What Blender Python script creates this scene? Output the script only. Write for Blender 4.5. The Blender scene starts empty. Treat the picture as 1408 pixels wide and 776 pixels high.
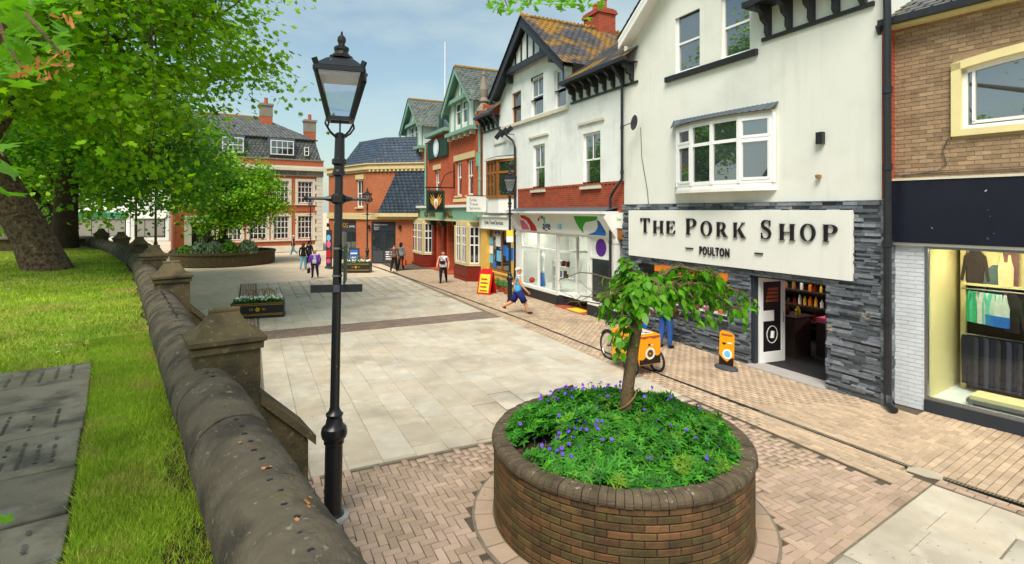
import bpy, bmesh, math, random
import numpy as np
from mathutils import Vector, Matrix, geometry
random.seed(7); RNG = np.random.default_rng(11)
SC = bpy.context.scene; COL = SC.collection; PI = math.pi
rad = math.radians
# ------------------------------------------------------------------ camera
CAM_H = 3.6
cam_d = bpy.data.cameras.new('camera'); cam = bpy.data.objects.new('camera', cam_d); COL.objects.link(cam)
cam.location = (0, 0, CAM_H); cam.rotation_euler = (rad(90), 0, 0)
cam_d.sensor_width = 36; cam_d.lens = 36 * 735 / 1408; cam_d.shift_y = -98 / 1408
cam_d.clip_start = .05; cam_d.clip_end = 3000
SC.camera = cam
# ------------------------------------------------------------------ sky, sun, exposure
SUN_EL, SUN_AZ = rad(54), rad(196)          # compass style: 0 = +Y, clockwise
sun_dir = Vector((math.sin(SUN_AZ) * math.cos(SUN_EL), math.cos(SUN_AZ) * math.cos(SUN_EL), math.sin(SUN_EL)))
W = bpy.data.worlds.new('World'); SC.world = W; W.use_nodes = True
nt = W.node_tree; nt.nodes.clear()
N = nt.nodes.new; L = nt.links.new
out = N('ShaderNodeOutputWorld'); bg = N('ShaderNodeBackground'); bg.inputs[1].default_value = .1
sky = N('ShaderNodeTexSky'); sky.sky_type = 'NISHITA'; sky.sun_disc = False
sky.sun_elevation = SUN_EL; sky.sun_rotation = SUN_AZ; sky.air_density = 1.3; sky.dust_density = 1.2; sky.ozone_density = 1.6
tc = N('ShaderNodeTexCoord'); mp = N('ShaderNodeMapping'); mp.inputs['Scale'].default_value = (1.0, 1.3, 3.2); mp.inputs['Rotation'].default_value = (0, .25, .4)
nz = N('ShaderNodeTexNoise'); nz.inputs['Scale'].default_value = 1.9; nz.inputs['Detail'].default_value = 7; nz.inputs['Roughness'].default_value = .55
rmp = N('ShaderNodeValToRGB'); rmp.color_ramp.elements[0].position = .43; rmp.color_ramp.elements[1].position = .63
rmp.color_ramp.elements[0].color = (.2, .2, .2, 1); rmp.color_ramp.elements[1].color = (.85, .85, .85, 1)
mix = N('ShaderNodeMixRGB'); mix.inputs[2].default_value = (4.6, 5.1, 5.4, 1)
L(tc.outputs['Generated'], mp.inputs[0]); L(mp.outputs[0], nz.inputs['Vector']); L(nz.outputs[0], rmp.inputs[0])
L(rmp.outputs[0], mix.inputs[0]); L(sky.outputs[0], mix.inputs[1]); tint = N('ShaderNodeMixRGB'); tint.blend_type = 'MULTIPLY'; tint.inputs[0].default_value = 1; tint.inputs[2].default_value = (.92, 1., .95, 1); L(mix.outputs[0], tint.inputs[1]); L(tint.outputs[0], bg.inputs[0]); L(bg.outputs[0], out.inputs[0])
sl = bpy.data.lights.new('sun', 'SUN'); sl.energy = 3.25; sl.angle = rad(30); sl.color = (1, .91, .79)
so = bpy.data.objects.new('sun', sl); COL.objects.link(so); so.location = sun_dir * 60
so.rotation_euler = sun_dir.to_track_quat('Z', 'Y').to_euler()
vs = SC.view_settings; vs.view_transform = 'Standard'; vs.look = 'None'; vs.gamma = 1; vs.exposure = .58; vs.use_curve_mapping = False
SC.render.engine = 'CYCLES'; SC.cycles.use_denoising = True; SC.cycles.max_bounces = 6; SC.cycles.transparent_max_bounces = 12
SC.cycles.diffuse_bounces = 3; SC.cycles.glossy_bounces = 3; SC.cycles.transmission_bounces = 4; SC.cycles.caustics_reflective = False; SC.cycles.caustics_refractive = False

# ------------------------------------------------------------------ measuring helpers
F_, CX_, CY_ = 735., 704., 290.
def ray(px, py): return Vector(((px - CX_) / F_, 1., -(py - CY_) / F_))
def gnd(px, py, z=0.):
    d = ray(px, py); t = (z - CAM_H) / d.z
    return Vector((d.x * t, d.y * t, z))
class Frame:
    "a facade: x along it to the viewer's right, y into the building, z up"
    def __init__(s, o, u):
        l = math.hypot(*u); s.o = Vector((o[0], o[1], 0)); s.u = Vector((u[0] / l, u[1] / l, 0)); s.n = Vector((-s.u.y, s.u.x, 0)); s.rz = math.atan2(s.u.y, s.u.x)
    def w(s, x, y, z=0.): return s.o + s.u * x + s.n * y + Vector((0, 0, z))
    def pt(s, px, py, y=0.):
        d = ray(px, py); o = s.o + s.n * y
        t = s.n.dot(o) / s.n.dot(d); p = d * t
        return ((p - o).dot(s.u), CAM_H + p.z)
S = Frame(gnd(1215, 557), (359 / 735, -1))            # the terrace on the pedestrian street
K = Frame(gnd(1223, 553), (504 / 735, -1))            # the brown brick shop
B = Frame(gnd(443, 344.5), (1.49, 1))                 # the old bank
WL = Frame((-.77, 2.05), (-.742, 1))                  # churchyard wall: x away from the camera, y towards the lawn
def lin(r, g, b): return tuple((c / 255 / 12.92) if c / 255 <= .04045 else ((c / 255 + .055) / 1.055) ** 2.4 for c in (r, g, b))

# ------------------------------------------------------------------ materials
MATS = {}
def pm(name, col, rough=.8, isl=0., ob=0., nz=(6., .12), col2=None, spots=(), bump=None, spec=.3, metal=0., trans=0., tcol=None, brick=None, hue=0., streak=None):
    m = bpy.data.materials.new(name); m.use_nodes = True; t = m.node_tree; n = t.nodes; l = t.links.new
    p = n['Principled BSDF']; p.inputs['Roughness'].default_value = rough; p.inputs['Metallic'].default_value = metal
    p.inputs['Specular IOR Level'].default_value = spec
    geo = n.new('ShaderNodeNewGeometry')
    def math_(op, a, b=None, c=None):
        x = n.new('ShaderNodeMath'); x.operation = op
        for i, v in enumerate((a, b, c)):
            if v is None: continue
            if isinstance(v, (int, float)): x.inputs[i].default_value = v
            else: l(v, x.inputs[i])
        return x.outputs[0]
    def noise(scale, det=4., off=0.):
        x = n.new('ShaderNodeTexNoise'); x.inputs['Scale'].default_value = scale; x.inputs['Detail'].default_value = det
        if off:
            v = n.new('ShaderNodeVectorMath'); v.operation = 'ADD'; v.inputs[1].default_value = (off, off * .7, -off); l(geo.outputs['Position'], v.inputs[0]); l(v.outputs[0], x.inputs['Vector'])
        else: l(geo.outputs['Position'], x.inputs['Vector'])
        return x.outputs[0]
    def mixc(f, a, b):
        x = n.new('ShaderNodeMixRGB')
        for i, v in enumerate((f, a, b)):
            if isinstance(v, (int, float)): x.inputs[i].default_value = v
            elif isinstance(v, tuple): x.inputs[i].default_value = (*v[:3], 1)
            else: l(v, x.inputs[i])
        return x.outputs[0]
    rnd = None
    if isl: rnd = geo.outputs['Random Per Island']
    oi = n.new('ShaderNodeObjectInfo')
    both = None
    if isl or ob:
        both = math_('FRACT', math_('ADD', geo.outputs['Random Per Island'] if isl else 0., math_('MULTIPLY', oi.outputs['Random'], 7.31) if ob else 0.))
    c = col
    if brick:
        (c1, c2, mort, bw, bh) = brick
        tcn = n.new('ShaderNodeTexCoord'); sp = n.new('ShaderNodeSeparateXYZ'); cb = n.new('ShaderNodeCombineXYZ')
        l(tcn.outputs['Object'], sp.inputs[0])
        l(math_('ADD', sp.outputs[0], sp.outputs[1]), cb.inputs[0]); l(sp.outputs[2], cb.inputs[1])
        bt = n.new('ShaderNodeTexBrick'); l(cb.outputs[0], bt.inputs['Vector'])
        bt.inputs['Color1'].default_value = (*c1, 1); bt.inputs['Color2'].default_value = (*c2, 1); bt.inputs['Mortar'].default_value = (*mort, 1)
        bt.inputs['Scale'].default_value = 1; bt.inputs['Brick Width'].default_value = bw; bt.inputs['Row Height'].default_value = bh; bt.inputs['Mortar Size'].default_value = .008; bt.inputs['Bias'].default_value = -.2
        c = bt.outputs['Color']
    if col2:
        f = both if both is not None else noise(nz[0] * .37, 3, 5.)
        if both is None:
            mr = n.new('ShaderNodeMapRange'); l(f, mr.inputs[0]); mr.inputs[1].default_value = .4; mr.inputs[2].default_value = .62; f = mr.outputs[0]
        c = mixc(f, c, col2)
    val = math_('MULTIPLY_ADD', noise(nz[0]), 2 * nz[1] * 2, 1 - 2 * nz[1])
    if both is not None:
        amp = max(isl, ob); val = math_('MULTIPLY', val, math_('MULTIPLY_ADD', math_('FRACT', math_('MULTIPLY', both, 13.7)), 2 * amp, 1 - amp))
    sc = n.new('ShaderNodeVectorMath'); sc.operation = 'SCALE'
    if isinstance(c, tuple): sc.inputs[0].default_value = c[:3]
    else: l(c, sc.inputs[0])
    l(val, sc.inputs['Scale']); c = sc.outputs[0]
    for i, (scol, ss, lo, hi, st) in enumerate(spots):
        mr = n.new('ShaderNodeMapRange'); l(noise(ss, 5, 3.1 + 7 * i), mr.inputs[0]); mr.inputs[1].default_value = lo; mr.inputs[2].default_value = hi; mr.inputs[4].default_value = st
        c = mixc(mr.outputs[0], c, scol)
    if streak:
        (scol, lo_, hi_, st_) = streak
        mpn = n.new('ShaderNodeMapping'); mpn.inputs['Scale'].default_value = (3.2, 3.2, .22); l(geo.outputs['Position'], mpn.inputs[0])
        xn = n.new('ShaderNodeTexNoise'); xn.inputs['Scale'].default_value = 1.6; xn.inputs['Detail'].default_value = 6; l(mpn.outputs[0], xn.inputs['Vector'])
        mr = n.new('ShaderNodeMapRange'); l(xn.outputs[0], mr.inputs[0]); mr.inputs[1].default_value = lo_; mr.inputs[2].default_value = hi_; mr.inputs[4].default_value = st_
        c = mixc(mr.outputs[0], c, scol)
    l(c, p.inputs['Base Color'])
    if bump:
        b = n.new('ShaderNodeBump'); b.inputs['Strength'].default_value = bump[1]; b.inputs['Distance'].default_value = bump[2] if len(bump) > 2 else .02
        l(noise(bump[0], 6), b.inputs['Height']); l(b.outputs[0], p.inputs['Normal'])
    if trans:
        tr = n.new('ShaderNodeBsdfTranslucent'); mx = n.new('ShaderNodeMixShader'); mx.inputs[0].default_value = trans
        k = n.new('ShaderNodeMixRGB'); k.blend_type = 'MULTIPLY'; k.inputs[0].default_value = 1; l(c, k.inputs[1]); k.inputs[2].default_value = (*(tcol or (1.6, 1.8, .7)), 1)
        l(k.outputs[0], tr.inputs[0]); l(p.outputs[0], mx.inputs[1]); l(tr.outputs[0], mx.inputs[2]); l(mx.outputs[0], n['Material Output'].inputs[0])
    MATS[name] = m; return m
def glassy(name, alpha=.85, tint=(.9, .95, .95)):
    "thin clear pane: mostly transparent, mirror reflection by Fresnel"
    m = bpy.data.materials.new(name); m.use_nodes = True; t = m.node_tree; n = t.nodes; n.clear(); l = t.links.new
    o = n.new('ShaderNodeOutputMaterial'); a = n.new('ShaderNodeBsdfTransparent'); a.inputs[0].default_value = (*tint, 1); g = n.new('ShaderNodeBsdfGlossy'); g.inputs['Roughness'].default_value = .02
    fr = n.new('ShaderNodeFresnel'); fr.inputs[0].default_value = 1.5; ma = n.new('ShaderNodeMath'); ma.operation = 'ADD'; ma.inputs[1].default_value = 1 - alpha - .04; ma.use_clamp = True; x = n.new('ShaderNodeMixShader')
    gg = n.new('ShaderNodeNewGeometry'); iv = n.new('ShaderNodeMath'); iv.operation = 'SUBTRACT'; iv.inputs[0].default_value = 1; l(gg.outputs['Backfacing'], iv.inputs[1]); mu = n.new('ShaderNodeMath'); mu.operation = 'MULTIPLY'; l(fr.outputs[0], ma.inputs[0]); l(ma.outputs[0], mu.inputs[0]); l(iv.outputs[0], mu.inputs[1]); l(mu.outputs[0], x.inputs[0]); l(a.outputs[0], x.inputs[1]); l(g.outputs[0], x.inputs[2]); l(x.outputs[0], o.inputs[0]); MATS[name] = m
def emit(name, col, st):
    m = bpy.data.materials.new(name); m.use_nodes = True; p = m.node_tree.nodes['Principled BSDF']
    p.inputs['Base Color'].default_value = (*col, 1); p.inputs['Emission Color'].default_value = (*col, 1); p.inputs['Emission Strength'].default_value = st; MATS[name] = m

pm('ground_paving', lin(206, 190, 166), .9, nz=(.9, .1), spots=[(lin(172, 156, 134), 3., .5, .7, .5)], bump=(40, .2))
pm('mortar', lin(122, 114, 98), .95, nz=(9, .2))
pm('slab_stone', lin(190, 184, 170), .85, ob=.065, isl=.065, nz=(3.5, .1), col2=lin(184, 172, 152), spots=[(lin(142, 134, 120), 1.1, .5, .72, .55), (lin(214, 208, 194), 2.6, .58, .7, .4), (lin(84, 80, 74), 17., .68, .72, .6)], bump=(60, .12))
pm('path_paver', lin(192, 168, 142), .9, isl=.13, ob=.13, nz=(2.0, .1), col2=lin(174, 154, 132), spots=[(lin(128, 108, 88), 1.1, .54, .72, .5), (lin(84, 76, 70), 17., .69, .73, .5)], bump=(70, .25))
pm('herring_paver', lin(180, 156, 140), .9, isl=.13, ob=.13, nz=(2.2, .1), col2=lin(166, 146, 124), spots=[(lin(112, 102, 82), 1.3, .55, .74, .5), (lin(84, 80, 74), 17., .69, .73, .5)], bump=(70, .25))
pm('band_paver', lin(136, 118, 106), .9, isl=.14, ob=.14, nz=(2.2, .1), col2=lin(120, 106, 96), bump=(70, .25))
pm('paver_mortar', lin(88, 78, 66), .95, nz=(9, .2))
pm('drain_iron', (.028, .026, .024), .7, nz=(20, .2), metal=.2)
pm('lawn_soil', lin(112, 142, 40), .95, nz=(3.5, .18), col2=lin(150, 146, 70), spots=[(lin(74, 56, 38), 2.3, .6, .72, .7)], bump=(30, .5))
pm('grass_blade', lin(122, 168, 38), .75, isl=.36, nz=(1.3, .26), col2=lin(178, 190, 66), spots=[(lin(186, 172, 104), 1.4, .52, .66, .7), (lin(92, 120, 30), .8, .55, .7, .5)], trans=.3, tcol=(1.3, 1.4, .6))
pm('soil', lin(58, 44, 34), .98, nz=(12, .3), spots=[(lin(112, 86, 52), 9., .56, .66, .7)], bump=(35, 1., .04))
pm('gravestone', lin(120, 115, 100), .95, ob=.2, nz=(4, .2), spots=[(lin(58, 58, 52), 3.5, .48, .66, .7), (lin(88, 96, 58), 2.2, .58, .7, .4), (lin(140, 142, 134), 2.2, .6, .72, .6)], bump=(40, .35))
pm('carving', lin(80, 79, 72), .95)
pm('wall_stone', lin(90, 83, 70), .92, ob=.12, nz=(5, .25), spots=[(lin(46, 44, 38), 3., .46, .62, .75), (lin(152, 148, 130), 22., .64, .7, .5), (lin(96, 92, 44), 4., .6, .72, .35)], bump=(26, .7, .02))
pm('pier_stone', lin(92, 82, 58), .92, ob=.1, nz=(6, .22), spots=[(lin(52, 50, 40), 3.4, .46, .64, .75), (lin(140, 132, 96), 18., .62, .7, .5)], bump=(30, .6, .02))
pm('iron_black', (.012, .013, .015), .32, nz=(30, .2), spec=.5, spots=[(lin(150, 152, 156), 17., .715, .735, .8)])
pm('paint_black', (.014, .015, .018), .38, nz=(20, .2), spec=.5)
pm('steel', lin(150, 152, 154), .35, nz=(20, .1), metal=.8)
pm('planter_brick', lin(106, 76, 50), .88, ob=.3, isl=.3, nz=(9, .26), col2=lin(84, 74, 46), spots=[(lin(62, 52, 42), 5., .52, .7, .6), (lin(92, 96, 46), 3., .58, .7, .4)], bump=(50, .45))
pm('planter_cap', lin(92, 80, 64), .85, ob=.16, nz=(9, .2), spots=[(lin(58, 50, 42), 5., .5, .68, .6), (lin(170, 162, 146), 15., .64, .7, .6), (lin(90, 92, 40), 4., .6, .72, .4)], bump=(40, .4))
pm('planter_mortar', lin(58, 50, 42), .95, nz=(12, .3))
pm('render_cream', lin(228, 230, 222), .9, nz=(.7, .035), spots=[(lin(206, 206, 196), 1.1, .52, .78, .5), (lin(190, 188, 176), 14., .66, .74, .3)], bump=(120, .1), streak=(lin(196, 196, 186), .56, .74, .26))
pm('render_white', lin(232, 236, 234), .9, nz=(1.2, .05), spots=[(lin(200, 206, 204), 1.6, .52, .75, .5)], bump=(18, .3, .02), streak=(lin(184, 188, 184), .56, .74, .34))
pm('sign_white', lin(230, 231, 224), .5, nz=(1.5, .03), streak=(lin(208, 208, 200), .58, .74, .3))
pm('white_paint', lin(234, 234, 230), .45, nz=(4, .03))
pm('upvc', lin(238, 240, 240), .35, nz=(4, .02))
pm('black_paint', (.018, .02, .024), .4, nz=(8, .2), spec=.45)
pm('navy_fascia', lin(26, 28, 42), .35, nz=(3, .15), spots=[(lin(190, 195, 210), 9., .735, .745, .8)])
pm('glass_dark', (.018, .024, .028), .02, ob=.3, nz=(2, .2), spec=1.)
MATS['glass_dark'].node_tree.nodes['Principled BSDF'].inputs['IOR'].default_value = 1.9
pm('glass_sky', (.03, .04, .045), .02, ob=.3, nz=(1.2, .3), spec=1.)
MATS['glass_sky'].node_tree.nodes['Principled BSDF'].inputs['IOR'].default_value = 2.3
glassy('shop_glass', .93); glassy('lamp_glass', .72, (.93, .96, 1.))
pm('lead', lin(84, 94, 104), .6, nz=(8, .15), bump=(20, .3))
pm('slate', lin(98, 100, 108), .75, isl=.25, nz=(3, .15), col2=lin(84, 82, 84), spots=[(lin(182, 138, 40), .9, .5, .62, .75)], bump=(40, .3))
pm('slate_plain', lin(112, 114, 112), .7, isl=.25, nz=(3, .15), col2=lin(94, 98, 100), spots=[(lin(120, 112, 80), 1.3, .56, .7, .5)], bump=(40, .3))
pm('slate_blue', lin(76, 92, 112), .6, isl=.2, nz=(3, .12), bump=(40, .2))
pm('ridge_tile', lin(128, 92, 44), .85, isl=.2, nz=(6, .2), col2=lin(176, 134, 40))
pm('clad_stone', lin(128, 133, 140), .8, ob=.36, isl=.36, nz=(12, .2), col2=lin(88, 94, 103), spots=[(lin(190, 178, 158), 3.2, .66, .7, .6)], bump=(38, .6, .02))
pm('clad_back', (.02, .022, .025), .95)
pm('brown_brick', lin(166, 141, 113), .9, ob=.17, isl=.17, nz=(14, .14), col2=lin(148, 124, 98), spots=[(lin(116, 94, 74), 5., .6, .7, .6)], bump=(60, .4))
pm('brown_mortar', lin(176, 154, 124), .95, nz=(9, .12))
pm('white_brick', lin(206, 212, 218), .6, nz=(4, .06), ob=.04)
pm('cream_trim', lin(226, 214, 158), .6, nz=(3, .06))
rb = lin(176, 74, 36); pm('pub_brick', rb, .85, brick=(lin(194, 84, 44), lin(164, 66, 36), lin(150, 110, 84), .225, .075), nz=(1.2, .08))
pm('bank_brick', rb, .85, brick=(lin(180, 82, 44), lin(158, 70, 40), lin(168, 128, 98), .225, .075), nz=(.8, .06))
pm('corner_brick', rb, .85, brick=(lin(180, 98, 62), lin(158, 82, 52), lin(170, 128, 92), .225, .075), nz=(.8, .06))
pm('red_band_brick', rb, .85, brick=(lin(170, 70, 40), lin(136, 54, 36), lin(142, 104, 84), .225, .075), nz=(2, .1))
pm('sandstone', lin(206, 188, 142), .85, nz=(4, .1), bump=(30, .2))
pm('pale_stone', lin(208, 202, 184), .85, nz=(2, .08), bump=(30, .2))
pm('grey_stone', lin(136, 128, 114), .85, nz=(2, .14), bump=(30, .2))
pm('pub_green', lin(128, 172, 148), .55, nz=(2, .07))
pm('pub_trim', lin(126, 164, 146), .55, nz=(2, .07))
pm('dark_green', lin(34, 68, 54), .5, nz=(3, .1))
pm('maroon', lin(116, 34, 24), .4, nz=(4, .15))
pm('plaster_white', lin(224, 228, 224), .85, nz=(3, .06))
pm('gold', lin(212, 166, 60), .4, nz=(6, .1), metal=.3)
pm('gold_letter', lin(150, 116, 48), .45, nz=(6, .1))
pm('pub_letter', lin(92, 70, 30), .5)
pm('letter_black', (.016, .012, .016), .35)
pm('grey_letter', lin(120, 128, 136), .6)
pm('navy_print', lin(44, 34, 92), .5)
pm('shop_yellow', lin(224, 180, 88), .5, nz=(3, .07))
pm('brown_wood', lin(150, 92, 36), .5, nz=(12, .15))
pm('purple', lin(88, 42, 150), .8, nz=(10, .15)); pm('sign_purple', lin(92, 40, 140), .5)
pm('red', lin(200, 30, 34), .5, nz=(4, .08)); pm('red_blue', lin(200, 40, 70), .5)
pm('green_print', lin(60, 160, 40), .5); pm('blue_print', lin(40, 110, 190), .5, nz=(5, .1)); pm('sky_print', lin(110, 190, 230), .5)
pm('yellow_print', lin(240, 206, 60), .5); pm('orange_print', lin(236, 130, 30), .5, nz=(5, .06)); pm('pink_print', lin(226, 70, 120), .5)
pm('trike_yellow', lin(240, 160, 10), .35, nz=(3, .04), spec=.5)
pm('dark_print', lin(40, 26, 22), .45); pm('white_print', lin(240, 240, 236), .5)
pm('charcoal', lin(48, 54, 62), .45, nz=(3, .1)); pm('shop_dark', lin(40, 44, 48), .6)
pm('tyre', (.015, .015, .016), .8); pm('rubber_grey', lin(70, 72, 78), .7)
pm('bark', lin(112, 92, 76), .95, nz=(7, .28), spots=[(lin(62, 50, 42), 11., .48, .6, .8), (lin(172, 148, 116), 9., .6, .68, .6)], bump=(16, 1., .06))
pm('bark_dark', lin(70, 58, 50), .95, nz=(7, .28), bump=(16, 1., .06))
pm('bark_thin', lin(108, 90, 66), .9, nz=(16, .25), spots=[(lin(70, 66, 44), 9., .5, .64, .6)], bump=(30, .8, .02))
pm('leaf_maple', lin(140, 178, 36), .5, isl=.45, nz=(.45, .34), col2=lin(98, 152, 28), trans=.55, tcol=(1.75, 1.7, .4))
pm('leaf_dark', lin(96, 144, 32), .5, isl=.45, nz=(.45, .34), col2=lin(66, 122, 28), trans=.5, tcol=(1.75, 1.8, .4))
pm('leaf_bright', lin(140, 184, 34), .5, isl=.3, nz=(.7, .2), col2=lin(88, 142, 24), trans=.42, tcol=(1.5, 1.6, .5))
pm('leaf_near', lin(128, 176, 40), .4, isl=.25, nz=(6, .14), col2=lin(64, 122, 34), trans=.45, tcol=(1.6, 1.8, .5))
pm('leaf_weeping', lin(110, 170, 34), .4, isl=.3, nz=(3, .16), col2=lin(74, 138, 28), trans=.42, tcol=(1.6, 1.8, .5))
pm('leaf_geranium', lin(84, 158, 40), .55, isl=.42, nz=(2.2, .26), col2=lin(44, 108, 40), spots=[(lin(150, 178, 60), 4., .58, .68, .5)], trans=.34, tcol=(1.4, 1.7, .6))
pm('leaf_grey', lin(120, 140, 110), .7, isl=.3, col2=lin(90, 116, 80), trans=.2)
pm('leaf_plum', lin(84, 56, 66), .7, isl=.3, col2=lin(60, 80, 46), trans=.2)
pm('samara', lin(206, 136, 84), .6, isl=.2, trans=.3, tcol=(1.3, 1, .8))
pm('petal_purple', lin(110, 66, 200), .5, isl=.2, trans=.2, tcol=(1.2, 1, 1.4)); pm('petal_white', lin(240, 240, 232), .6, isl=.08); pm('petal_pink', lin(214, 90, 130), .6, isl=.2)
pm('frond', lin(150, 126, 90), .8, isl=.2)
pm('interior_cream', lin(234, 218, 158), .8, nz=(2, .04)); pm('interior_white', lin(225, 225, 220), .8); pm('interior_dark', lin(52, 44, 40), .8, nz=(4, .2)); pm('counter_wood', lin(66, 50, 42), .6, nz=(14, .15))
pm('doormat', lin(44, 44, 46), .95, nz=(40, .2)); pm('concrete', lin(168, 164, 160), .85, nz=(5, .08))
pm('terracotta', lin(170, 84, 56), .8, nz=(4, .15)); pm('hessian', lin(150, 110, 70), .9)
pm('render_grey', lin(200, 200, 196), .9, nz=(1, .06)); pm('shop_green', lin(40, 120, 90), .5)
emit('shop_light', (1., .93, .78), 34.); emit('deli_light', (1., .6, .6), 8.)
CLOTH = {}
def cloth(r, g, b, rough=.9):
    k = (r, g, b)
    if k not in CLOTH: CLOTH[k] = pm('cloth_%02x%02x%02x' % k, lin(r, g, b), rough, nz=(14, .12))
    return CLOTH[k].name

# ------------------------------------------------------------------ mesh helpers
def np_mesh(name, verts, faces):
    "verts (n,3), faces (m,k): equal-sized faces"
    verts = np.asarray(verts, np.float32); faces = np.asarray(faces, np.int32)
    me = bpy.data.meshes.new(name); m, k = faces.shape
    me.vertices.add(len(verts)); me.vertices.foreach_set('co', verts.ravel())
    me.loops.add(m * k); me.loops.foreach_set('vertex_index', faces.ravel())
    me.polygons.add(m); me.polygons.foreach_set('loop_start', np.arange(m, dtype=np.int32) * k); me.polygons.foreach_set('loop_total', np.full(m, k, np.int32))
    me.update(calc_edges=True); return me
def link(name, data, mat=None, parent=None, loc=(0, 0, 0), rot=(0, 0, 0), scale=(1, 1, 1)):
    o = bpy.data.objects.new(name, data); COL.objects.link(o)
    if mat is not None and data is not None and len(data.materials) == 0:
        for m in (mat if isinstance(mat, (list, tuple)) else [mat]): data.materials.append(MATS[m])
    o.parent = parent; o.location = loc; o.rotation_euler = rot; o.scale = scale
    return o
def thing(name, label, cat, loc=(0, 0, 0), rz=0., group=None):
    o = bpy.data.objects.new(name, None); COL.objects.link(o); o.location = loc; o.rotation_euler = (0, 0, rz); o.empty_display_size = .2
    return tag(o, label, cat, group)
def tag(o, label, cat, group=None, kind=None):
    o['label'] = label; o['category'] = cat
    if group: o['group'] = group
    if kind: o['kind'] = kind
    return o
def struct(o, label=None):
    o['kind'] = 'structure'
    if label: o['label'] = label
    return o
def copy_tree(o, parent=None):
    c = o.copy(); COL.objects.link(c); c.parent = parent
    for ch in list(o.children): copy_tree(ch, c)
    return c
class MB:
    def __init__(s): s.v = []; s.f = []; s.m = []; s.mi = 0
    def add(s, vs, fs):
        b = len(s.v); s.v += [tuple(p) for p in vs]; s.f += [tuple(i + b for i in f) for f in fs]; s.m += [s.mi] * len(fs); return s
    def box(s, x0, x1, y0, y1, z0, z1):
        vs = [(x, y, z) for z in (z0, z1) for y in (y0, y1) for x in (x0, x1)]
        return s.add(vs, [(0, 2, 3, 1), (4, 5, 7, 6), (0, 1, 5, 4), (2, 6, 7, 3), (0, 4, 6, 2), (1, 3, 7, 5)])
    def quad(s, a, b, c, d): return s.add([a, b, c, d], [(0, 1, 2, 3)])
    def poly(s, pts): return s.add(pts, [tuple(range(len(pts)))])
    def prism(s, pts, ext):
        "planar polygon extruded by vector ext"
        n = len(pts); e = Vector(ext); P = [Vector(p) for p in pts]; Q = [p + e for p in P]
        return s.add(P + Q, [tuple(range(n - 1, -1, -1)), tuple(range(n, 2 * n))] + [(i, (i + 1) % n, n + (i + 1) % n, n + i) for i in range(n)])
    def tube(s, path, r, n=8, cap=True, flat=1.):
        P = [Vector(p) for p in path]; R = r if isinstance(r, (list, tuple)) else [r] * len(P); vs = []; fs = []
        for i, p in enumerate(P):
            t = (P[min(i + 1, len(P) - 1)] - P[max(i - 1, 0)]).normalized()
            a = t.orthogonal().normalized() if i == 0 else (pa - t * pa.dot(t)).normalized()
            pa = a; b = t.cross(a)
            vs += [p + (a * math.cos(2 * PI * k / n) + b * math.sin(2 * PI * k / n) * flat) * R[i] for k in range(n)]
        for i in range(len(P) - 1):
            for k in range(n): fs.append((i * n + k, i * n + (k + 1) % n, (i + 1) * n + (k + 1) % n, (i + 1) * n + k))
        if cap: fs += [tuple(range(n - 1, -1, -1)), tuple(range((len(P) - 1) * n, len(P) * n))]
        return s.add(vs, fs)
    def lathe(s, prof, n=16, c=(0, 0, 0), ph=0., sy=1.):
        vs = [(c[0] + r * math.cos(2 * PI * k / n + ph), c[1] + r * math.sin(2 * PI * k / n + ph) * sy, c[2] + z) for r, z in prof for k in range(n)]; m = len(prof)
        fs = [(i * n + k, i * n + (k + 1) % n, (i + 1) * n + (k + 1) % n, (i + 1) * n + k) for i in range(m - 1) for k in range(n)]
        if prof[0][0] > 1e-4: fs.append(tuple(range(n - 1, -1, -1)))
        if prof[-1][0] > 1e-4: fs.append(tuple(range((m - 1) * n, m * n)))
        return s.add(vs, fs)
    def beam(s, a, b, w, h, up=(0, 0, 1)):
        a, b = Vector(a), Vector(b); t = (b - a).normalized(); sd = t.cross(Vector(up)); sd = sd.normalized() if sd.length > 1e-5 else t.orthogonal().normalized(); u = sd.cross(t)
        vs = [p + sd * (w / 2 * i) + u * (h / 2 * j) for p in (a, b) for i, j in ((-1, -1), (1, -1), (1, 1), (-1, 1))]
        return s.add(vs, [(3, 2, 1, 0), (4, 5, 6, 7)] + [(k, (k + 1) % 4, 4 + (k + 1) % 4, 4 + k) for k in range(4)])
    def sphere(s, c, r, n=10, m=7):
        rx, ry, rz = r if isinstance(r, tuple) else (r, r, r)
        prof = [(math.sin(PI * i / m), -math.cos(PI * i / m)) for i in range(m + 1)]; prof[0] = (.02, -1); prof[-1] = (.02, 1)
        return s.add([(c[0] + rx * p * math.cos(2 * PI * k / n), c[1] + ry * p * math.sin(2 * PI * k / n), c[2] + rz * q) for p, q in prof for k in range(n)],
                     [(i * n + k, i * n + (k + 1) % n, (i + 1) * n + (k + 1) % n, (i + 1) * n + k) for i in range(m) for k in range(n)] + [tuple(range(n - 1, -1, -1)), tuple(range(m * n, m * n + n))])
    def wall(s, x0, x1, z0, z1, holes=(), y=0., rev=.18, back=False):
        "front face at y with rectangular openings (hx0,hx1,hz0,hz1) and reveals"
        xs = sorted({x0, x1, *[v for h in holes for v in h[:2] if x0 < v < x1]}); zs = sorted({z0, z1, *[v for h in holes for v in h[2:4] if z0 < v < z1]})
        for i in range(len(xs) - 1):
            for j in range(len(zs) - 1):
                cx, cz = (xs[i] + xs[i + 1]) / 2, (zs[j] + zs[j + 1]) / 2
                if any(h[0] < cx < h[1] and h[2] < cz < h[3] for h in holes): continue
                s.quad((xs[i], y, zs[j]), (xs[i + 1], y, zs[j]), (xs[i + 1], y, zs[j + 1]), (xs[i], y, zs[j + 1]))
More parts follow.
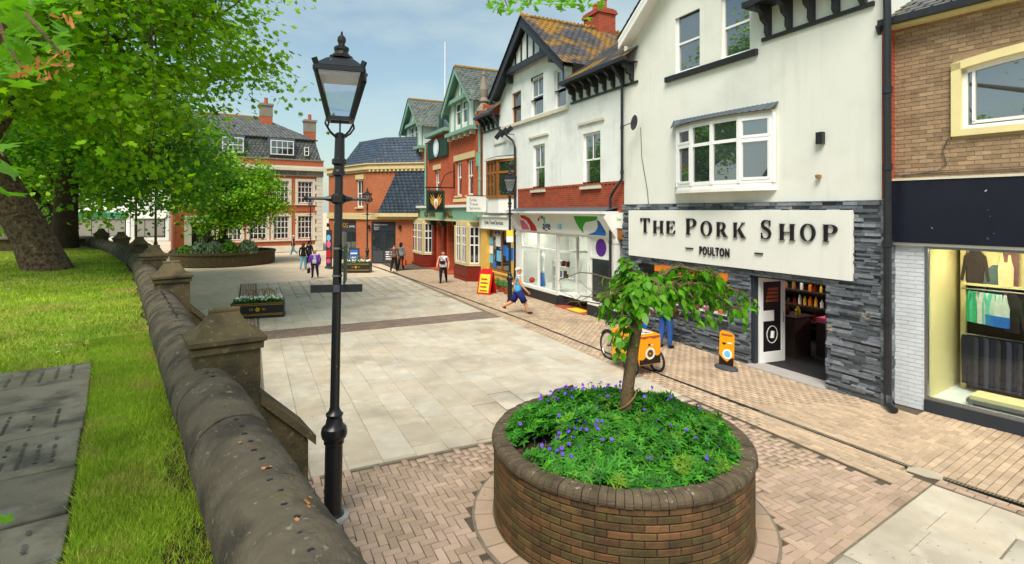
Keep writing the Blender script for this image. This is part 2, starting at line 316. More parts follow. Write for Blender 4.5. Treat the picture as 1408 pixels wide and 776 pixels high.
        for h in holes:
            a, b, c, d = h[:4]; r = h[4] if len(h) > 4 else rev
            s.quad((a, y, c), (a, y, d), (a, y + r, d), (a, y + r, c)); s.quad((b, y, d), (b, y, c), (b, y + r, c), (b, y + r, d))
            s.quad((a, y, d), (b, y, d), (b, y + r, d), (a, y + r, d)); s.quad((b, y, c), (a, y, c), (a, y + r, c), (b, y + r, c))
        return s
    def mesh(s, name, smooth=False):
        me = bpy.data.meshes.new(name); me.from_pydata(s.v, [], s.f)
        if any(s.m): me.polygons.foreach_set('material_index', s.m)
        if smooth: me.polygons.foreach_set('use_smooth', [True] * len(me.polygons))
        me.update(); return me
    def build(s, name, mat, parent=None, loc=(0, 0, 0), rot=(0, 0, 0), smooth=False, bevel=0., angle=None):
        me = s.mesh(name, smooth); o = link(name, me, mat, parent, loc, rot)
        if bevel:
            b = o.modifiers.new('bevel', 'BEVEL'); b.width = bevel; b.segments = 2; b.limit_method = 'ANGLE'; b.angle_limit = rad(40)
        if smooth and angle:
            try: me.set_sharp_from_angle(angle=rad(angle))
            except Exception: pass
        return o
def part(name, mat, parent, *boxes, bevel=0.):
    m = MB()
    for b in boxes: m.box(*b)
    return m.build(name, mat, parent, bevel=bevel)
def text(name, body, size, loc, mat, parent, rot=(PI / 2, 0, 0), sx=1., ext=.004, align='LEFT', off=0., space=1.):
    cu = bpy.data.curves.new('t', 'FONT'); cu.body = body; cu.size = size; cu.extrude = ext; cu.align_x = align; cu.offset = off; cu.space_character = space; cu.resolution_u = 3
    o = bpy.data.objects.new('t', cu); COL.objects.link(o); bpy.context.view_layer.update()
    me = bpy.data.meshes.new_from_object(o.evaluated_get(bpy.context.evaluated_depsgraph_get())); bpy.data.objects.remove(o); bpy.data.curves.remove(cu)
    me.materials.clear(); me.name = name
    return link(name, me, mat, parent, loc, rot, (sx, 1, 1))
def window(parent, x0, x1, z0, z1, y=.1, frame='upvc', glass='glass_dark', cols=1, rows=(.5,), fw=.055, sill=None, sillmat='white_paint', sash=True, subcols=None, name='window'):
    "frame mesh is the part; panes and sill are its sub-parts. rows: split heights as fractions from below"
    m = MB(); m.box(x0, x0 + fw, y - .03, y + .05, z0, z1); m.box(x1 - fw, x1, y - .03, y + .05, z0, z1); m.box(x0 + fw, x1 - fw, y - .03, y + .05, z1 - fw, z1); m.box(x0 + fw, x1 - fw, y - .03, y + .05, z0, z0 + fw)
    zs = [z0 + fw] + [z0 + (z1 - z0) * r for r in rows] + [z1 - fw]; xs = [x0 + fw + (x1 - x0 - 2 * fw) * i / cols for i in range(cols + 1)]
    h = fw * .38
    for z in zs[1:-1]: m.box(x0 + fw, x1 - fw, y - .025, y + .04, z - h, z + h)
    for x in xs[1:-1]: m.box(x - h * .8, x + h * .8, y - .02, y + .035, z0 + fw, z1 - fw)
    w = m.build(name, frame, parent)
    for j in range(len(zs) - 1):
        for i in range(cols):
            yy = y + .02 - (.025 if sash and j == len(zs) - 2 else 0)
            a, b, c, d = xs[i] + (h if i else 0) , xs[i + 1] - (h if i < cols - 1 else 0), zs[j] + (h if j else 0), zs[j + 1] - (h if j < len(zs) - 2 else 0)
            MB().box(a, b, yy + .002, yy + .008, c, d).build('pane', glass, w)
    if sill: MB().box(x0 - .07, x1 + .07, -sill, y, z0 - .1, z0 - .003).build('sill', sillmat, w)
    return w
# ================================================================== ground and paving
PL = Vector((1.29, 6.47, 0)); PL_R = 1.51                # round brick planter
def proj(p):
    return (CX_ + F_ * p.x / p.y, CY_ + F_ * (CAM_H - p.z) / p.y) if p.y > .3 else (-9999, -9999)
def in_view(p):
    x, y = proj(p)
    if not (0 < x < 1408 and 0 < y < 776): return False
    if y > 560 and x < 345 + (y - 560) * .74: return False          # behind the wall coping
    if 672 < x < 1048 and y > 545 and p.y > 4.6 and y < 776 and abs(p.x - PL.x) < 3: return (Vector((p.x, p.y, 0)) - PL).length < 2.2 and p.y < 6.0 and y > 740
    return True
g = MB().quad((-400, -60, -.05), (400, -60, -.05), (400, 900, -.05), (-400, 900, -.05)).build('ground', 'ground_paving'); struct(g)
def chamfer_mesh(name, e=.02, t=.04):
    h = .5; k = h - e
    vs = [(-h, -h, -t), (h, -h, -t), (h, h, -t), (-h, h, -t), (-h, -h, -.006), (h, -h, -.006), (h, h, -.006), (-h, h, -.006), (-k, -k, 0), (k, -k, 0), (k, k, 0), (-k, k, 0)]
    fs = [(8, 9, 10, 11)] + [(a + i, a + (i + 1) % 4, a + 4 + (i + 1) % 4, a + 4 + i) for a in (0, 4) for i in range(4)]
    me = bpy.data.meshes.new(name); me.from_pydata(vs, [], fs); me.update(); return me
CH_V = np.array([(-.5, -.5, -.03), (.5, -.5, -.03), (.5, .5, -.03), (-.5, .5, -.03), (-.46, -.46, 0), (.46, -.46, 0), (.46, .46, 0), (-.46, .46, 0)], np.float32)
CH_F = np.array([(4, 5, 6, 7), (0, 1, 5, 4), (1, 2, 6, 5), (2, 3, 7, 6), (3, 0, 4, 7)], np.int32)
def many_blocks(name, mat, parent, items):
    "items: cx, cy, w, h -> one mesh of chamfered blocks"
    it = np.array(items, np.float32); n = len(it)
    V = np.repeat(CH_V[None], n, 0).copy(); V[:, :, 0] = V[:, :, 0] * it[:, None, 2] + it[:, None, 0]; V[:, :, 1] = V[:, :, 1] * it[:, None, 3] + it[:, None, 1]
    tilt = RNG.normal(0, .006, (n, 2)); V[:, :, 2] += RNG.normal(0, .0015, n)[:, None] + (CH_V[None, :, 0] * tilt[:, :1] * it[:, 2:3] + CH_V[None, :, 1] * tilt[:, 1:] * it[:, 3:4])
    Fc = (CH_F[None] + (np.arange(n) * 8)[:, None, None]).reshape(-1, 4)
    o = link(name, np_mesh(name, V.reshape(-1, 3), Fc), mat, parent); o['kind'] = 'stuff'; return o
def laid(struct_name, frame, bed_poly, mat, items, piece, restname, most=300, bed='paver_mortar', mesh=None, z=0.):
    "a bed sheet with its pieces: the largest in view as objects, the rest joined"
    bedo = MB().poly([(x, y, -.013 + z) for x, y in bed_poly]).build(struct_name, bed, None, frame.w(0, 0, 0), (0, 0, frame.rz)); struct(bedo)
    vis = []; rest = []
    for it in items:
        p = frame.w(it[0], it[1], 0)
        (vis if in_view(p) else rest).append((p.y, it))
    vis.sort(key=lambda q: q[0]); rest += vis[most:]; vis = vis[:most]
    me = mesh or chamfer_mesh(piece)
    for _, it in vis:
        link(piece, me, mat, bedo, (it[0], it[1], z + random.gauss(0, .0015)), (random.gauss(0, .004), random.gauss(0, .004), 0), (it[2], it[3], 1))
    if rest: many_blocks(restname, mat, bedo, [r[1] for r in rest]).location.z = z
    return bedo
def slab_rows(x0, x1, y0, y1, cw, lens, gap=.005):
    it = []; y = y0
    while y < y1 - .05:
        h = min(cw, y1 - y); x = x0 - random.random() * .4
        while x < x1:
            l = random.choice(lens); a, b = max(x, x0), min(x + l, x1)
            if b - a > .08: it.append(((a + b) / 2, y + h / 2, b - a - gap, h - gap))
            x += l
        y += h
    return it
slabm = chamfer_mesh('paving_slab', .008)
# main slab field and the one beyond the brick band
near = slab_rows(-10.55, -1.8, -10.3, -2.95, .49, (.5, .6, .75, .75, .9)); far = slab_rows(-23.5, -11.75, -10.3, -3.1, .49, (.6, .75, .9))
laid('plaza_paving', S, [(-23.6, -10.4), (-1.75, -10.4), (-1.75, -2.9), (-23.6, -2.9)], 'slab_stone', near + far, 'paving_slab', 'distant_slabs', 290, mesh=slabm, bed='mortar')
def run_bond(x0, x1, y0, y1, bw=.2, bh=.1, gap=.009, along='x'):
    it = []; r = 0; v = y0 if along == 'x' else x0
    while v < (y1 if along == 'x' else x1) - .02:
        s = (x0 if along == 'x' else y0) - (bw / 2 if r % 2 else 0); e = x1 if along == 'x' else y1
        while s < e:
            a, b = max(s, x0 if along == 'x' else y0), min(s + bw, e)
            if b - a > .03: it.append(((a + b) / 2, v + bh / 2, b - a - gap, bh - gap) if along == 'x' else (v + bh / 2, (a + b) / 2, bh - gap, b - a - gap))
            s += bw
        v += bh; r += 1
    return it
band = run_bond(-11.72, -10.58, -10.3, -2.95, along='y')
laid('brick_band', S, [(-11.76, -10.4), (-10.53, -10.4), (-10.53, -2.9), (-11.76, -2.9)], 'band_paver', band, 'paver', 'band_pavers', 0, z=.004)
edge = run_bond(-23.5, -1.8, -10.95, -10.38, along='x')
laid('brick_edging', S, [(-23.6, -11.), (-1.75, -11.), (-1.75, -10.34), (-23.6, -10.34)], 'herring_paver', edge, 'paver', 'edging_pavers', 0, z=.002)
# footpath along the shops
foot = [i for i in run_bond(-26, 1.55, -2.5, .02, along='x')]
laid('footpath', S, [(-36, -2.5), (1.5, -2.5), (1.2, .1), (-36, .1)], 'path_paver', foot, 'paver', 'footpath_pavers', 280)
side = run_bond(-26, 1.75, -2.93, -2.5, along='x'); laid('drain_margin', S, [(-26, -2.95), (1.8, -2.95), (1.8, -2.5), (-26, -2.5)], 'path_paver', side, 'paver', 'margin_pavers', 60, z=.003)
kside = [i for i in run_bond(.55, 6, -2.62, 0., along='y') if not (i[0] < 1.0 and i[1] < -1.6)]
laid('shop_forecourt', K, [(.45, -2.66), (6, -2.66), (6, .1), (.1, .1), (.1, -.4)], 'path_paver', kside, 'paver', 'forecourt_pavers', 220, z=.003)
# herringbone around the planter
hb = []; a = .1
for i in range(-20, 52):
    for j in range(-104, -25):
        t = (i - j) % 4; x, y = i * a, j * a
        if t == 0: hb.append((x + a, y + a / 2, 2 * a - .009, a - .009))
        elif t == 3: hb.append((x + a / 2, y + a, a - .009, 2 * a - .009))
def keep_hb(it):
    p = S.w(it[0], it[1], 0); r = p - K.o; ku, ky = r.dot(K.u), r.dot(K.n)
    return -1.72 < it[0] and -10.2 < it[1] < -3.02 and (p - PL).length > 1.77 and ku < 1.5
laid('herringbone_paving', S, [(-1.8, -10.4), (5.5, -10.4), (5.5, -2.93), (-1.8, -2.93)], 'herring_paver', [i for i in hb if keep_hb(i)], 'paver', 'herringbone_pavers', 300, z=-.002)
brd = run_bond(1.3, 1.6, -8, -3.0, along='y', bw=.2, bh=.1) + run_bond(1.62, 6, -2.98, -2.78, along='x')
laid('brick_border', K, [(1.28, -8), (1.62, -8), (1.62, -3.), (6, -3.), (6, -2.76), (1.28, -2.76)], 'herring_paver', brd, 'paver', 'border_pavers', 120, z=.004)
laid('slab_forecourt', K, [(1.6, -8), (6, -8), (6, -3.), (1.6, -3.)], 'slab_stone', slab_rows(1.62, 6, -8, -3.02, .62, (.62, .62, .8)), 'paving_slab', 'forecourt_slabs', 60, mesh=slabm, z=.006, bed='mortar')
# ring of pavers round the planter's foot
ring = MB().lathe([(PL_R - .1, -.02), (PL_R + .26, -.02), (PL_R + .26, .003), (PL_R - .1, .003)], 64).build('planter_footing', 'mortar', None, PL); struct(ring)
rp = MB(); n = 34; dr = .2; x0, x1 = PL_R + .02, PL_R + .23
for k in (0,):
    a0 = PI / n * .93
    rp.prism([(x0 * math.cos(-a0), x0 * math.sin(-a0), 0), (x1 * math.cos(-a0), x1 * math.sin(-a0), 0), (x1 * math.cos(a0), x1 * math.sin(a0), 0), (x0 * math.cos(a0), x0 * math.sin(a0), 0)], (0, 0, .014))
rpm = rp.mesh('ring_paver')
for k in range(n): link('ring_paver', rpm, 'herring_paver', ring, (0, 0, 0), (0, 0, 2 * PI * k / n))
# drainage channel
dpts = [(3.6, -1.86), (1.86, -2.22), (-3, -2.45), (-9.8, -2.46), (-20, -2.85), (-28.3, -3.28), (-34, -3.7)]
dc = thing('drain_channel', 'long dark slotted drainage channel running along the pavers past the shops', 'drain', S.o, S.rz)
for i in range(len(dpts) - 1):
    (xa, ya), (xb, yb) = dpts[i], dpts[i + 1]
    m = MB(); m.beam((xa, ya, .005), (xb, yb, .005), .075, .012); m.build('channel_rail', 'drain_iron', dc)
sm = MB().box(-.011, .011, -.035, .035, 0, .004).mesh('grate_bar')
for i in range(110):
    f = i / 110; x = 3.4 - f * 4.2; ya = -2.22 + (x - 1.86) * .207 if x > 1.86 else -2.22 - (1.86 - x) * .0473
    if 1.62 < x < 1.95: continue
    link('grate_bar', sm, 'mortar', dc, (x, ya, .011), (0, 0, 0))
MB().prism([(-.2, -.12, 0), (.02, -.15, 0), (.2, -.1, 0), (.18, .09, 0), (-.05, .12, 0), (-.19, .06, 0)], (0, 0, .012)).build('concrete_patch', 'slab_stone', dc, (1.78, -2.22, .001), (0, 0, .3))

# ================================================================== churchyard: lawn, grave slabs, wall
LAWN = 1.85
def bend(s): return .005 * max(0., s - 14.) ** 2
def WLw(s, v, z): return WL.w(s, v, z)
lm = MB(); pts = [WLw(-6, .2, LAWN)] + [WLw(s, .2 + bend(s), LAWN) for s in (14, 17, 20, 23, 26, 29, 33)] + [Vector((-40, 30, LAWN)), Vector((-60, 30, LAWN)), Vector((-60, -6, LAWN))]
lm.poly(pts); lm.poly([p - Vector((0, 0, 2.0)) for p in reversed(pts)])
for i in range(len(pts)):
    p, q = pts[i], pts[(i + 1) % len(pts)]; lm.quad(p, p - Vector((0, 0, 2.)), q - Vector((0, 0, 2.)), q)
struct(lm.build('lawn', 'lawn_soil'))
sb = MB(); prev = None
for k in range(300):
    s = -4 + k * .075; w = .36 + .06 * math.sin(s * 2.3) + .04 * math.sin(s * 6.7) + .02 * math.sin(s * 17); w = w if s < 2.6 else w * .62
    cur = (WLw(s, .2, LAWN + .008), WLw(s, w, LAWN + .008))
    if prev: sb.quad(prev[0], cur[0], cur[1], prev[1])
    prev = cur
struct(sb.build('soil_strip', 'soil'))
# grass blades
def blades(n, smin, smax, vmin, vmax, hgt, wid, dens):
    s = RNG.uniform(smin, smax, n); v = RNG.uniform(vmin, vmax, n)
    base = np.array(WL.o)[None, :2] + np.outer(s, np.array(WL.u)[:2]) + np.outer(v, np.array(WL.n)[:2])
    edge = .40 + .12 * np.sin(s * 3.1) + .07 * np.sin(s * 7.3)
    v_ = v; v = v - .005 * np.maximum(0, s - 14) ** 2; pr = np.where(s < 3.4, np.clip((v - edge) / .34 + .40, 0.22, 1), np.clip((v - .14) / .2, 0, 1)); ok = RNG.random(n) < pr
    inpath = (v > .80) & (v < 2.9) & (s < 5.7); ok &= ~inpath
    base = base[ok]; m = len(base); a = RNG.uniform(0, 2 * PI, m); h = hgt * RNG.uniform(.4, 1.25, m); w = wid * RNG.uniform(.7, 1.2, m); ln = RNG.normal(0, .5, (m, 2)) * h[:, None]
    V = np.zeros((m, 3, 3), np.float32); dx = np.stack([np.cos(a), np.sin(a)], 1) * w[:, None] / 2
    V[:, 0, :2] = base - dx; V[:, 1, :2] = base + dx; V[:, 2, :2] = base + ln; V[:, :2, 2] = LAWN; V[:, 2, 2] = LAWN + h
    return V
bl = np.concatenate([blades(150000, -.6, 7., .2, .85, .055, .007, 1), blades(110000, -.5, 6.5, .2, 6, .05, .007, 1), blades(90000, 5, 14, .2, 9, .055, .014, 1), blades(70000, 12, 28, .2, 16, .06, .03, 1)])
gr = link('grass', np_mesh('grass', bl.reshape(-1, 3), np.arange(len(bl) * 3).reshape(-1, 3)), 'grass_blade'); tag(gr, 'short patchy green churchyard grass beside the stone wall', 'grass', kind='stuff')
dz_ = MB()
for k in range(170):
    s = random.uniform(2, 16); v = random.uniform(.7, 7)
    if v < 2.95 and s < 5.8: continue
    p = WLw(s, v, LAWN + .045); r_ = random.uniform(.009, .016); dz_.poly([(p.x + r_ * math.cos(t * 1.05), p.y + r_ * math.sin(t * 1.05), p.z) for t in range(6)])
tag(dz_.build('daisies', 'petal_white'), 'tiny white daisies dotted over the churchyard lawn', 'daisies', kind='stuff')
# old gravestones laid flat as a path
gp = MB().poly([tuple(WLw(s, v, LAWN + .004)) for s, v in ((-3, .76), (5.75, .76), (5.75, 2.95), (-3, 2.95))][::-1]).build('gravestone_path', 'soil'); struct(gp)
def gravestone(s0, s1, v0, v1, rows):
    m = MB(); z = LAWN + .035; g = .012
    c = [WLw(s0 + g, v0 + g, 0), WLw(s1 - g, v0 + g, 0), WLw(s1 - g, v1 - g, 0), WLw(s0 + g, v1 - g, 0)]
    for p in c: p.z = LAWN - .03; p.x += random.gauss(0, .012); p.y += random.gauss(0, .012)
    m.prism(c, (0, 0, .065 + random.uniform(0, .012))); o = m.build('gravestone', 'gravestone', gp, bevel=.012)
    if rows:
        k = MB(); zz = LAWN + .0495
        for r in range(rows):
            v = v0 + .1 + (v1 - v0 - .2) * (r + .5) / rows; s = s0 + .1 + random.random() * .06
            while s < s1 - .14:
                l = random.uniform(.012, .028)
                a, b, c_, d = WLw(s, v, zz), WLw(s + l, v, zz), WLw(s + l, v + .022, zz), WLw(s, v + .022, zz)
                k.quad(a, b, c_, d); s += l + (.008 if random.random() < .8 else .04)
                if random.random() < .06: s += .1
        e = k.build('worn_inscription', 'carving', o); e['kind'] = 'stuff'
cuts = [-2.2, -1.4, -.75, .0, .7, 1.35, 1.85, 2.55, 3.3, 4.05, 4.85, 5.65]
for i in range(len(cuts) - 1): gravestone(cuts[i], cuts[i + 1], .80, 1.62, (5, 0, 7, 4, 0)[i % 5])
cuts = [-2.2, -1.1, .1, 1.05, 1.8, 2.6, 3.3, 4.5, 5.65]
for i in range(len(cuts) - 1): gravestone(cuts[i], cuts[i + 1], 1.64, 2.35, 4 if i % 2 else 0)
cuts = [.6, 2., 3.1, 4.2, 5.65]
for i in range(len(cuts) - 1): gravestone(cuts[i], cuts[i + 1], 2.37, 2.92, 0)
# wall
wt = thing('churchyard_wall', 'weathered dark sandstone churchyard wall with rounded coping and capped piers', 'wall', WL.o, WL.rz)
m = MB(); m.box(-6, 14, -.17, .17, -.05, 2.06); m.build('wall_body', 'wall_stone', wt)
for s in range(14, 34): MB().beam((s - .03, bend(s), 1.0), (s + 1.03, bend(s + 1), 1.0), .34, 2.1).build('wall_section', 'wall_stone', wt)
CR = .235
def coping(length):
    m = MB(); n = 14; prof = [(CR * 1.02 * math.cos(PI * k / n), .06 + (CR + .0) * math.sin(PI * k / n)) for k in range(n + 1)]; prof = [(CR * 1.02, 0)] + prof + [(-CR * 1.02, 0)]
    xs = np.linspace(0, length, 50); vs = []; fs = []; q = len(prof)
    for i, x in enumerate(xs):
        for y, z in prof: vs.append((x, y * (1 + .008 * math.sin(x * 2 * PI / .133)) + random.gauss(0, .001), z * (1 + .011 * math.sin(x * 2 * PI / .133)) + random.gauss(0, .0012)))
    for i in range(49):
        for k in range(q - 1): fs.append((i * q + k, i * q + k + 1, (i + 1) * q + k + 1, (i + 1) * q + k))
    fs += [tuple(range(q)), tuple(range(49 * q + q - 1, 49 * q - 1, -1))]
    m.add(vs, [f[::-1] for f in fs]); return m
x = -4.; cps = [coping(.93).mesh('coping_stone', True) for _ in range(4)]
for c in cps: c.set_sharp_from_angle(angle=rad(50))
piers = [3.22, 8.7, 13.95, 19.3, 24.8, 30.2]
ci = 0
while x < 33:
    link('coping_stone', cps[ci % 4], 'wall_stone', wt, (x, bend(x) + random.gauss(0, .004), 2.005 + random.gauss(0, .003)), (random.gauss(0, .008), 0, math.atan(.01 * max(0, x - 14)) + random.gauss(0, .004))); x += .945; ci += 1
# rail stubs along the ridge
st = MB().box(-.010, .010, -.009, .009, -.02, .001).box(-.014, .014, -.005, .005, -.02, .0).mesh('railing_stub')
k = 0; s = -.4
while s < 9:
    if all(abs(s - p) > .34 for p in piers): link('railing_stub', st, 'iron_black', wt, (s, random.gauss(0, .008), 2.302), (0, 0, random.random() * 2))
    s += .133
# piers
def pier_cap_mesh(w=.6, d=.56, h=.26, rl=.11):
    "concave hipped cap with a short ridge roll across the wall"
    m = MB(); rings = [(w / 2 - .03, d / 2 - .03, 0), (w / 2, d / 2, .02), (w / 2, d / 2, .055)]
    for k in range(1, 8):
        t = k / 7; q = 1 - (1 - t) ** 1.0; e = t ** 1.9; rings.append((w / 2 * (1 - q) + rl * q, d / 2 * (1 - q) + .022 * q, .055 + (h - .055) * e))
    vs = []; fs = []
    for a, b, z in rings: vs += [(-b, -a, z), (b, -a, z), (b, a, z), (-b, a, z)]
    for i in range(len(rings) - 1): fs += [(4 * i + k, 4 * i + (k + 1) % 4, 4 * i + 4 + (k + 1) % 4, 4 * i + 4 + k) for k in range(4)]
    n = 4 * (len(rings) - 1); fs += [(3, 2, 1, 0), (n, n + 1, n + 2, n + 3)]; m.add(vs, fs); m.tube([(0, -rl - .012, h + .004), (0, rl + .012, h + .004)], .03, 10); return m
pshaft = MB().box(-.235, .235, -.25, .25, 1.2, 2.44).mesh('pier_shaft'); pc1 = pier_cap_mesh().mesh('pier_cap'); pnk = MB().box(-.26, .26, -.275, .275, 2.40, 2.45).mesh('pier_neck')
butt = MB().prism([(-.23, -.251, -.05), (-.23, -.66, -.05), (-.23, -.66, 1.48), (-.23, -.251, 1.9)], (.46, 0, 0)).mesh('buttress'); bcap = MB().prism([(-.27, -.252, 1.99), (-.27, -.252, 1.905), (-.27, -.72, 1.43), (-.27, -.72, 1.52)], (.54, 0, 0)).mesh('buttress_cap')
for i, s in enumerate(piers):
    p = link('pier_shaft', pshaft, 'pier_stone', wt, (s, -.17 + bend(s), 0), (0, 0, math.atan(.01 * max(0, s - 14)))); q = random.uniform(-.03, .03)
    link('pier_cap', pc1, 'pier_stone', p, (0, 0, 2.452), (random.gauss(0, .01), random.gauss(0, .01), q)); link('pier_neck', pnk, 'pier_stone', p)
    link('buttress', butt, 'pier_stone', p); link('buttress_cap', bcap, 'pier_stone', p)
# fallen leaves on the coping
lf = MB()
for i in range(12):
    s = random.uniform(.2, 1.6); a = random.uniform(-.2, .9); y, z = -CR * math.sin(a), 2.066 + CR * math.cos(a) + .006; l = random.uniform(.007, .02); t = random.random() * 6
    lf.poly([(s + l * math.cos(t + q), y + l * .6 * math.sin(t + q) * math.cos(a), z + l * .6 * math.sin(t + q) * math.sin(a)) for q in (0, 1.3, 2.6, 3.9, 5.2)])
tag(lf.build('fallen_leaves', 'samara', None, WL.o, (0, 0, WL.rz)), 'small dry orange leaf scraps scattered on the wall coping', 'leaves', kind='stuff')

# ================================================================== round brick planter
pt = thing('brick_planter', 'round dark brick planter with bullnose coping holding the weeping tree', 'planter', PL)
MB().lathe([(PL_R - .2, 0), (PL_R - .012, 0), (PL_R - .012, .83), (PL_R - .2, .83), (PL_R - .2, .0)], 72).build('mortar_core', 'planter_mortar', pt, smooth=False)
MB().lathe([(.001, .84), (PL_R - .19, .8), (PL_R - .19, .7), (.001, .7)], 40).build('soil', 'soil', pt)
def arc_brick(r0, r1, ang, z0, z1, seg=3):
    m = MB(); vs = []; e = .006
    for k in range(seg + 1):
        a_ = -ang / 2 + ang * k / seg
        for r, z in ((r0, z0), (r1 - e, z0), (r1, z0 + e), (r1, z1 - e), (r1 - e, z1), (r0, z1)): vs.append((r * math.cos(a_), r * math.sin(a_), z))
    fs = [(k * 6 + i, (k + 1) * 6 + i, (k + 1) * 6 + (i + 1) % 6, k * 6 + (i + 1) % 6) for k in range(seg) for i in range(6)]
    fs += [tuple(range(6)), tuple(range(seg * 6 + 5, seg * 6 - 1, -1))]
    m.add(vs, [f[::-1] for f in fs]); return m
NB = 41; bang = 2 * PI / NB; bm = arc_brick(PL_R - .1, PL_R, bang * .955, 0, .064).mesh('brick'); al = []
camang = math.atan2(-PL.y, -PL.x)
for c in range(11):
    for k in range(NB):
        a_ = (k + .5 * (c % 2)) * bang + random.gauss(0, .0012); d = abs((a_ - camang + PI) % (2 * PI) - PI); al.append((d, a_, c * .0755 + .003))
al.sort(); restb = MB()
for i, (d, a_, z) in enumerate(al):
    if i < 300: link('brick', bm, 'planter_brick', pt, (0, 0, z), (0, 0, a_))
    else:
        restb.add([(v.co.x * math.cos(a_) - v.co.y * math.sin(a_), v.co.x * math.sin(a_) + v.co.y * math.cos(a_), v.co.z + z) for v in bm.vertices], [tuple(p.vertices) for p in bm.polygons])
restb.build('far_side_bricks', 'planter_brick', pt)['kind'] = 'stuff'
NC = 118; ca = 2 * PI / NC * .93
m = MB(); prof = [(PL_R - .185, .0), (PL_R + .018, .0), (PL_R + .024, .03), (PL_R + .018, .062), (PL_R - .0, .088), (PL_R - .035, .102), (PL_R - .16, .102), (PL_R - .185, .085)]; vs = []
for a_ in (-ca / 2, ca / 2): vs += [(r * math.cos(a_), r * math.sin(a_), z) for r, z in prof]
q = len(prof); m.add(vs, [tuple(range(q)), tuple(range(2 * q - 1, q - 1, -1))] + [(i, (i + 1) % q, q + (i + 1) % q, q + i)[::-1] for i in range(q)])
cm = m.mesh('coping_brick')
for k in range(NC): link('coping_brick', cm, 'planter_cap', pt, (0, 0, .832 + random.gauss(0, .0025)), (0, 0, 2 * PI * k / NC + random.gauss(0, .001)), (1 + random.gauss(0, .0015),) * 2 + (1,))
# ================================================================== the terrace along the shops (frame S)
def bracket(mat_parent, x, z1, z0, w=.11, d=.42, y0=0.):
    m = MB(); pr = [(y0 + .02, z1), (y0 - d, z1), (y0 - d, z1 - .09), (y0 - d * .72, z1 - .16), (y0 - d * .62, z1 - .3), (y0 - d * .3, (z0 + z1) / 2 - .06), (y0 - d * .32, z0 + .1), (y0 - d * .12, z0), (y0 + .02, z0)]
    m.prism([(x - w / 2, y, z) for y, z in pr], (w, 0, 0)); return m.build('eaves_bracket', 'black_paint', mat_parent)
def slate_slope(parent, a, b, c, d, mat, name='slates', sw=.27, sh=.2, backmat='black_paint'):
    "slope quad: a-b along the eaves, d-c along the top; rows of overlapping slates as one mesh"
    a, b, c, d = (Vector(p) for p in (a, b, c, d)); n = (b - a).cross(d - a).normalized()
    if n.z < 0: n = -n
    rows = max(1, int((d - a).length / sh)); V = []; k = 0
    for r in range(rows):
        t0, t1 = r / rows, min(1., (r + 1.25) / rows); l0, l1 = a.lerp(d, t0), a.lerp(d, t1); r0, r1 = b.lerp(c, t0), b.lerp(c, t1)
        cols = max(1, int((r0 - l0).length / sw)); o = .5 if r % 2 else 0.
        for i in range(-1, cols + 1):
            u0, u1 = max(0, (i + o) / cols), min(1, (i + 1 + o) / cols - .006)
            if u1 - u0 < .002: continue
            j = random.gauss(0, .004); up0 = n * (.032 + j); up1 = n * (.008)
            V.append([l0.lerp(r0, u0) + up0, l0.lerp(r0, u1) + up0, l1.lerp(r1, u1) + up1, l1.lerp(r1, u0) + up1, l0.lerp(r0, u0) + n * .012, l0.lerp(r0, u1) + n * .012])
    V = np.array([[tuple(p) for p in q] for q in V], np.float32); m = len(V)
    fc = np.array([(0, 1, 2, 3), (4, 5, 1, 0)], np.int32)[None] + (np.arange(m) * 6)[:, None, None]
    o = link(name, np_mesh(name, V.reshape(-1, 3), fc.reshape(-1, 4)), mat, parent); o['kind'] = 'stuff'
    return MB().quad(a, b, c, d).build('roof_deck', backmat, parent)
def pipe(parent, pts, r=.05, mat='black_paint', name='downpipe', collars=True):
    m = MB(); m.tube(pts, r, 8)
    if collars:
        for i in range(len(pts) - 1):
            a, b = Vector(pts[i]), Vector(pts[i + 1])
            if (b - a).length > 1.5:
                for k in range(1, int((b - a).length / 1.4) + 1):
                    q = a.lerp(b, k * 1.4 / (b - a).length); e = (b - a).normalized() * .06; m.tube([q - e, q + e], r * 1.25, 8)
    return m.build(name, mat, parent)
TF = (S.o, S.rz)
# ------------------------------------------------------------------ butcher's shop
P = thing('butcher_shop', 'cream rendered butcher shop with slate stone cladding round its ground floor', 'building', *TF)
XL = -7.66
hol = [(-5.42, -4.52, 7.36, 9.0), (-3.82, -2.95, 7.36, 8.9)]
m = MB(); m.wall(XL, 0, 3.8, 8.9, hol + [(-5.3, -2.35, 4.2, 5.85)], y=0, rev=.14)
m.poly([(-7.1, 0, 8.9), (-1.5, 0, 8.9), (-4.3, 0, 11.0)])
m.quad((0, 0, 3.8), (0, 8, 3.8), (0, 8, 8.9), (0, 0, 8.9)); m.quad((XL, 0, 3.8), (XL, 0, 8.9), (XL, 8, 8.9), (XL, 8, 3.8))
m.build('wall', 'render_cream', P)
MB().box(-.02, .045, -.02, .3, 3.82, 7.05).build('brick_edge', 'red_band_brick', P)
for h in hol: window(P, *h[:4], y=.1, rows=(.5,), fw=.07, glass='glass_sky')
part('sill_band', 'black_paint', P, (-5.75, -2.72, -.1, .0, 7.2, 7.345), bevel=.01)
# right eaves with brackets
part('soffit_band', 'black_paint', P, (-2.6, -.15, -.06, -.002, 7.46, 7.54))
for i in range(5): bracket(P, -2.42 + i * .52, 8.18, 7.52)
part('gutter', 'black_paint', P, (-2.75, .0, -.52, -.40, 8.2, 8.32), (-2.75, 0., -.4, -.02, 8.19, 8.215))
slate_slope(P, (-2.8, -.45, 8.3), (.0, -.45, 8.3), (.0, 3.5, 11.3), (-2.8, 3.5, 11.3), 'slate_plain')
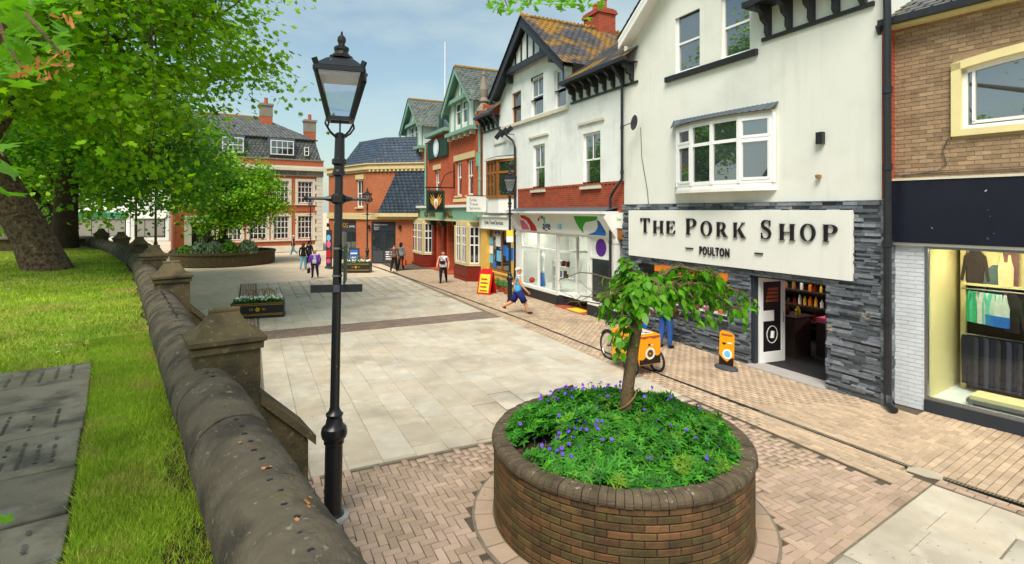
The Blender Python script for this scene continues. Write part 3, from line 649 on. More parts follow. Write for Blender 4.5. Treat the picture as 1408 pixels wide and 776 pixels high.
# gable bargeboards and roof
gm = MB()
for sx in (-1, 1):
    a_, b_ = Vector((-4.3, -.48, 11.15)), Vector((-4.3 + sx * 3.05, -.48, 8.82))
    gm.prism([a_, a_ - Vector((0, 0, .34)), b_ - Vector((0, 0, .3)), b_], (0, .05, 0))
    gm.prism([a_ - Vector((0, 0, .12)), a_ - Vector((0, 0, .16)), b_ - Vector((0, 0, .16)), b_ - Vector((0, 0, .12))], (0, .5, 0))
gm.build('bargeboard', 'white_paint', P)
for sx in (-1, 1): slate_slope(P, (-4.3 + sx * 3.1, -.5, 8.83), (-4.3 + sx * 3.1, 6, 8.83), (-4.3, 6, 11.2), (-4.3, -.5, 11.2), 'slate_plain')
# first-floor bow window
nb = 5; xs_ = [-5.36, -5.06, -4.42, -3.74, -3.0, -2.3]; ys_ = [0.0, -.22, -.36, -.38, -.30, -.06]
fr = MB(); zt = 5.8; zb = 4.24; split = (5.42, 5.42, 5.36, 5.36, 5.36)
for i in range(6): fr.box(xs_[i] - .045, xs_[i] + .045, ys_[i] - .045, ys_[i] + .045, zb, zt)
for i in range(5):
    a_, b_ = (xs_[i], ys_[i]), (xs_[i + 1], ys_[i + 1])
    for z, h in ((zb + .045, .09), (zt - .04, .08), (split[i] - .1, .08)): fr.beam((*a_, z), (*b_, z), .07, h)
bwo = fr.build('bow_window', 'upvc', P)
for i in range(5):
    a_, b_ = Vector((xs_[i], ys_[i], 0)), Vector((xs_[i + 1], ys_[i + 1], 0)); d = (b_ - a_).normalized()
    a_, b_ = a_ + d * .05, b_ - d * .05; s_ = split[i] - .1
    if i in (1, 4) or True:
        for z0, z1 in ((zb + .09, s_ - .04), (s_ + .04, zt - .08)):
            MB().prism([(*a_.xy, z0), (*b_.xy, z0), (*b_.xy, z1), (*a_.xy, z1)], Vector((-d.y, d.x, 0)) * .006).build('pane', 'glass_sky', bwo)
fr = MB()
for i in range(5):
    if i in (0, 1, 4):
        fr = MB()
        a_, b_ = Vector((xs_[i], ys_[i] - .02, 0)), Vector((xs_[i + 1], ys_[i + 1] - .02, 0)); d = (b_ - a_).normalized(); a_ = a_ + d * .055; b_ = b_ - d * .055
        for z0, z1 in ((zb + .1, split[i] - .15), (split[i] - .05, zt - .09)):
            for p_, q_ in (((*a_.xy, z0), (*b_.xy, z0)), ((*a_.xy, z1), (*b_.xy, z1))): fr.beam(p_, q_, .06, .06)
            fr.beam((*a_.xy, z0), (*a_.xy, z1), .06, .06, (1, 0, 0)); fr.beam((*b_.xy, z0), (*b_.xy, z1), .06, .06, (1, 0, 0))
        fr.build('casement', 'upvc', bwo)['kind'] = 'stuff'
flo = [(x, y - .08) for x, y in zip(xs_, ys_)]
MB().prism([(-5.5, .1, 4.06)] + [(x, y, 4.06) for x, y in flo] + [(-2.18, .1, 4.06)], (0, 0, .085)).build('sill', 'white_paint', bwo)
MB().prism([(-5.42, .1, 4.145)] + [(x, y + .05, 4.145) for x, y in flo] + [(-2.25, .1, 4.145)], (0, 0, .1)).build('apron', 'white_paint', bwo)
MB().prism([(-5.44, .0, 5.8)] + [(x, y + .05, 5.8) for x, y in flo] + [(-2.25, .0, 5.8)], (0, 0, .07)).build('head', 'pale_stone', bwo)
cn = MB(); top = [(-5.45, -.01, 6.08), (-2.2, -.01, 6.02)]
ed = [(x + (-.08 if i == 0 else .08 if i == 5 else 0), y - .06, 5.86) for i, (x, y) in enumerate(flo)]
for i in range(5):
    f0, f1 = i / 5, (i + 1) / 5; t0 = Vector(top[0]).lerp(Vector(top[1]), f0); t1 = Vector(top[0]).lerp(Vector(top[1]), f1); cn.prism([ed[i], ed[i + 1], t1, t0], (0, .02, .02))
cn.build('canopy', 'lead', bwo); rl = MB()
for k in range(26):
    f = k / 25; i = min(4, int(f * 5)); g_ = f * 5 - i; e = Vector(ed[i]).lerp(Vector(ed[i + 1]), g_); t = Vector(top[0]).lerp(Vector(top[1]), f); rl.tube([e + Vector((0, -.005, .012)), t + Vector((0, -.005, .012))], .014, 5)
rl.build('canopy_rolls', 'lead', bwo)
# signboard with raised serif letters
sg = MB().box(-7.25, -.5, -.16, -.06, 2.24, 3.61).build('signboard', 'sign_white', P, bevel=.006)
class Ser:
    "raised serif capitals, unit cap height, drawn in the x-z plane"
    def __init__(s, d=.04): s.m = MB(); s.d = d
    def pl(s, pts): s.m.prism([(x, 0, z) for x, z in pts], (0, s.d, 0))
    def bx(s, a, b, c, d): s.pl([(a, c), (b, c), (b, d), (a, d)])
    def ser(s, x, z, w=.3, t=.035, br=.05, up=True):
        s.bx(x - w / 2, x + w / 2, z if up else z - t, z + t if up else z)
    def stem(s, x, w=.16, z0=0., z1=1.): s.bx(x - w / 2, x + w / 2, z0, z1); s.ser(x, z0); s.ser(x, z1, up=False)
    def ring(s, cx, cz, ro, rz, ri, riz, a0=0, a1=2 * PI, n=28):
        for k in range(n):
            t0, t1 = a0 + (a1 - a0) * k / n, a0 + (a1 - a0) * (k + 1) / n
            s.pl([(cx + ro * math.cos(t0), cz + rz * math.sin(t0)), (cx + ro * math.cos(t1), cz + rz * math.sin(t1)), (cx + ri * math.cos(t1), cz + riz * math.sin(t1)), (cx + ri * math.cos(t0), cz + riz * math.sin(t0))])
    def letter(s, ch):
        if ch == 'T': s.stem(.4, .17); s.bx(.02, .78, .955, 1.); s.pl([(.02, 1.), (.02, .72), (.06, .72), (.13, .96)]); s.pl([(.78, 1.), (.67, .96), (.74, .72), (.78, .72)]); return .8
        if ch == 'H': s.stem(.17, .17); s.stem(.71, .17); s.bx(.25, .63, .47, .515); return .88
        if ch == 'E':
            s.stem(.17, .17); s.bx(.2, .7, 0, .04); s.bx(.2, .68, .96, 1.); s.bx(.25, .5, .48, .525); s.pl([(.7, 0), (.74, .28), (.7, .28), (.58, .03)]); s.pl([(.68, 1.), (.57, .97), (.66, .74), (.7, .74)]); s.pl([(.48, .36), (.52, .36), (.52, .65), (.48, .65)]); return .76
        if ch in 'PR':
            s.stem(.17, .17); s.bx(.2, .42, .96, 1.); s.bx(.2, .42, .46, .5); s.ring(.42, .73, .3, .27, .13, .23, -PI / 2, PI / 2, 14)
            if ch == 'R': s.pl([(.36, .47), (.55, .47), (.82, .03), (.62, .0)]); s.bx(.6, .9, 0, .04); return .9
            return .76
        if ch == 'O': s.ring(.44, .5, .44, .52, .26, .48); return .9
        if ch == 'K': s.stem(.17, .17); s.pl([(.25, .36), (.3, .42), (.78, .97), (.7, .97)]); s.ser(.72, 1., .28, up=False); s.pl([(.36, .5), (.5, .62), (.88, .02), (.66, .0)]); s.ser(.76, 0, .32); return .94
        if ch == 'S':
            c = [(.60, .80), (.56, .90), (.46, .965), (.34, .975), (.21, .92), (.14, .80), (.17, .67), (.28, .585), (.42, .51), (.55, .43), (.61, .30), (.57, .13), (.45, .035), (.31, .02), (.18, .07), (.10, .21)]
            w = [.02, .025, .04, .05, .09, .13, .15, .16, .165, .16, .14, .1, .06, .045, .03, .02]
            for i in range(len(c) - 1):
                def off(k):
                    p = Vector(c[k]); t = (Vector(c[min(k + 1, len(c) - 1)]) - Vector(c[max(k - 1, 0)])).normalized(); nn = Vector((-t.y, t.x)) * w[k] / 2; return p + nn, p - nn
                a_, b_ = off(i); c_, d_ = off(i + 1); s.pl([tuple(a_), tuple(c_), tuple(d_), tuple(b_)])
            s.bx(.57, .62, .68, .98); s.bx(.08, .12, .02, .33); return .74
for ch, px0, px1, py0, py1 in [('T', 880, 893, 300, 319.6), ('H', 897, 912, 303.5, 320.6), ('E', 915, 928, 304, 321.3), ('P', 942, 957.5, 300.5, 322.5), ('O', 963, 978.5, 304.2, 324), ('R', 984, 1000, 305.5, 325.3), ('K', 1007, 1025, 306, 326.6), ('S', 1044.5, 1061, 302.4, 328.6), ('H', 1070, 1093, 307.8, 330), ('O', 1100, 1121, 308, 331.4), ('P', 1130, 1152, 308.8, 332.2)]:
    u0, zt_ = S.pt(px0, py0, -.2); u1, _ = S.pt(px1, py0, -.2); _, zb_ = S.pt(px0, py1, -.2)
    s_ = Ser(.035); wd = s_.letter(ch); o = s_.m.build('letter', 'letter_black', sg, (u0, -.205, zb_)); o.scale = ((u1 - u0) / wd, 1, zt_ - zb_)
u0, z0_ = S.pt(961, 348, -.2); text('lettering', 'POULTON', .29, (u0, -.19, 2.485), 'letter_black', sg, sx=.62, ext=.012, off=.006, space=1.22)
for a_, b_ in ((942, 952), (1037, 1048)):
    x0_, z_ = S.pt(a_, 341 + (a_ - 942) * .075, -.2); x1_, _ = S.pt(b_, 341, -.2); MB().box(x0_, x1_, -.2, -.165, z_ - .02, z_ + .012).build('dash', 'letter_black', sg)
# cladding: dark backing with individual slate strips
WX0, WX1, WZ0, WZ1 = -6.95, -3.55, .9, 2.05; DX0, DX1, DZ = -2.92, -1.06, 2.12
op = [(WX0, WX1, WZ0, WZ1), (DX0, DX1, -.1, DZ)]
cl = MB(); cl.wall(XL, 0, -.05, 3.8, [(WX0, WX1, WZ0, WZ1, .25), (DX0, DX1, -.05, DZ, .35)], y=-.0)
cl.quad((0, 0, -.05), (0, 8, -.05), (0, 8, 3.8), (0, 0, 3.8)); cl.quad((XL, -.0, -.05), (XL, -.0, 3.8), (XL, 8, 3.8), (XL, 8, -.05))
clo = cl.build('cladding', 'clad_back', P)
pieces = []; z = 0.
while z < 3.79:
    h = min(random.choice((.035, .045, .055, .07)), 3.8 - z); x = XL - random.random() * .3
    while x < 0:
        l = random.uniform(.12, .5); a_, b_ = max(x, XL), min(x + l, 0.)
        for (hx0, hx1, hz0, hz1) in op + [(-7.2, -.55, 2.3, 3.55)]:
            if hz0 < z + h / 2 < hz1 and a_ < hx1 and b_ > hx0:
                if a_ < hx0 - .03: b_ = hx0
                elif b_ > hx1 + .03: a_ = hx1
                else: a_ = b_
        if b_ - a_ > .03: pieces.append((a_, b_, z, z + h - .004, random.uniform(.015, .1)))
        x += l
    z += h
def sv(q): return (S.w((q[0] + q[1]) / 2, 0)).y / max(.05, q[1] - q[0])
pieces.sort(key=sv); um = MB(); um.prism([(0, 0, 0), (1, 0, 0), (1, -.9, .04), (1, -1, .3), (1, -.97, .9), (1, -.86, 1), (0, -.8, 1), (0, -.93, .75), (0, -.96, .2), (0, -.88, 0)][0:2] + [(1, 0, 1), (0, 0, 1)], (0, -1, 0)); um = um.mesh('cladding_stone')
rest = MB()
for i, (a_, b_, z0, z1, d) in enumerate(pieces):
    if i < 300: link('cladding_stone', um, 'clad_stone', clo, (a_ + .002, 0, z0), (0, 0, random.gauss(0, .01)), (b_ - a_ - .004, d, z1 - z0))
    else: rest.box(a_ + .002, b_ - .002, -d, 0, z0, z1)
rest.build('small_cladding_stones', 'clad_stone', clo)['kind'] = 'stuff'
m = MB(); z = 0.
while z < 3.78:
    h = random.choice((.06, .09, .12)); m.box(-.01, .05 + random.random() * .02, -.06 - random.random() * .02, .25, z, min(z + h - .006, 3.79)); z += h
m.build('corner_stones', 'clad_stone', clo)['kind'] = 'stuff'
# shop window with counter display
wo = MB(); wo.box(WX0, WX0 + .07, .02, .12, WZ0, WZ1); wo.box(WX1 - .07, WX1, .02, .12, WZ0, WZ1); wo.box(WX0 + .07, WX1 - .07, .02, .12, WZ0, WZ0 + .07); wo.box(WX0 + .07, WX1 - .07, .02, .12, WZ1 - .05, WZ1); wo.box(-5.3, -5.24, .02, .12, WZ0 + .07, WZ1 - .05)
wo = wo.build('shop_window', 'charcoal', P)
for a_, b_ in ((WX0 + .07, -5.3), (-5.24, WX1 - .07)): MB().box(a_, b_, .06, .066, WZ0 + .07, WZ1 - .05).build('pane', 'shop_glass', wo)
MB().box(WX0 - .05, WX1 + .05, -.16, .02, WZ0 - .09, WZ0 - .005).build('sill', 'charcoal', wo, bevel=.01)
MB().box(-6.2, WX1 - .0, -.055, .0, 1.86, 2.06).build('orange_banner', 'orange_print', P)
text('lettering', 'TRADITIONAL BUTCHERS & CATERERS', .09, (-5.6, -.058, 1.93), 'dark_print', P, ext=.001)
# interior
im = MB(); im.quad((XL + .1, 3.6, 0), (-.1, 3.6, 0), (-.1, 3.6, 3.), (XL + .1, 3.6, 3.)); im.quad((XL + .1, .3, 2.6), (-.1, .3, 2.6), (-.1, 3.6, 2.6), (XL + .1, 3.6, 2.6)); im.quad((-.1, .3, 0), (-.1, 3.6, 0), (-.1, 3.6, 2.6), (-.1, .3, 2.6)); im.quad((XL + .1, .3, 0), (XL + .1, 3.6, 0), (XL + .1, 3.6, 2.6), (XL + .1, .3, 2.6)); im.build('interior', 'interior_dark', P)
MB().box(XL + .1, -.1, .02, 3.6, .0, .02).build('shop_floor', 'doormat', P)
MB().box(DX0 - .02, DX1 + .02, -.22, .3, -.02, .028).build('threshold', 'concrete', P, bevel=.006)
co = MB().box(-5.2, -2.75, 1.3, 1.9, .02, .98).build('counter', 'counter_wood', P); MB().box(-5.25, -2.7, 1.25, 1.95, .98, 1.02).build('counter_top', 'dark_print', co)
sh = MB(); [sh.box(-7., -1., 2.9, 3.25, z, z + .03) for z in (.6, 1.0, 1.4, 1.8)]; sh = sh.build('back_shelf', 'counter_wood', P)
goods = [('maroon', .1), ('counter_wood', .1), ('orange_print', .1), ('yellow_print', .08), ('hessian', .1), ('white_print', .09), ('maroon', .1)]
for z in (.63, 1.03, 1.43, 1.83):
    x = -6.6
    while x < -1.6:
        g_, w_ = random.choice(goods); h = random.uniform(.15, .28); MB().lathe([(w_ * .5, 0), (w_ * .5, h * .7), (w_ * .2, h * .8), (w_ * .2, h)], 8).build('jar', g_, sh, (x, 3.05, z)); x += random.uniform(.12, .26)
MB().box(-2.68, -1.2, 2.0, 2.7, .02, .85).build('meat_cabinet', 'counter_wood', P); MB().box(-2.66, -1.25, 1.95, 2.65, .86, .98).build('meat_tray', 'petal_pink', P); MB().box(-2.6, -1.3, 2.5, 2.6, 1.3, 1.36).build('cabinet_lamp', 'deli_light', P)
MB().box(WX0 + .1, WX1 - .1, .2, .9, .5, .95).build('display_counter', 'interior_white', P)
for k in range(26): MB().box(-.1, .1, -.09, .09, 0, .08).build('meat_pack', random.choice(('petal_pink', 'red', 'hessian', 'white_print', 'orange_print')), P, (random.uniform(WX0 + .3, WX1 - .3), random.uniform(.3, .8), .952), (0, 0, random.random()))
MB().box(WX0 + .1, WX1 - .1, .9, 1.0, 1.25, 1.28).build('shelf', 'interior_white', P)
for k in range(14): MB().box(-.08, .08, -.05, .05, 0, random.uniform(.08, .2)).build('packet', random.choice(('orange_print', 'hessian', 'yellow_print', 'white_print')), P, (WX0 + .3 + k * .22, .95, 1.282))
part('ceiling_light', 'shop_light', P, (-4.0, -3.2, 2.3, 2.4, 2.55, 2.58)); part('ceiling_light', 'shop_light', P, (-5.8, -4.6, 1.2, 1.35, 2.55, 2.58))
for k in range(12): MB().lathe([(.05, 0), (.06, .12), (.03, .16), (.03, .2)], 8).build('counter_jar', random.choice(('hessian', 'white_print', 'orange_print', 'maroon', 'yellow_print')), co, (-5.0 + .19 * k, 1.6 + random.gauss(0, .1), 1.02))
# open door leaf
fd = MB(); fd.box(DX0, DX0 + .07, .02, .16, .03, DZ); fd.box(DX1 - .07, DX1, .02, .16, .03, DZ); fd.box(DX0 + .07, DX1 - .07, .02, .16, DZ - .06, DZ); fd.build('door_frame', 'charcoal', P)
dl = MB(); dl.box(0, .05, 0, .11, .03, 2.04); dl.box(0, .05, .66, .78, .03, 2.04); dl.box(0, .05, .11, .66, .03, .28); dl.box(0, .05, .11, .66, 1.93, 2.04)
dl = dl.build('door', 'upvc', P, (DX0 + .075, .14, 0), (0, 0, -.1), bevel=.004)
MB().box(.018, .032, .11, .66, .28, 1.93).build('door_glass', 'letter_black', dl)
em = MB(); [em.tube([(.034, .39 + .16 * math.cos(t), .68 + .2 * math.sin(t)), (.034, .39 + .16 * math.cos(t + .3), .68 + .2 * math.sin(t + .3))], .012, 4) for t in [k * .3 for k in range(21)]]; em.tube([(.034, .38, .6), (.034, .4, .76)], .05, 6); em.build('round_emblem', 'white_print', dl)
for k in range(4): MB().box(.033, .036, .2 + .02 * k, .58, 1.45 + .09 * k, 1.51 + .09 * k).build('print_line', 'terracotta', dl)
MB().box(.033, .036, .12, .45, 1.0, 1.25).build('print_panel', 'white_print', dl); MB().tube([(.06, .72, .95), (.06, .72, 1.2)], .012, 6).build('door_handle', 'steel', dl)
# wall furniture
lt = MB().box(-.07, .07, -.1, 0, -.12, .12).build('wall_light', 'black_paint', P, (-1.19, -.005, 5.09)); MB().lathe([(.05, 0), (.06, .06), (.02, .08)], 10).build('hook', 'hessian', P, (-1.23, -.06, 4.27))
dsh = MB().lathe([(.01, .06), (.12, .045), (.22, 0), (.23, .01), (.12, .06), (.01, .075)], 18).build('satellite_dish', 'rubber_grey', P, (-6.8, -.3, 6.22), (rad(78), 0, rad(-62))); MB().tube([(0, 0, .05), (0, -.1, .25), (.1, -.15, .3)], .015, 6).build('dish_arm', 'black_paint', dsh)
pipe(P, [(-6.82, -.05, 6.1), (-6.8, -.02, 5.2), (-6.55, -.02, 4.2), (-6.5, -.02, 3.8)], .008, name='cable', collars=False)
pipe(P, [(.1, -.1, 8.2), (.12, -.1, 7.2), (.13, -.1, .25), (.2, -.2, .1), (.35, -.3, .06)], .065)
part('chimney', 'red_band_brick', P, (-4.8, -3.9, 5., 5.7, 10.6, 12.4))

# ------------------------------------------------------------------ white gabled house with charity shop and travel agent
H_ = thing('white_gabled_house', 'white rendered house with black gable over charity shop and travel agent', 'building', *TF)
X0, X1 = -19.05, XL - .005
wins = [(-13.72, -12.72, 4.45, 6.3), (-10.0, -8.94, 4.45, 6.3), (-13.9, -12.84, 7.5, 9.15), (-11.98, -11.1, 7.5, 9.0), (-15.72, -14.8, 7.4, 8.85), (-18.1, -15.3, 4.2, 5.95)]
m = MB(); m.wall(X0, X1, 4.55, 8.2, [w for w in wins if w[2] < 7][:0] + [(a_, b_, c_, d_) for a_, b_, c_, d_ in wins[:2]] + [wins[5]] + [(a_, b_, c_, 8.2) for a_, b_, c_, d_ in wins[2:5]], y=0)
m.wall(-17.0, -10.7, 8.2, 9.0, [(a_, b_, 8.2, min(d_, 9.0)) for a_, b_, c_, d_ in wins[2:5]], y=0); m.poly([(-17.0, 0, 9.0), (-15.72, 0, 9.0), (-13.9, 0, 9.0), (-13.9, 0, 9.15), (-12.84, 0, 9.15), (-12.84, 0, 9.0), (-10.7, 0, 9.0), (-13.85, 0, 11.5)])
m.quad((X0, 0, 0), (X0, 0, 8.2), (X0, 8, 8.2), (X0, 8, 0)); m.build('wall', 'render_white', H_)
m = MB(); m.wall(-15.1, X1, 3.55, 4.552, [(wins[0][0], wins[0][1], 4.45, 4.6), (wins[1][0], wins[1][1], 4.45, 4.6)], y=.002); m.build('brick_band', 'red_band_brick', H_)
m = MB(); m.wall(X0, -15.1, 3.5, 4.552, [(-18.1, -15.3, 4.2, 4.6)], y=.001); m.build('lower_render', 'render_white', H_)
dt = MB(); [dt.box(x, x + .11, -.035, 0, 4.48, 4.55) for x in np.arange(-15.05, X1 - .1, .22)]; dt.build('dentil_course', 'red_band_brick', H_)
for w in wins[:2]: window(H_, *w, y=.12, rows=(.5,), fw=.075, sill=.1, sillmat='pale_stone', glass='glass_sky')
for w in wins[2:4]: window(H_, *w, y=.12, rows=(.5,), fw=.075, glass='glass_sky')
wn = window(H_, *wins[4], y=.12, rows=(.5,), fw=.08, frame='brown_wood')
vb = MB(); [vb.box((w[0] + w[1]) / 2 - .018, (w[0] + w[1]) / 2 + .018, .075, .1, (w[2] + w[3]) / 2, w[3] - .07) for w in wins[:4]]; vb.build('glazing_bars', 'upvc', H_)
part('sill_band', 'pale_stone', H_, (-16.6, -10.9, -.1, -.002, 7.34, 7.48))
part('drip_mould', 'pale_stone', H_, (-14.0, -12.4, -.07, -.002, 6.6, 6.68), (-10.25, -8.7, -.07, -.002, 6.62, 6.7), (-17.6, -16.2, -.06, -.002, 6.75, 6.82))
# gable: bargeboards, tie beam, studs
ax, az = -13.85, 11.62
for sx, ex, ez in ((-1, -17.1, 8.9), (1, -10.55, 8.95)):
    a_, b_ = Vector((ax, -.5, az)), Vector((ex, -.5, ez)); MB().prism([a_, a_ - Vector((0, 0, .42)), b_ - Vector((0, 0, .36)), b_], (0, .07, 0)).build('bargeboard', 'black_paint', H_)
    MB().prism([a_ - Vector((0, 0, .1)), a_ - Vector((0, 0, .15)), b_ - Vector((0, 0, .15)), b_ - Vector((0, 0, .1))], (0, .5, 0)).build('soffit', 'black_paint', H_)
tb = MB(); tb.box(-15.6, -11.9, -.36, -.24, 9.62, 9.86); tb.box(-15.75, -15.55, -.3, 0, 9.3, 9.64); tb.box(-11.95, -11.75, -.3, 0, 9.3, 9.64); tb.build('tie_beam', 'black_paint', H_)
pg = MB(); pg.poly([(-15.5, -.2, 9.86), (-12.05, -.2, 9.86), (-13.8, -.2, 11.3)]); pg.build('gable_panel', 'plaster_white', H_)
for x in (-14.9, -14.35, -13.8, -13.25, -12.7): MB().box(x - .05, x + .05, -.24, -.205, 9.87, 11.42 - abs(x + 13.8) * .82).build('gable_stud', 'black_paint', H_)
slate_slope(H_, (-10.45, -.55, 8.9), (-10.45, 8, 8.9), (ax, 8, 11.68), (ax, -.55, 11.68), 'slate'); slate_slope(H_, (-17.2, -.55, 8.85), (-17.2, 8, 8.85), (ax, 8, 11.68), (ax, -.55, 11.68), 'slate')
rt = MB()
for k in range(44): y = -.5 + k * .195; rt.box(ax - .09, ax + .09, y, y + .185, 11.66, 11.73); rt.lathe([(.05, 0), (.055, .05), (.02, .1)], 6, (ax, y + .09, 11.72))
rt.build('ridge_crest', 'ridge_tile', H_); MB().lathe([(.04, 0), (.03, .2), (.05, .25), (.005, .4)], 8).build('finial', 'ridge_tile', H_, (ax, -.5, 11.7))
# right and left bracketed eaves
for xa, xb, nbk in ((-10.75, -6.98, 8), (X0 + .05, -16.9, 4)):
    part('gutter', 'black_paint', H_, (xa, xb, -.56, -.44, 8.12, 8.24), (xa, xb, -.44, -.02, 8.1, 8.13)); part('soffit_band', 'black_paint', H_, (xa, xb, -.055, -.002, 7.48, 7.55))
    for k in range(nbk): bracket(H_, xa + .25 + (xb - xa - .5) * k / max(1, nbk - 1), 8.1, 7.55, .1, .4)
    slate_slope(H_, (xa, -.5, 8.22), (xb, -.5, 8.22), (xb, 3.4, 11.0), (xa, 3.4, 11.0), 'slate')
ch = part('chimney', 'red_band_brick', H_, (-14.75, -13.55, 3.2, 4.1, 11.2, 12.35), (-14.82, -13.48, 3.13, 4.17, 12.35, 12.45), (-14.78, -13.52, 3.16, 4.14, 12.45, 12.55), (-14.7, -13.6, 3.25, 4.05, 12.55, 12.62))
for k in range(3): MB().lathe([(.13, 0), (.11, .35), (.13, .38), (.13, .45), (.09, .45)], 10).build('chimney_pot', 'terracotta', ch, (-14.5 + .36 * k, 3.65, 12.6))
# aerials and pipes
an = MB(); an.beam((-16.2, -.5, 6.95), (-14.9, -.5, 7.1), .03, .03)
for k, x in enumerate((-16.1, -15.6, -15.1)): an.beam((x, -.62, 6.85 + k * .05), (x, -.3, 7.25), .05, .2)
an.beam((-15.5, -.5, 7.0), (-15.5, 0, 7.0), .03, .03); an.build('floodlight_bar', 'black_paint', H_)
pipe(H_, [(-16.85, -.45, 8.1), (-16.7, -.2, 7.4), (-15.4, -.1, 6.7), (-15.2, -.1, 6.4), (-15.2, -.1, .1)], .05)
pipe(H_, [(-7.62, -.5, 8.1), (-7.62, -.12, 7.6), (-7.62, -.12, 4.6), (-7.9, -.25, 4.2), (-8.05, -.25, 4.0), (-8.05, -.25, 1.3)], .045)
pipe(H_, [(-16.0, -.02, 4.4), (-15.9, -.02, 3.6)], .02, 'black_paint', 'cable', False)
# oriel with timber lights
ox = [-18.1, -17.5, -16.3, -15.3]; oy = [0, -.42, -.42, 0]; om = MB()
for x, y in zip(ox, oy): om.box(x - .06, x + .06, y - .05, y + .06, 4.2, 5.9)
for i in range(3):
    for z, h in ((4.25, .12), (5.35, .1), (5.88, .1)): om.beam((ox[i], oy[i], z), (ox[i + 1], oy[i + 1], z), .09, h)
for x in (-17.1, -16.7): om.box(x - .045, x + .045, -.46, -.38, 4.3, 5.85)
oo = om.build('oriel_window', 'brown_wood', H_)
def pane_quad(parent, a_, b_, z0, z1, mat, inset=.05):
    a_, b_ = Vector((*a_, 0)), Vector((*b_, 0)); d = (b_ - a_).normalized(); a_ = a_ + d * inset; b_ = b_ - d * inset
    return MB().prism([(*a_.xy, z0), (*b_.xy, z0), (*b_.xy, z1), (*a_.xy, z1)], Vector((-d.y, d.x, 0)) * .006).build('pane', mat, parent)
op_ = [(ox[0], oy[0]), (ox[1], oy[1]), (-17.1, -.42), (-16.7, -.42), (ox[2], oy[2]), (ox[3], oy[3])]
for i in range(5):
    for z0, z1 in ((4.31, 5.3), (5.4, 5.83)): pane_quad(oo, op_[i], op_[i + 1], z0, z1, 'glass_sky')
MB().prism([(-18.2, 0, 5.94), (-17.55, -.55, 5.94), (-16.25, -.55, 5.94), (-15.2, 0, 5.94)], (0, 0, .1)).build('oriel_hood', 'pale_stone', oo); MB().prism([(-18.1, 0, 6.04), (-17.5, -.42, 6.04), (-16.3, -.42, 6.04), (-15.3, 0, 6.04)], (0, 0, .06)).build('oriel_roof', 'lead', oo)
MB().prism([(-18.15, 0, 3.5), (-17.5, -.4, 3.5), (-16.3, -.4, 3.5), (-15.3, 0, 3.5)], (0, 0, .68)).build('oriel_apron', 'white_paint', oo)
# --- charity shop front
A0, A1 = -15.1, -7.95
part('cornice', 'white_paint', H_, (A0, A1, -.62, .0, 3.5, 3.58), (A0, A1, -.5, .0, 3.42, 3.5)); MB().prism([(A0, -.6, 3.58), (A1, -.6, 3.58), (A1, .0, 3.7), (A0, .0, 3.7)], (0, .01, .02)).build('lead_flashing', 'lead', H_)
for x in (A0, A1 - .35): MB().prism([(x, -.6, 3.42), (x, -.12, 2.75), (x, 0, 2.75), (x, 0, 3.42)], (.35, 0, 0)).build('console', 'white_paint', H_)
fa = part('fascia', 'sign_white', H_, (A0 + .36, A1 - .36, -.16, .0, 2.76, 3.42))
def disc(parent, name, mat, cx, cz, r0, r1, a0, a1, y, n=18):
    m = MB(); 
    for k in range(n):
        t0, t1 = a0 + (a1 - a0) * k / n, a0 + (a1 - a0) * (k + 1) / n
        m.prism([(cx + r1 * math.cos(t0), y, cz + r1 * math.sin(t0)), (cx + r1 * math.cos(t1), y, cz + r1 * math.sin(t1)), (cx + r0 * math.cos(t1), y, cz + r0 * math.sin(t1)), (cx + r0 * math.cos(t0), y, cz + r0 * math.sin(t0))], (0, .006, 0))
    return m.build(name, mat, parent)
def swoosh(parent, mat, pts, y): return MB().prism([(x, y, z) for x, z in pts], (0, .006, 0)).build('swoosh', mat, parent)
swoosh(fa, 'red', [(-14.55, 3.4), (-14.2, 3.4), (-13.75, 3.3), (-13.2, 2.98), (-13.05, 2.78), (-13.6, 2.78), (-13.7, 3.0), (-14.0, 3.2), (-14.5, 3.3)], -.168)
swoosh(fa, 'petal_pink', [(-14.6, 3.2), (-14.3, 3.2), (-13.9, 3.0), (-13.7, 2.82), (-14.4, 2.8)], -.1665)
text('lettering', 'age', .46, (-12.6, -.168, 2.87), 'navy_print', fa, ext=.003, off=.008, sx=1.0); text('lettering', 'UK', .3, (-11.45, -.168, 2.9), 'sky_print', fa, ext=.003, off=.004, sx=.8)
for i, (dx, dz, c_) in enumerate(((0, 0, 'red'), (.13, .08, 'orange_print'), (.3, .1, 'navy_print'), (.46, .04, 'green_print'), (.5, -.08, 'sky_print'))): disc(fa, 'logo_dot', c_, -12.95 + dx, 3.24 + dz, 0.0, .07, 0, 2 * PI, -.168, 10)
swoosh(fa, 'green_print', [(-10.35, 3.41), (-8.75, 3.41), (-9.0, 3.28), (-9.6, 3.2), (-9.75, 3.02), (-9.7, 2.82), (-10.0, 3.0), (-10.2, 3.2)], -.168)
swoosh(fa, 'blue_print', [(-8.9, 3.3), (-8.45, 3.1), (-8.4, 2.78), (-9.45, 2.78), (-9.0, 2.9), (-8.85, 3.05)], -.168)
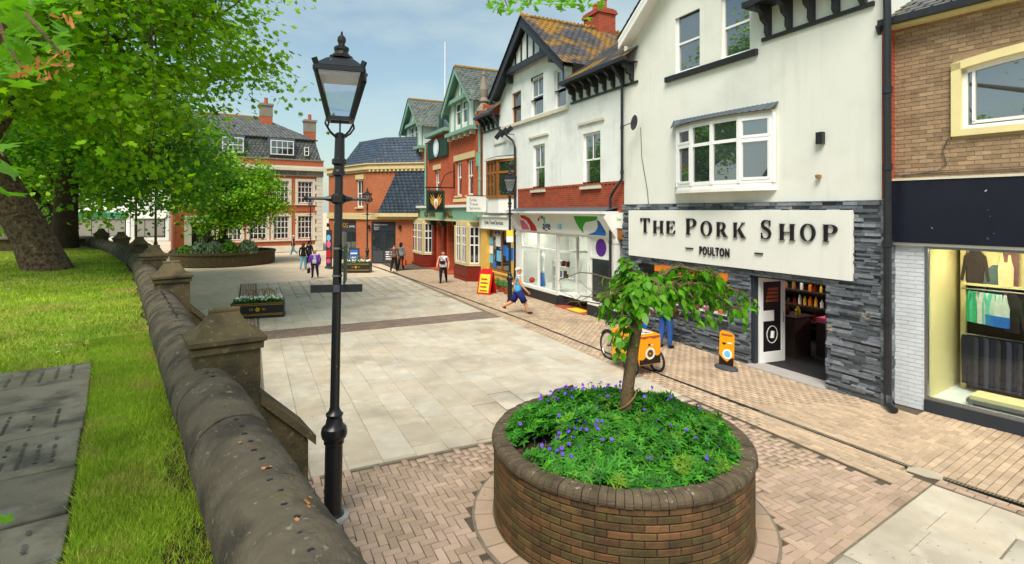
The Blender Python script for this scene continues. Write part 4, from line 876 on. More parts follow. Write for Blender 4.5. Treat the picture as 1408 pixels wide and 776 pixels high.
# pilasters, frames
for x in (A0, A1 - .36): part('pilaster', 'white_paint', H_, (x, x + .36, -.1, .06, .4, 2.75), (x - .02, x + .38, -.12, .0, 2.55, 2.66)); part('plinth', 'black_paint', H_, (x - .015, x + .375, -.14, .06, 0, .4))
def mull(x, y0=-.06, y1=.04, w=.09, z0=.42, z1=2.76): return (x - w / 2, x + w / 2, y0, y1, z0, z1)
sf = part('shop_front_frame', 'white_paint', H_, mull(-14.68), mull(-13.2), mull(-11.72, w=.12), (-14.7, -11.7, -.055, .035, 2.02, 2.1), (-14.7, -11.6, -.08, .06, .38, .5), (-14.7, -8.3, -.057, .037, 2.68, 2.76), mull(-9.55, w=.16), (-9.55, -8.3, -.055, .035, 1.98, 2.06), (-9.6, -8.3, -.08, .06, .38, .5))
for a_, b_ in ((-14.63, -13.24), (-13.16, -11.78)):
    for z0, z1 in ((.5, 2.02), (2.1, 2.68)): MB().box(a_, b_, 0, .006, z0, z1).build('pane', 'shop_glass', sf)
MB().box(-9.47, -8.31, 0, .006, .5, 1.98).build('pane', 'shop_glass', sf); MB().box(-9.47, -8.31, 0, .006, 2.06, 2.68).build('pane', 'sign_white', sf)
disc(sf, 'round_sticker', 'sign_purple', -8.9, 2.36, 0, .3, 0, 2 * PI, -.01, 20)
part('stall_riser', 'black_paint', H_, (-14.74, -11.66, -.07, .05, 0, .38)); part('stall_riser', 'black_paint', H_, (-9.63, -8.31, -.07, .05, 0, .38))
# angled entrance return
rt_ = MB(); ra, rb_ = (-11.66, -.02), (-10.72, 1.1)
for p_, w_ in ((ra, .1), (((ra[0] + rb_[0]) / 2, (ra[1] + rb_[1]) / 2), .08), (rb_, .1)): rt_.box(p_[0] - w_ / 2, p_[0] + w_ / 2, p_[1] - .04, p_[1] + .06, .42, 2.7)
for z, h in ((.45, .12), (2.05, .08), (2.68, .1)): rt_.beam((*ra, z), (*rb_, z), .08, h)
rt_ = rt_.build('entrance_return', 'white_paint', H_); mid_ = ((ra[0] + rb_[0]) / 2, (ra[1] + rb_[1]) / 2)
for a_, b_ in ((ra, mid_), (mid_, rb_)):
    for z0, z1 in ((.5, 2.0), (2.1, 2.63)): pane_quad(rt_, a_, b_, z0, z1, 'shop_glass')
rr = MB(); rr.beam((*ra, .2), (*rb_, .2), .1, .4); rr.build('return_riser', 'black_paint', H_)
part('entrance_tiles', 'terracotta', H_, (-11.6, -9.6, -.25, 1.1, .0, .022)); part('yellow_mat', 'yellow_print', H_, (-10.75, -9.95, -.2, .25, .022, .04))
dk = MB(); dk.wall(-10.7, -9.6, .02, 2.7, [], y=1.12); dk.box(-9.64, -9.6, .06, 1.12, .02, 2.7); dk.build('shop_doorway', 'shop_dark', H_)
im = MB(); im.quad((A0, 2.6, 0), (A1, 2.6, 0), (A1, 2.6, 2.8), (A0, 2.6, 2.8)); im.quad((A0, .1, 2.78), (A1, .1, 2.78), (A1, 2.6, 2.78), (A0, 2.6, 2.78)); im.quad((A0 + .05, .1, 0), (A0 + .05, 2.6, 0), (A0 + .05, 2.6, 2.8), (A0 + .05, .1, 2.8)); im.quad((A1 - .05, .1, 0), (A1 - .05, 2.6, 0), (A1 - .05, 2.6, 2.8), (A1 - .05, .1, 2.8)); im.quad((A0, .05, .4), (A1, .05, .4), (A1, 2.6, .4), (A0, 2.6, .4)); im.build('interior', 'render_grey', H_)
part('ceiling_light', 'shop_light', H_, (-13.6, -12.2, 1.2, 1.4, 2.72, 2.75)); part('ceiling_light', 'shop_light', H_, (-14.8, -13.9, .8, .95, 2.72, 2.75)); part('ceiling_light', 'shop_light', H_, (-9.4, -8.4, 1.0, 1.15, 2.72, 2.75))
part('window_banner', 'shop_green', H_, (-11.45, -11.0, 1.2, 1.22, .5, 2.0)); part('red_stripe', 'red', H_, (-11.25, -11.18, 1.18, 1.2, .7, 1.2))
part('display_shelf', 'interior_white', H_, (-13.0, -12.0, .5, .9, .9, .93), (-13.0, -12.0, .5, .9, 1.35, 1.38), (-13.0, -12.96, .5, .9, .42, 1.6)); 
for k in range(9): MB().box(-.06, .06, -.05, .05, 0, random.uniform(.1, .28)).build('shelf_item', random.choice(('white_print', 'blue_print', 'charcoal', 'hessian', 'maroon')), H_, (-12.9 + .1 * k, .7, random.choice((.93, 1.38))))
mq = MB(); mq.lathe([(.05, 0), (.13, .1), (.11, .3), (.17, .62), (.16, .75), (.05, .85), (.06, .9), (.085, 1.0), (.07, 1.1), (.01, 1.13)], 12, sy=.65); mq.build('mannequin', 'white_print', H_, (-14.0, .6, .95)); MB().lathe([(.2, 0), (.13, .55)], 12, sy=.7).build('mannequin_skirt', 'blue_print', H_, (-14.0, .6, .42)); MB().sphere((-14.45, .35, .62), .13).build('red_ball', 'red', H_)
for k in range(5): MB().box(-.16, .16, -.05, .05, -.7, 0).build('hanging_garment', random.choice(('charcoal', 'blue_print', 'maroon', 'white_print', 'hessian')), H_, (-9.3 + .2 * k, .8, 1.8), (0, 0, .6))
part('clothes_rail', 'steel', H_, (-9.5, -8.3, .79, .81, 1.8, 1.82))
# little passage beside it
part('passage_sign', 'sign_white', H_, (-7.93, X1, -.1, .0, 3.05, 3.5)); text('lettering', 'Green', .16, (-7.91, -.103, 3.28), 'green_print', H_, sx=.55, ext=.001)
part('passage_lintel', 'brown_wood', H_, (-7.93, X1, -.06, .02, 2.7, 3.05)); m = MB(); m.wall(-7.95, X1, 0, 2.7, [], y=.6); m.build('passage_door', 'maroon', H_)
# --- travel agent
part('fascia_board', 'sign_white', H_, (X0 + .05, -15.25, -.22, .0, 2.78, 3.3), (X0 + .0, -15.2, -.3, .0, 3.3, 3.38), (X0, -15.2, -.26, 0, 2.72, 2.78)); text('lettering', 'Fylde Travel Services', .27, (-18.35, -.225, 2.95), 'letter_black', H_, ext=.002, sx=.95, off=.003)
part('pilaster', 'shop_yellow', H_, (X0 + .02, X0 + .75, -.12, .1, 0, 2.72)); part('pilaster', 'shop_yellow', H_, (-15.75, -15.25, -.1, .1, 0, 2.72)); part('stall_riser', 'shop_yellow', H_, (X0 + .75, -15.75, -.08, .1, 0, .62), (X0 + .75, -15.75, -.14, .0, .62, .7))
tw = part('window', 'brown_wood', H_, (X0 + .75, -15.75, .02, .08, .7, .78), (X0 + .75, -15.75, .02, .08, 2.62, 2.72), (-16.9, -16.82, .02, .08, .78, 2.62))
for a_, b_ in ((X0 + .75, -16.9), (-16.82, -15.75)): MB().box(a_, b_, .06, .066, .78, 2.62).build('pane', 'glass_dark', tw)
for k, (x, z, w_, h, c_) in enumerate([(-18.1, 1.05, .4, .4, 'sky_print'), (-18.1, 1.5, .4, .4, 'white_print'), (-18.1, 1.95, .4, .35, 'sky_print'), (-17.2, 1.2, .55, .5, 'sky_print'), (-17.3, 1.9, .55, .5, 'white_print'), (-16.5, 1.5, .45, .5, 'blue_print'), (-17.7, .85, .35, .3, 'blue_print')]): MB().box(x - w_ / 2, x + w_ / 2, .045, .052, z, z + h).build('poster', c_, tw)
hs = part('hanging_sign', 'sign_white', H_, (-18.46, -18.38, -1.12, -.1, 3.55, 4.3)); part('sign_arm', 'black_paint', hs, (-18.44, -18.4, -1.1, 0, 4.31, 4.35)); text('lettering', 'Fylde\nTravel\nServices', .2, (-18.375, -1.0, 4.06), 'grey_letter', hs, rot=(PI / 2, 0, PI / 2), ext=.001, sx=.9)
# ------------------------------------------------------------------ red brick pub
U = thing('red_brick_pub', 'red brick pub with twin green timber gables and green name board', 'building', *TF)
UX0, UX1 = -33.9, X0 - .01
uw = [(-32.0, -31.2, 4.45, 6.2), (-30.6, -29.8, 4.45, 6.2), (-26.9, -26.0, 4.5, 6.1), (-23.0, -22.1, 4.45, 6.35), (-21.3, -20.4, 4.45, 6.35)]
m = MB(); m.wall(UX0, UX1, 0, 8.0, uw + [(-29.9, -27.4, .5, 3.0), (-26.3, -25.2, 0, 3.0, .9), (-24.4, -22.9, 0, 3.0, .9), (-21.5, -19.4, .5, 3.0)], y=0); m.quad((UX0, 0, 0), (UX0, 0, 8), (UX0, 8, 8), (UX0, 8, 0)); m.quad((UX1, 0, 8), (UX1, 8, 8), (UX1, 8, 9), (UX1, 0, 9)); m.build('wall', 'pub_brick', U)
for w in uw: window(U, *w, y=.14, rows=(.55,), cols=1, fw=.09, frame='white_paint', sill=.08, sillmat='sandstone')
bars = MB(); [bars.box((w[0] + w[1]) / 2 - .03, (w[0] + w[1]) / 2 + .03, .085, .11, (w[2] + w[3]) / 2, w[3] - .08) for w in uw]; bars.build('glazing_bars', 'white_paint', U)
part('lintel_band', 'sandstone', U, (-32.3, -29.5, -.05, -.002, 6.25, 6.55), (-27.2, -25.7, -.05, -.002, 6.2, 6.5), (-23.3, -20.1, -.05, -.002, 6.42, 6.75))
part('upper_sill', 'sandstone', U, (-32.3, -29.5, -.08, -.002, 4.1, 4.28)); part('upper_sill', 'sandstone', U, (-23.3, -20.1, -.08, -.002, 4.1, 4.28))
fb = part('name_board', 'pub_green', U, (UX0 + .2, UX1 - .05, -.5, .0, 3.1, 3.78)); part('board_cornice', 'white_paint', U, (UX0 + .1, UX1, -.62, .0, 3.78, 3.92)); part('board_foot', 'sandstone', U, (UX0 + .2, UX1 - .05, -.54, .0, 3.02, 3.1))
text('lettering', 'THE', .55, (-29.5, -.515, 3.24), 'pub_letter', fb, ext=.006, off=.03, sx=1.0); text('lettering', 'OLD TOWN', .42, (-27.5, -.515, 3.24), 'pub_letter', fb, ext=.006, off=.024, sx=.95); text('lettering', 'HALL', .58, (-23.75, -.515, 3.24), 'pub_letter', fb, ext=.006, off=.03, sx=1.15)
for x0, x1 in ((-30.3, -27.1), (-21.7, -19.25)):
    f0, f1 = x0 + .4, x1 - .38; yb = -.62; pl_ = [(x0, 0), (f0, yb), (f1, yb), (x1, 0)]
    b = MB(); b.prism([(x, y, 0) for x, y in pl_], (0, 0, .78)); b = b.build('bay_window', 'maroon', U); 
    MB().prism([(x0 - .1, 0, 0), (f0 - .07, yb - .1, 0), (f1 + .07, yb - .1, 0), (x1 + .08, 0, 0)], (0, 0, .16)).build('bay_plinth', 'maroon', b); MB().prism([(x0 - .05, 0, .78), (f0 - .04, yb - .06, .78), (f1 + .04, yb - .06, .78), (x1 + .05, 0, .78)], (0, 0, .1)).build('bay_sill', 'sandstone', b)
    MB().prism([(x, y, 2.82) for x, y in pl_], (0, 0, .2)).build('bay_head', 'sandstone', b)
    for x, y in pl_[1:3]: MB().box(x - .1, x + .1, y - .06, y + .1, .88, 2.82).build('bay_post', 'sandstone', b)
    MB().box(x1 - .12, x1 + .02, -.1, .02, .88, 2.82).build('bay_post', 'sandstone', b)
    if f1 - f0 > 1.5: MB().box((f0 + f1) / 2 - .08, (f0 + f1) / 2 + .08, yb - .05, yb + .08, .88, 2.82).build('bay_post', 'sandstone', b)
    segs = [(pl_[1], pl_[2])] if f1 - f0 < 1.5 else [((f0, yb), ((f0 + f1) / 2, yb)), (((f0 + f1) / 2, yb), (f1, yb))]
    for a_, c_ in segs + [(pl_[2], pl_[3])]:
        A_, C_ = Vector((*a_, 0)), Vector((*c_, 0)); d = (C_ - A_).normalized(); A_ += d * .13; C_ -= d * .13; fm = MB()
        for q in (A_, C_, (A_ + C_) / 2): fm.box(q.x - .03, q.x + .03, q.y - .03, q.y + .03, .9, 2.8)
        for z in (.93, 1.85, 2.3, 2.77): fm.beam((*A_.xy, z), (*C_.xy, z), .05, .06)
        fm.build('bay_frame', 'white_paint', b); pane_quad(b, a_, c_, .9, 2.8, 'glass_dark', .12)
for x0, x1, c_ in ((-26.3, -25.2, 'dark_green'), (-24.4, -22.9, 'pub_green')):
    d = part('door', c_, U, (x0, x1, .75, .82, .05, 2.3)); part('fanlight', 'glass_dark', d, (x0 + .1, x1 - .1, .74, .75, 2.35, 2.95)); part('door_panel', 'dark_green', d, (x0 + .15, (x0 + x1) / 2 - .08, .73, .75, .3, 1.9), ((x0 + x1) / 2 + .08, x1 - .15, .73, .75, .3, 1.9)); part('step', 'terracotta', U, (x0 - .2, x1 + .2, -.5, .75, 0, .05))
for x in (-26.75, -24.8, -22.5): part('door_column', 'maroon', U, (x - .18, x + .18, -.2, -.002, 0, 2.6), (x - .22, x + .22, -.24, -.0, 0, .5)); MB().prism([(x - .16, -.0, 2.6), (x - .16, -.0, 3.0), (x - .16, -.45, 3.0), (x - .16, -.3, 2.75)], (.32, 0, 0)).build('scroll_bracket', 'dark_green', U)
# upper gables
def pub_gable(cx, hw, ze=8.05):
    za = ze + 3.4; 
    w = MB(); w.wall(cx - hw, cx + hw, 8.0, 9.55, [(cx - .95, cx - .08, 8.35, 9.55), (cx + .08, cx + .95, 8.35, 9.55)], y=-.12, rev=.1); w.poly([(cx - hw, -.12, 9.55), (cx + hw, -.12, 9.55), (cx, -.12, za - .25)]); gw = w.build('gable_wall', 'plaster_white', U)
    for a_ in (-.95, .08): window(U, cx + a_, cx + a_ + .87, 8.35, 9.6, y=-.06, rows=(.62,), fw=.07, frame='white_paint')
    MB().box(cx - hw - .1, cx + hw + .1, -.42, -.0, 7.82, 8.02).build('gable_sill', 'pub_trim', U); t = MB()
    for x in (-hw + .07, -1.03, 0, 1.03, hw - .07): t.box(cx + x - .07, cx + x + .07, -.17, -.122, 8.03, 9.75)
    t.box(cx - hw, cx + hw, -.4, -.122, 9.62, 9.84)
    for x in (-.5, 0, .5): t.box(cx + x - .05, cx + x + .05, -.165, -.123, 9.84, za - .4 - abs(x) * 1.1)
    t.build('gable_timber', 'pub_trim', U)
    for k in range(5): MB().box(-.06, .06, -.3, 0, -.22, 0).build('gable_corbel', 'pale_stone', U, (cx - hw + .2 + k * (2 * hw - .4) / 4, -.02, 7.82))
    for sx in (-1, 1):
        a_, b_ = Vector((cx, -.55, za)), Vector((cx + sx * (hw + .35), -.55, 9.25)); MB().prism([a_, a_ - Vector((0, 0, .36)), b_ - Vector((0, 0, .3)), b_], (0, .07, 0)).build('bargeboard', 'pub_trim', U)
        slate_slope(U, (cx + sx * (hw + .4), -.6, 9.24), (cx + sx * (hw + .4), 6, 9.24), (cx, 6, za + .05), (cx, -.6, za + .05), 'slate_plain', backmat='pub_trim')
        MB().quad((cx + sx * hw, -.12, 8.0), (cx + sx * hw, 6, 8.0), (cx + sx * hw, 6, 9.5), (cx + sx * hw, -.12, 9.5)).build('gable_cheek', 'plaster_white', U)
    MB().box(cx - .1, cx + .1, -.55, 6, za + .03, za + .12).build('ridge_tiles', 'ridge_tile', U)
pub_gable(-31.3, 2.2); pub_gable(-21.75, 1.95)
part('parapet', 'pub_brick', U, (-27.6, -24.0, -.02, .25, 8.0, 8.3)); part('parapet_cornice', 'pub_trim', U, (-28.0, -23.9, -.4, .3, 8.3, 8.5)); MB().prism([(-27.4, .1, 8.5), (-24.3, .1, 8.5), (-25.8, .1, 9.4)], (0, .15, 0)).build('pediment', 'lead', U)
part('date_board', 'dark_green', U, (-28.0, -24.2, -.14, -.0, 6.9, 8.0)); disc(U, 'clock_face', 'white_print', -26.1, 7.5, 0, .55, 0, 2 * PI, -.2, 24); disc(U, 'clock_ring', 'sky_print', -26.1, 7.5, .42, .5, 0, 2 * PI, -.206, 24)
MB().tube([(-25.8, .3, 8.5), (-25.8, .3, 14.1)], [.06, .03], 8).build('flagpole', 'white_paint', U); part('weather_base', 'dark_green', U, (-26.1, -25.5, .0, .5, 8.5, 9.6))
slate_slope(U, (UX0, .0, 8.1), (UX1, .0, 8.1), (UX1, 4.5, 11.2), (UX0, 4.5, 11.2), 'slate_plain')
part('end_pier', 'pub_brick', U, (UX1 - .75, UX1 + .05, -.12, .5, 8.0, 8.6)); MB().lathe([(.36, 0), (.4, .08), (.32, .3), (.17, .5), (.24, .6), (.16, .8), (.2, 1.0), (.23, 1.2), (.08, 1.9), (.11, 1.98), (.01, 2.2)], 12).build('stone_finial', 'grey_stone', U, (UX1 - .35, .2, 8.6))
part('left_pier', 'pub_brick', U, (UX0 - .1, UX0 + .5, -.15, .5, 8.0, 9.0))
pipe(U, [(UX1 - .15, -.12, 8.0), (UX1 - .15, -.12, 4.0)], .07, 'pub_trim'); pipe(U, [(-28.6, -.1, 8.0), (-28.6, -.1, 4.0)], .07, 'pub_trim'); pipe(U, [(UX0 + .3, -.1, 8.), (UX0 + .3, -.1, 4.)], .07, 'black_paint')
part('alarm_box', 'pub_green', U, (-19.75, -19.3, -.1, 0, 5.9, 6.6))
# swinging pub sign: across the pavement
ps = thing('pub_sign', 'swinging pub sign with green frame, gold animal crest on black, above name board', 'sign', S.w(-23.2, 0), S.rz)
YA, YB, ZA, ZB = -1.62, -.68, 3.56, 4.7; YC = (YA + YB) / 2; ky, kz = (YB - YA) / 1.4, (ZB - ZA) / 1.5
MB().box(-.04, .04, YA, YB, ZA, ZB).build('sign_panel', 'letter_black', ps); fr = MB()
for a_, b_ in (((0, YA, ZA), (0, YA, ZB)), ((0, YB, ZA), (0, YB, ZB)), ((0, YA - .05, ZA), (0, YB + .05, ZA)), ((0, YA - .05, ZB), (0, YB + .05, ZB))): fr.beam(a_, b_, .12, .1, (1, 0, 0))
fr.build('sign_frame', 'dark_green', ps); cr = MB()
def sgp(x, a, b): return (x, YC + a * ky, ZA + (b - 3.45) * kz)
for sy in (-1, 1):
    for (a0, b0), (a1, b1), (a2, b2) in (((.08, 4.2), (.5, 4.78), (.34, 4.35)), ((.1, 4.1), (.55, 4.5), (.4, 4.15)), ((.08, 4.0), (.5, 4.25), (.3, 3.9)), ((.04, 4.3), (.3, 4.8), (.18, 4.3)), ((.0, 3.6), (.3, 4.0), (.12, 4.1))): cr.prism([sgp(.05, sy * a0, b0), sgp(.05, sy * a1, b1), sgp(.05, sy * a2, b2)], (.012, 0, 0))
cr.build('crest', 'gold', ps); MB().prism([sgp(.065, a, b) for a, b in ((0, 3.6), (.16, 3.95), (.2, 4.25), (.08, 4.4), (-.08, 4.4), (-.2, 4.25), (-.16, 3.95))], (.012, 0, 0)).build('crest_face', 'plaster_white', ps); MB().prism([sgp(.08, a, b) for a, b in ((0, 3.65), (.09, 3.95), (0, 4.25), (-.09, 3.95))], (.012, 0, 0)).build('crest_nose', 'orange_print', ps)
ar = MB(); ar.tube([(0, 0, 4.92), (0, -1.75, 4.92)], .04, 6); ar.tube([(0, 0, 5.9), (0, -.6, 5.65), (0, -.9, 4.95)], .025, 6); ar.tube([(0, -.05, 4.9), (0, -.05, 6.3)], .04, 6); ar.tube([(0, -.8, 4.7), (0, -.8, 4.92)], .02, 5); ar.tube([(0, -1.5, 4.7), (0, -1.5, 4.92)], .02, 5); ar.build('sign_arm', 'iron_black', ps)

# ------------------------------------------------------------------ brown brick shop (frame K)
Q = thing('brown_brick_shop', 'brown brick clothes shop with black fascia and cream framed upper window', 'building', K.o, K.rz)
KX = 6.5; fw0, fz0, fz1 = .95, 4.88, 6.28
m = MB(); m.wall(.02, KX, 4.15, 7.0, [(fw0, 4.2, fz0, fz1)], y=.012); m.quad((.02, .012, 0), (.02, .012, 7), (.02, 8, 7), (.02, 8, 0)); m.build('wall', 'brown_mortar', Q)
bu = MB().box(0, 1, -.012, 0, 0, 1).mesh('brick'); rest = MB(); cnt = 0; z = 4.16; r = 0
while z < 6.97:
    x = .02 - (.1125 if r % 2 else 0)
    while x < KX:
        a_, b_ = max(x, .02), min(x + .215, KX)
        if z + .06 > fz0 - .02 and z < fz1 + .02 and b_ > fw0 - .02 and a_ < 4.22: b_ = min(b_, fw0 - .01) if a_ < fw0 - .03 else (a_ if a_ < 4.2 else b_)
        if b_ - a_ > .02:
            if a_ < 2.1 and cnt < 300: link('brick', bu, 'brown_brick', Q, (a_, .012, z), (0, 0, 0), (b_ - a_, 1 + random.random() * .25, .065)); cnt += 1
            else: rest.box(a_, b_, 0, .012, z, z + .065)
        x += .225
    z += .075; r += 1
rest.build('out_of_frame_bricks', 'brown_brick', Q)['kind'] = 'stuff'
fs = part('fascia', 'navy_fascia', Q, (.03, KX, -.14, .012, 3.02, 4.15)); part('fascia_foot', 'white_paint', Q, (.05, KX, -.1, .0, 2.97, 3.018)); part('fascia_flashing', 'pale_stone', Q, (.03, KX, -.16, .012, 4.15, 4.19))
pipe(Q, [(.2, -.02, 4.24), (.75, -.03, 4.3), (.88, -.03, 4.42), (.82, -.03, 4.65), (.9, -.03, 4.86)], .008, 'rubber_grey', 'cable', False); pipe(Q, [(.05, -.02, 4.26), (KX, -.02, 4.3)], .008, 'rubber_grey', 'cable', False)
# arched-top cream surround with white frame
sr = MB(); n = 14
def arch(x, base): return base + .16 * (1 - ((x - 2.58) / 1.63) ** 2)
sr.box(fw0, fw0 + .13, -.07, .1, fz0, fz1 - .14); sr.box(4.07, 4.2, -.07, .1, fz0, fz1 - .14); sr.box(fw0 + .13, 4.07, -.07, .1, fz0, fz0 + .11)
for k in range(n):
    xa, xb = fw0 + 3.25 * k / n, fw0 + 3.25 * (k + 1) / n; sr.prism([(xa, -.07, arch(xa, fz1 - .28)), (xb, -.07, arch(xb, fz1 - .28)), (xb, -.07, arch(xb, fz1 - .14)), (xa, -.07, arch(xa, fz1 - .14))], (0, .17, 0))
sr = sr.build('window_surround', 'cream_trim', Q); spn = MB()
for k in range(n): xa, xb = fw0 + 3.25 * k / n, fw0 + 3.25 * (k + 1) / n; spn.quad((xa, .004, arch(xa, fz1 - .15)), (xb, .004, arch(xb, fz1 - .15)), (xb, .004, fz1 + .03), (xa, .004, fz1 + .03))
spn.build('arch_infill', 'brown_brick', Q)
wf = MB(); wf.box(fw0 + .13, fw0 + .2, .04, .12, fz0 + .11, fz1 - .2); wf.box(4.0, 4.07, .04, .12, fz0 + .11, fz1 - .2); wf.box(fw0 + .2, 4.0, .04, .12, fz0 + .11, fz0 + .18); wf.box(2.55, 2.62, .05, .11, fz0 + .18, fz1 - .15); wf.box(fw0 + .26, fw0 + .3, .03, .1, fz0 + .22, fz1 - .3); wf.box(fw0 + .26, 2.5, .03, .1, fz0 + .2, fz0 + .25)
for k in range(n): xa, xb = fw0 + .13 + 2.99 * k / n, fw0 + .13 + 2.99 * (k + 1) / n; wf.prism([(xa, .04, arch(xa, fz1 - .36)), (xb, .04, arch(xb, fz1 - .36)), (xb, .04, arch(xb, fz1 - .275)), (xa, .04, arch(xa, fz1 - .275))], (0, .08, 0))
wf = wf.build('window', 'upvc', Q); MB().box(fw0 + .18, 2.56, .085, .09, fz0 + .15, fz1 - .12).build('pane', 'glass_sky', wf); MB().box(2.61, 4.02, .085, .09, fz0 + .15, fz1 - .12).build('pane', 'glass_sky', wf)
part('eaves_board', 'cream_trim', Q, (.0, KX, -.2, .012, 6.97, 7.06)); part('gutter', 'black_paint', Q, (-.08, KX, -.32, -.2, 7.02, 7.14)); slate_slope(Q, (-.1, -.25, 7.12), (KX, -.25, 7.12), (KX, 4, 9.6), (-.1, 4, 9.6), 'slate_plain')
pipe(Q, [(-.05, -.3, 7.05), (-.05, -.12, 6.8), (-.05, -.12, 4.9), (-.05, -.13, .3), (.02, -.2, .12), (.12, -.25, .06)], .075)
# ground floor
pb = MB().box(.08, .55, 0.0, .3, 0, 2.97).build('pillar', 'white_brick', Q); pu = MB().box(0, 1, -.01, 0, 0, 1).mesh('painted_brick'); z = .01; r = 0
while z < 2.95:
    x = .08 - (.1125 if r % 2 else 0)
    while x < .55:
        a_, b_ = max(x, .08), min(x + .215, .55)
        if b_ - a_ > .02: link('painted_brick', pu, 'white_brick', pb, (a_ + .001, 0, z), (0, 0, 0), (b_ - a_ - .002, 1 + random.random() * .2, .067))
        x += .225
    z += .075; r += 1
part('stall_riser', 'charcoal', Q, (.55, KX, -.03, .12, 0, .22)); df = part('display_frame', 'steel', Q, (.55, .6, -.01, .06, .22, 2.97), (.6, KX, -.01, .06, .22, .27), (.6, KX, -.01, .06, 2.92, 2.97), (3.5, 3.55, -.01, .06, .27, 2.92)); MB().box(.6, 3.5, .02, .028, .27, 2.92).build('pane', 'shop_glass', df); MB().box(3.55, KX, .02, .028, .27, 2.92).build('pane', 'shop_glass', df)
im = MB(); im.box(.56, .6, .1, 3.2, .0, 3.0); im.box(.6, KX, 3.2, 3.25, .0, 3.0); im.box(.6, KX, .1, 3.2, 2.96, 3.0); im.box(KX, KX + .05, .1, 3.2, 0, 3.); im.build('interior_wall', 'interior_cream', Q); part('display_floor', 'interior_white', Q, (.6, KX, .1, 3.2, .18, .23)); 
part('ceiling_light', 'shop_light', Q, (.9, 1.9, .55, .65, 2.91, 2.94)); part('ceiling_light', 'shop_light', Q, (3.2, 4.4, .7, .8, 2.91, 2.94))
def garment(kind, x, y, z, mat, rz=0., mat2=None):
    m = MB()
    if kind == 'vest': pr = [(-.14, -.6), (.14, -.6), (.15, -.25), (.11, -.12), (.09, 0), (.05, 0), (.03, -.14), (-.03, -.14), (-.05, 0), (-.09, 0), (-.11, -.12), (-.15, -.25)]
    elif kind == 'trousers': pr = [(-.13, -.95), (-.02, -.95), (0, -.4), (.02, -.95), (.13, -.95), (.15, -.1), (.13, 0), (-.13, 0), (-.15, -.1)]
    else: pr = [(-.16, -.7), (.16, -.7), (.17, -.3), (.24, -.62), (.3, -.6), (.22, -.12), (.08, 0), (-.08, 0), (-.22, -.12), (-.3, -.6), (-.24, -.62), (-.17, -.3)]
    m.prism([(a_, -.02, b_) for a_, b_ in pr], (0, .04, 0)); o = m.build('garment', mat, Q, (x, y, z), (0, 0, rz)); o.scale = (.72, 1, .95)
    if mat2: MB().prism([(a_ * 1.02, -.026, b_) for a_, b_ in ((-.14, -.6), (.14, -.6), (.147, -.4), (-.147, -.4))], (0, .052, 0)).build('dyed_hem', mat2, o)
    return o
part('dark_back_panel', 'interior_dark', Q, (.78, 4.2, 1.38, 1.42, .23, 2.2)); part('top_panel', 'interior_cream', Q, (.78, 4.2, 1.38, 1.42, 2.24, 2.96)); part('panel_post', 'interior_cream', Q, (.7, .78, 1.3, 1.42, .23, 2.96)); part('panel_shelf', 'cream_trim', Q, (.78, 4.2, 1.2, 1.38, 2.2, 2.24))
MB().tube([(.8, 1.0, 2.16), (4., 1.0, 2.16)], .014, 6).build('clothes_rail', 'steel', Q); MB().tube([(.8, 1.12, 1.3), (4., 1.12, 1.3)], .014, 6).build('clothes_rail', 'steel', Q)
for k, (c_, c2) in enumerate([(cloth(70, 200, 150), None), (cloth(90, 215, 175), None), (cloth(226, 214, 220), None), (cloth(232, 236, 240), None), (cloth(110, 220, 190), None), (cloth(120, 220, 200), cloth(60, 150, 220)), (cloth(200, 230, 220), cloth(60, 140, 215)), (cloth(226, 238, 226), cloth(50, 120, 210))]): garment('vest', .93 + .066 * k, 1.1 - .03 * k, 2.11, c_, -.55 + .05 * k + random.gauss(0, .08), c2)
for k in range(16): garment('jacket', 1.5 + .075 * k, 1.02, 2.12, cloth(34, 32, 36) if k % 3 else cloth(56, 48, 48), -.5 + random.gauss(0, .15))
for k in range(15): garment('trousers', .86 + .075 * k, 1.12, 1.27, (cloth(46, 48, 62), cloth(70, 70, 82), cloth(36, 36, 44), cloth(84, 84, 106))[k % 4], -.5 + random.gauss(0, .15))
for k in range(8): garment('jacket', 2.0 + .09 * k, 1.12, 1.27, cloth(150, 142, 128) if k % 2 else cloth(96, 88, 80), -.9)
garment('jacket', .92, 1.3, 2.86, cloth(62, 54, 54), .1); garment('trousers', 1.42, 1.3, 2.92, cloth(120, 84, 84), .2); garment('vest', 1.36, 1.28, 2.8, cloth(206, 196, 150), .1); garment('jacket', 1.22, 1.34, 2.6, cloth(90, 110, 110), .1)
for k in range(10): garment('trousers', 1.72 + .07 * k, 1.25, 2.9, (cloth(150, 76, 64), cloth(88, 108, 140), cloth(180, 160, 90), cloth(60, 60, 66), cloth(84, 110, 84))[k % 5], .9)
part('low_platform', 'interior_cream', Q, (1.12, 2.6, .25, .7, .34, .40)); part('platform_trim', 'steel', Q, (1.08, 2.64, .21, .74, .28, .34), (1.12, 1.16, .25, .29, .23, .28))

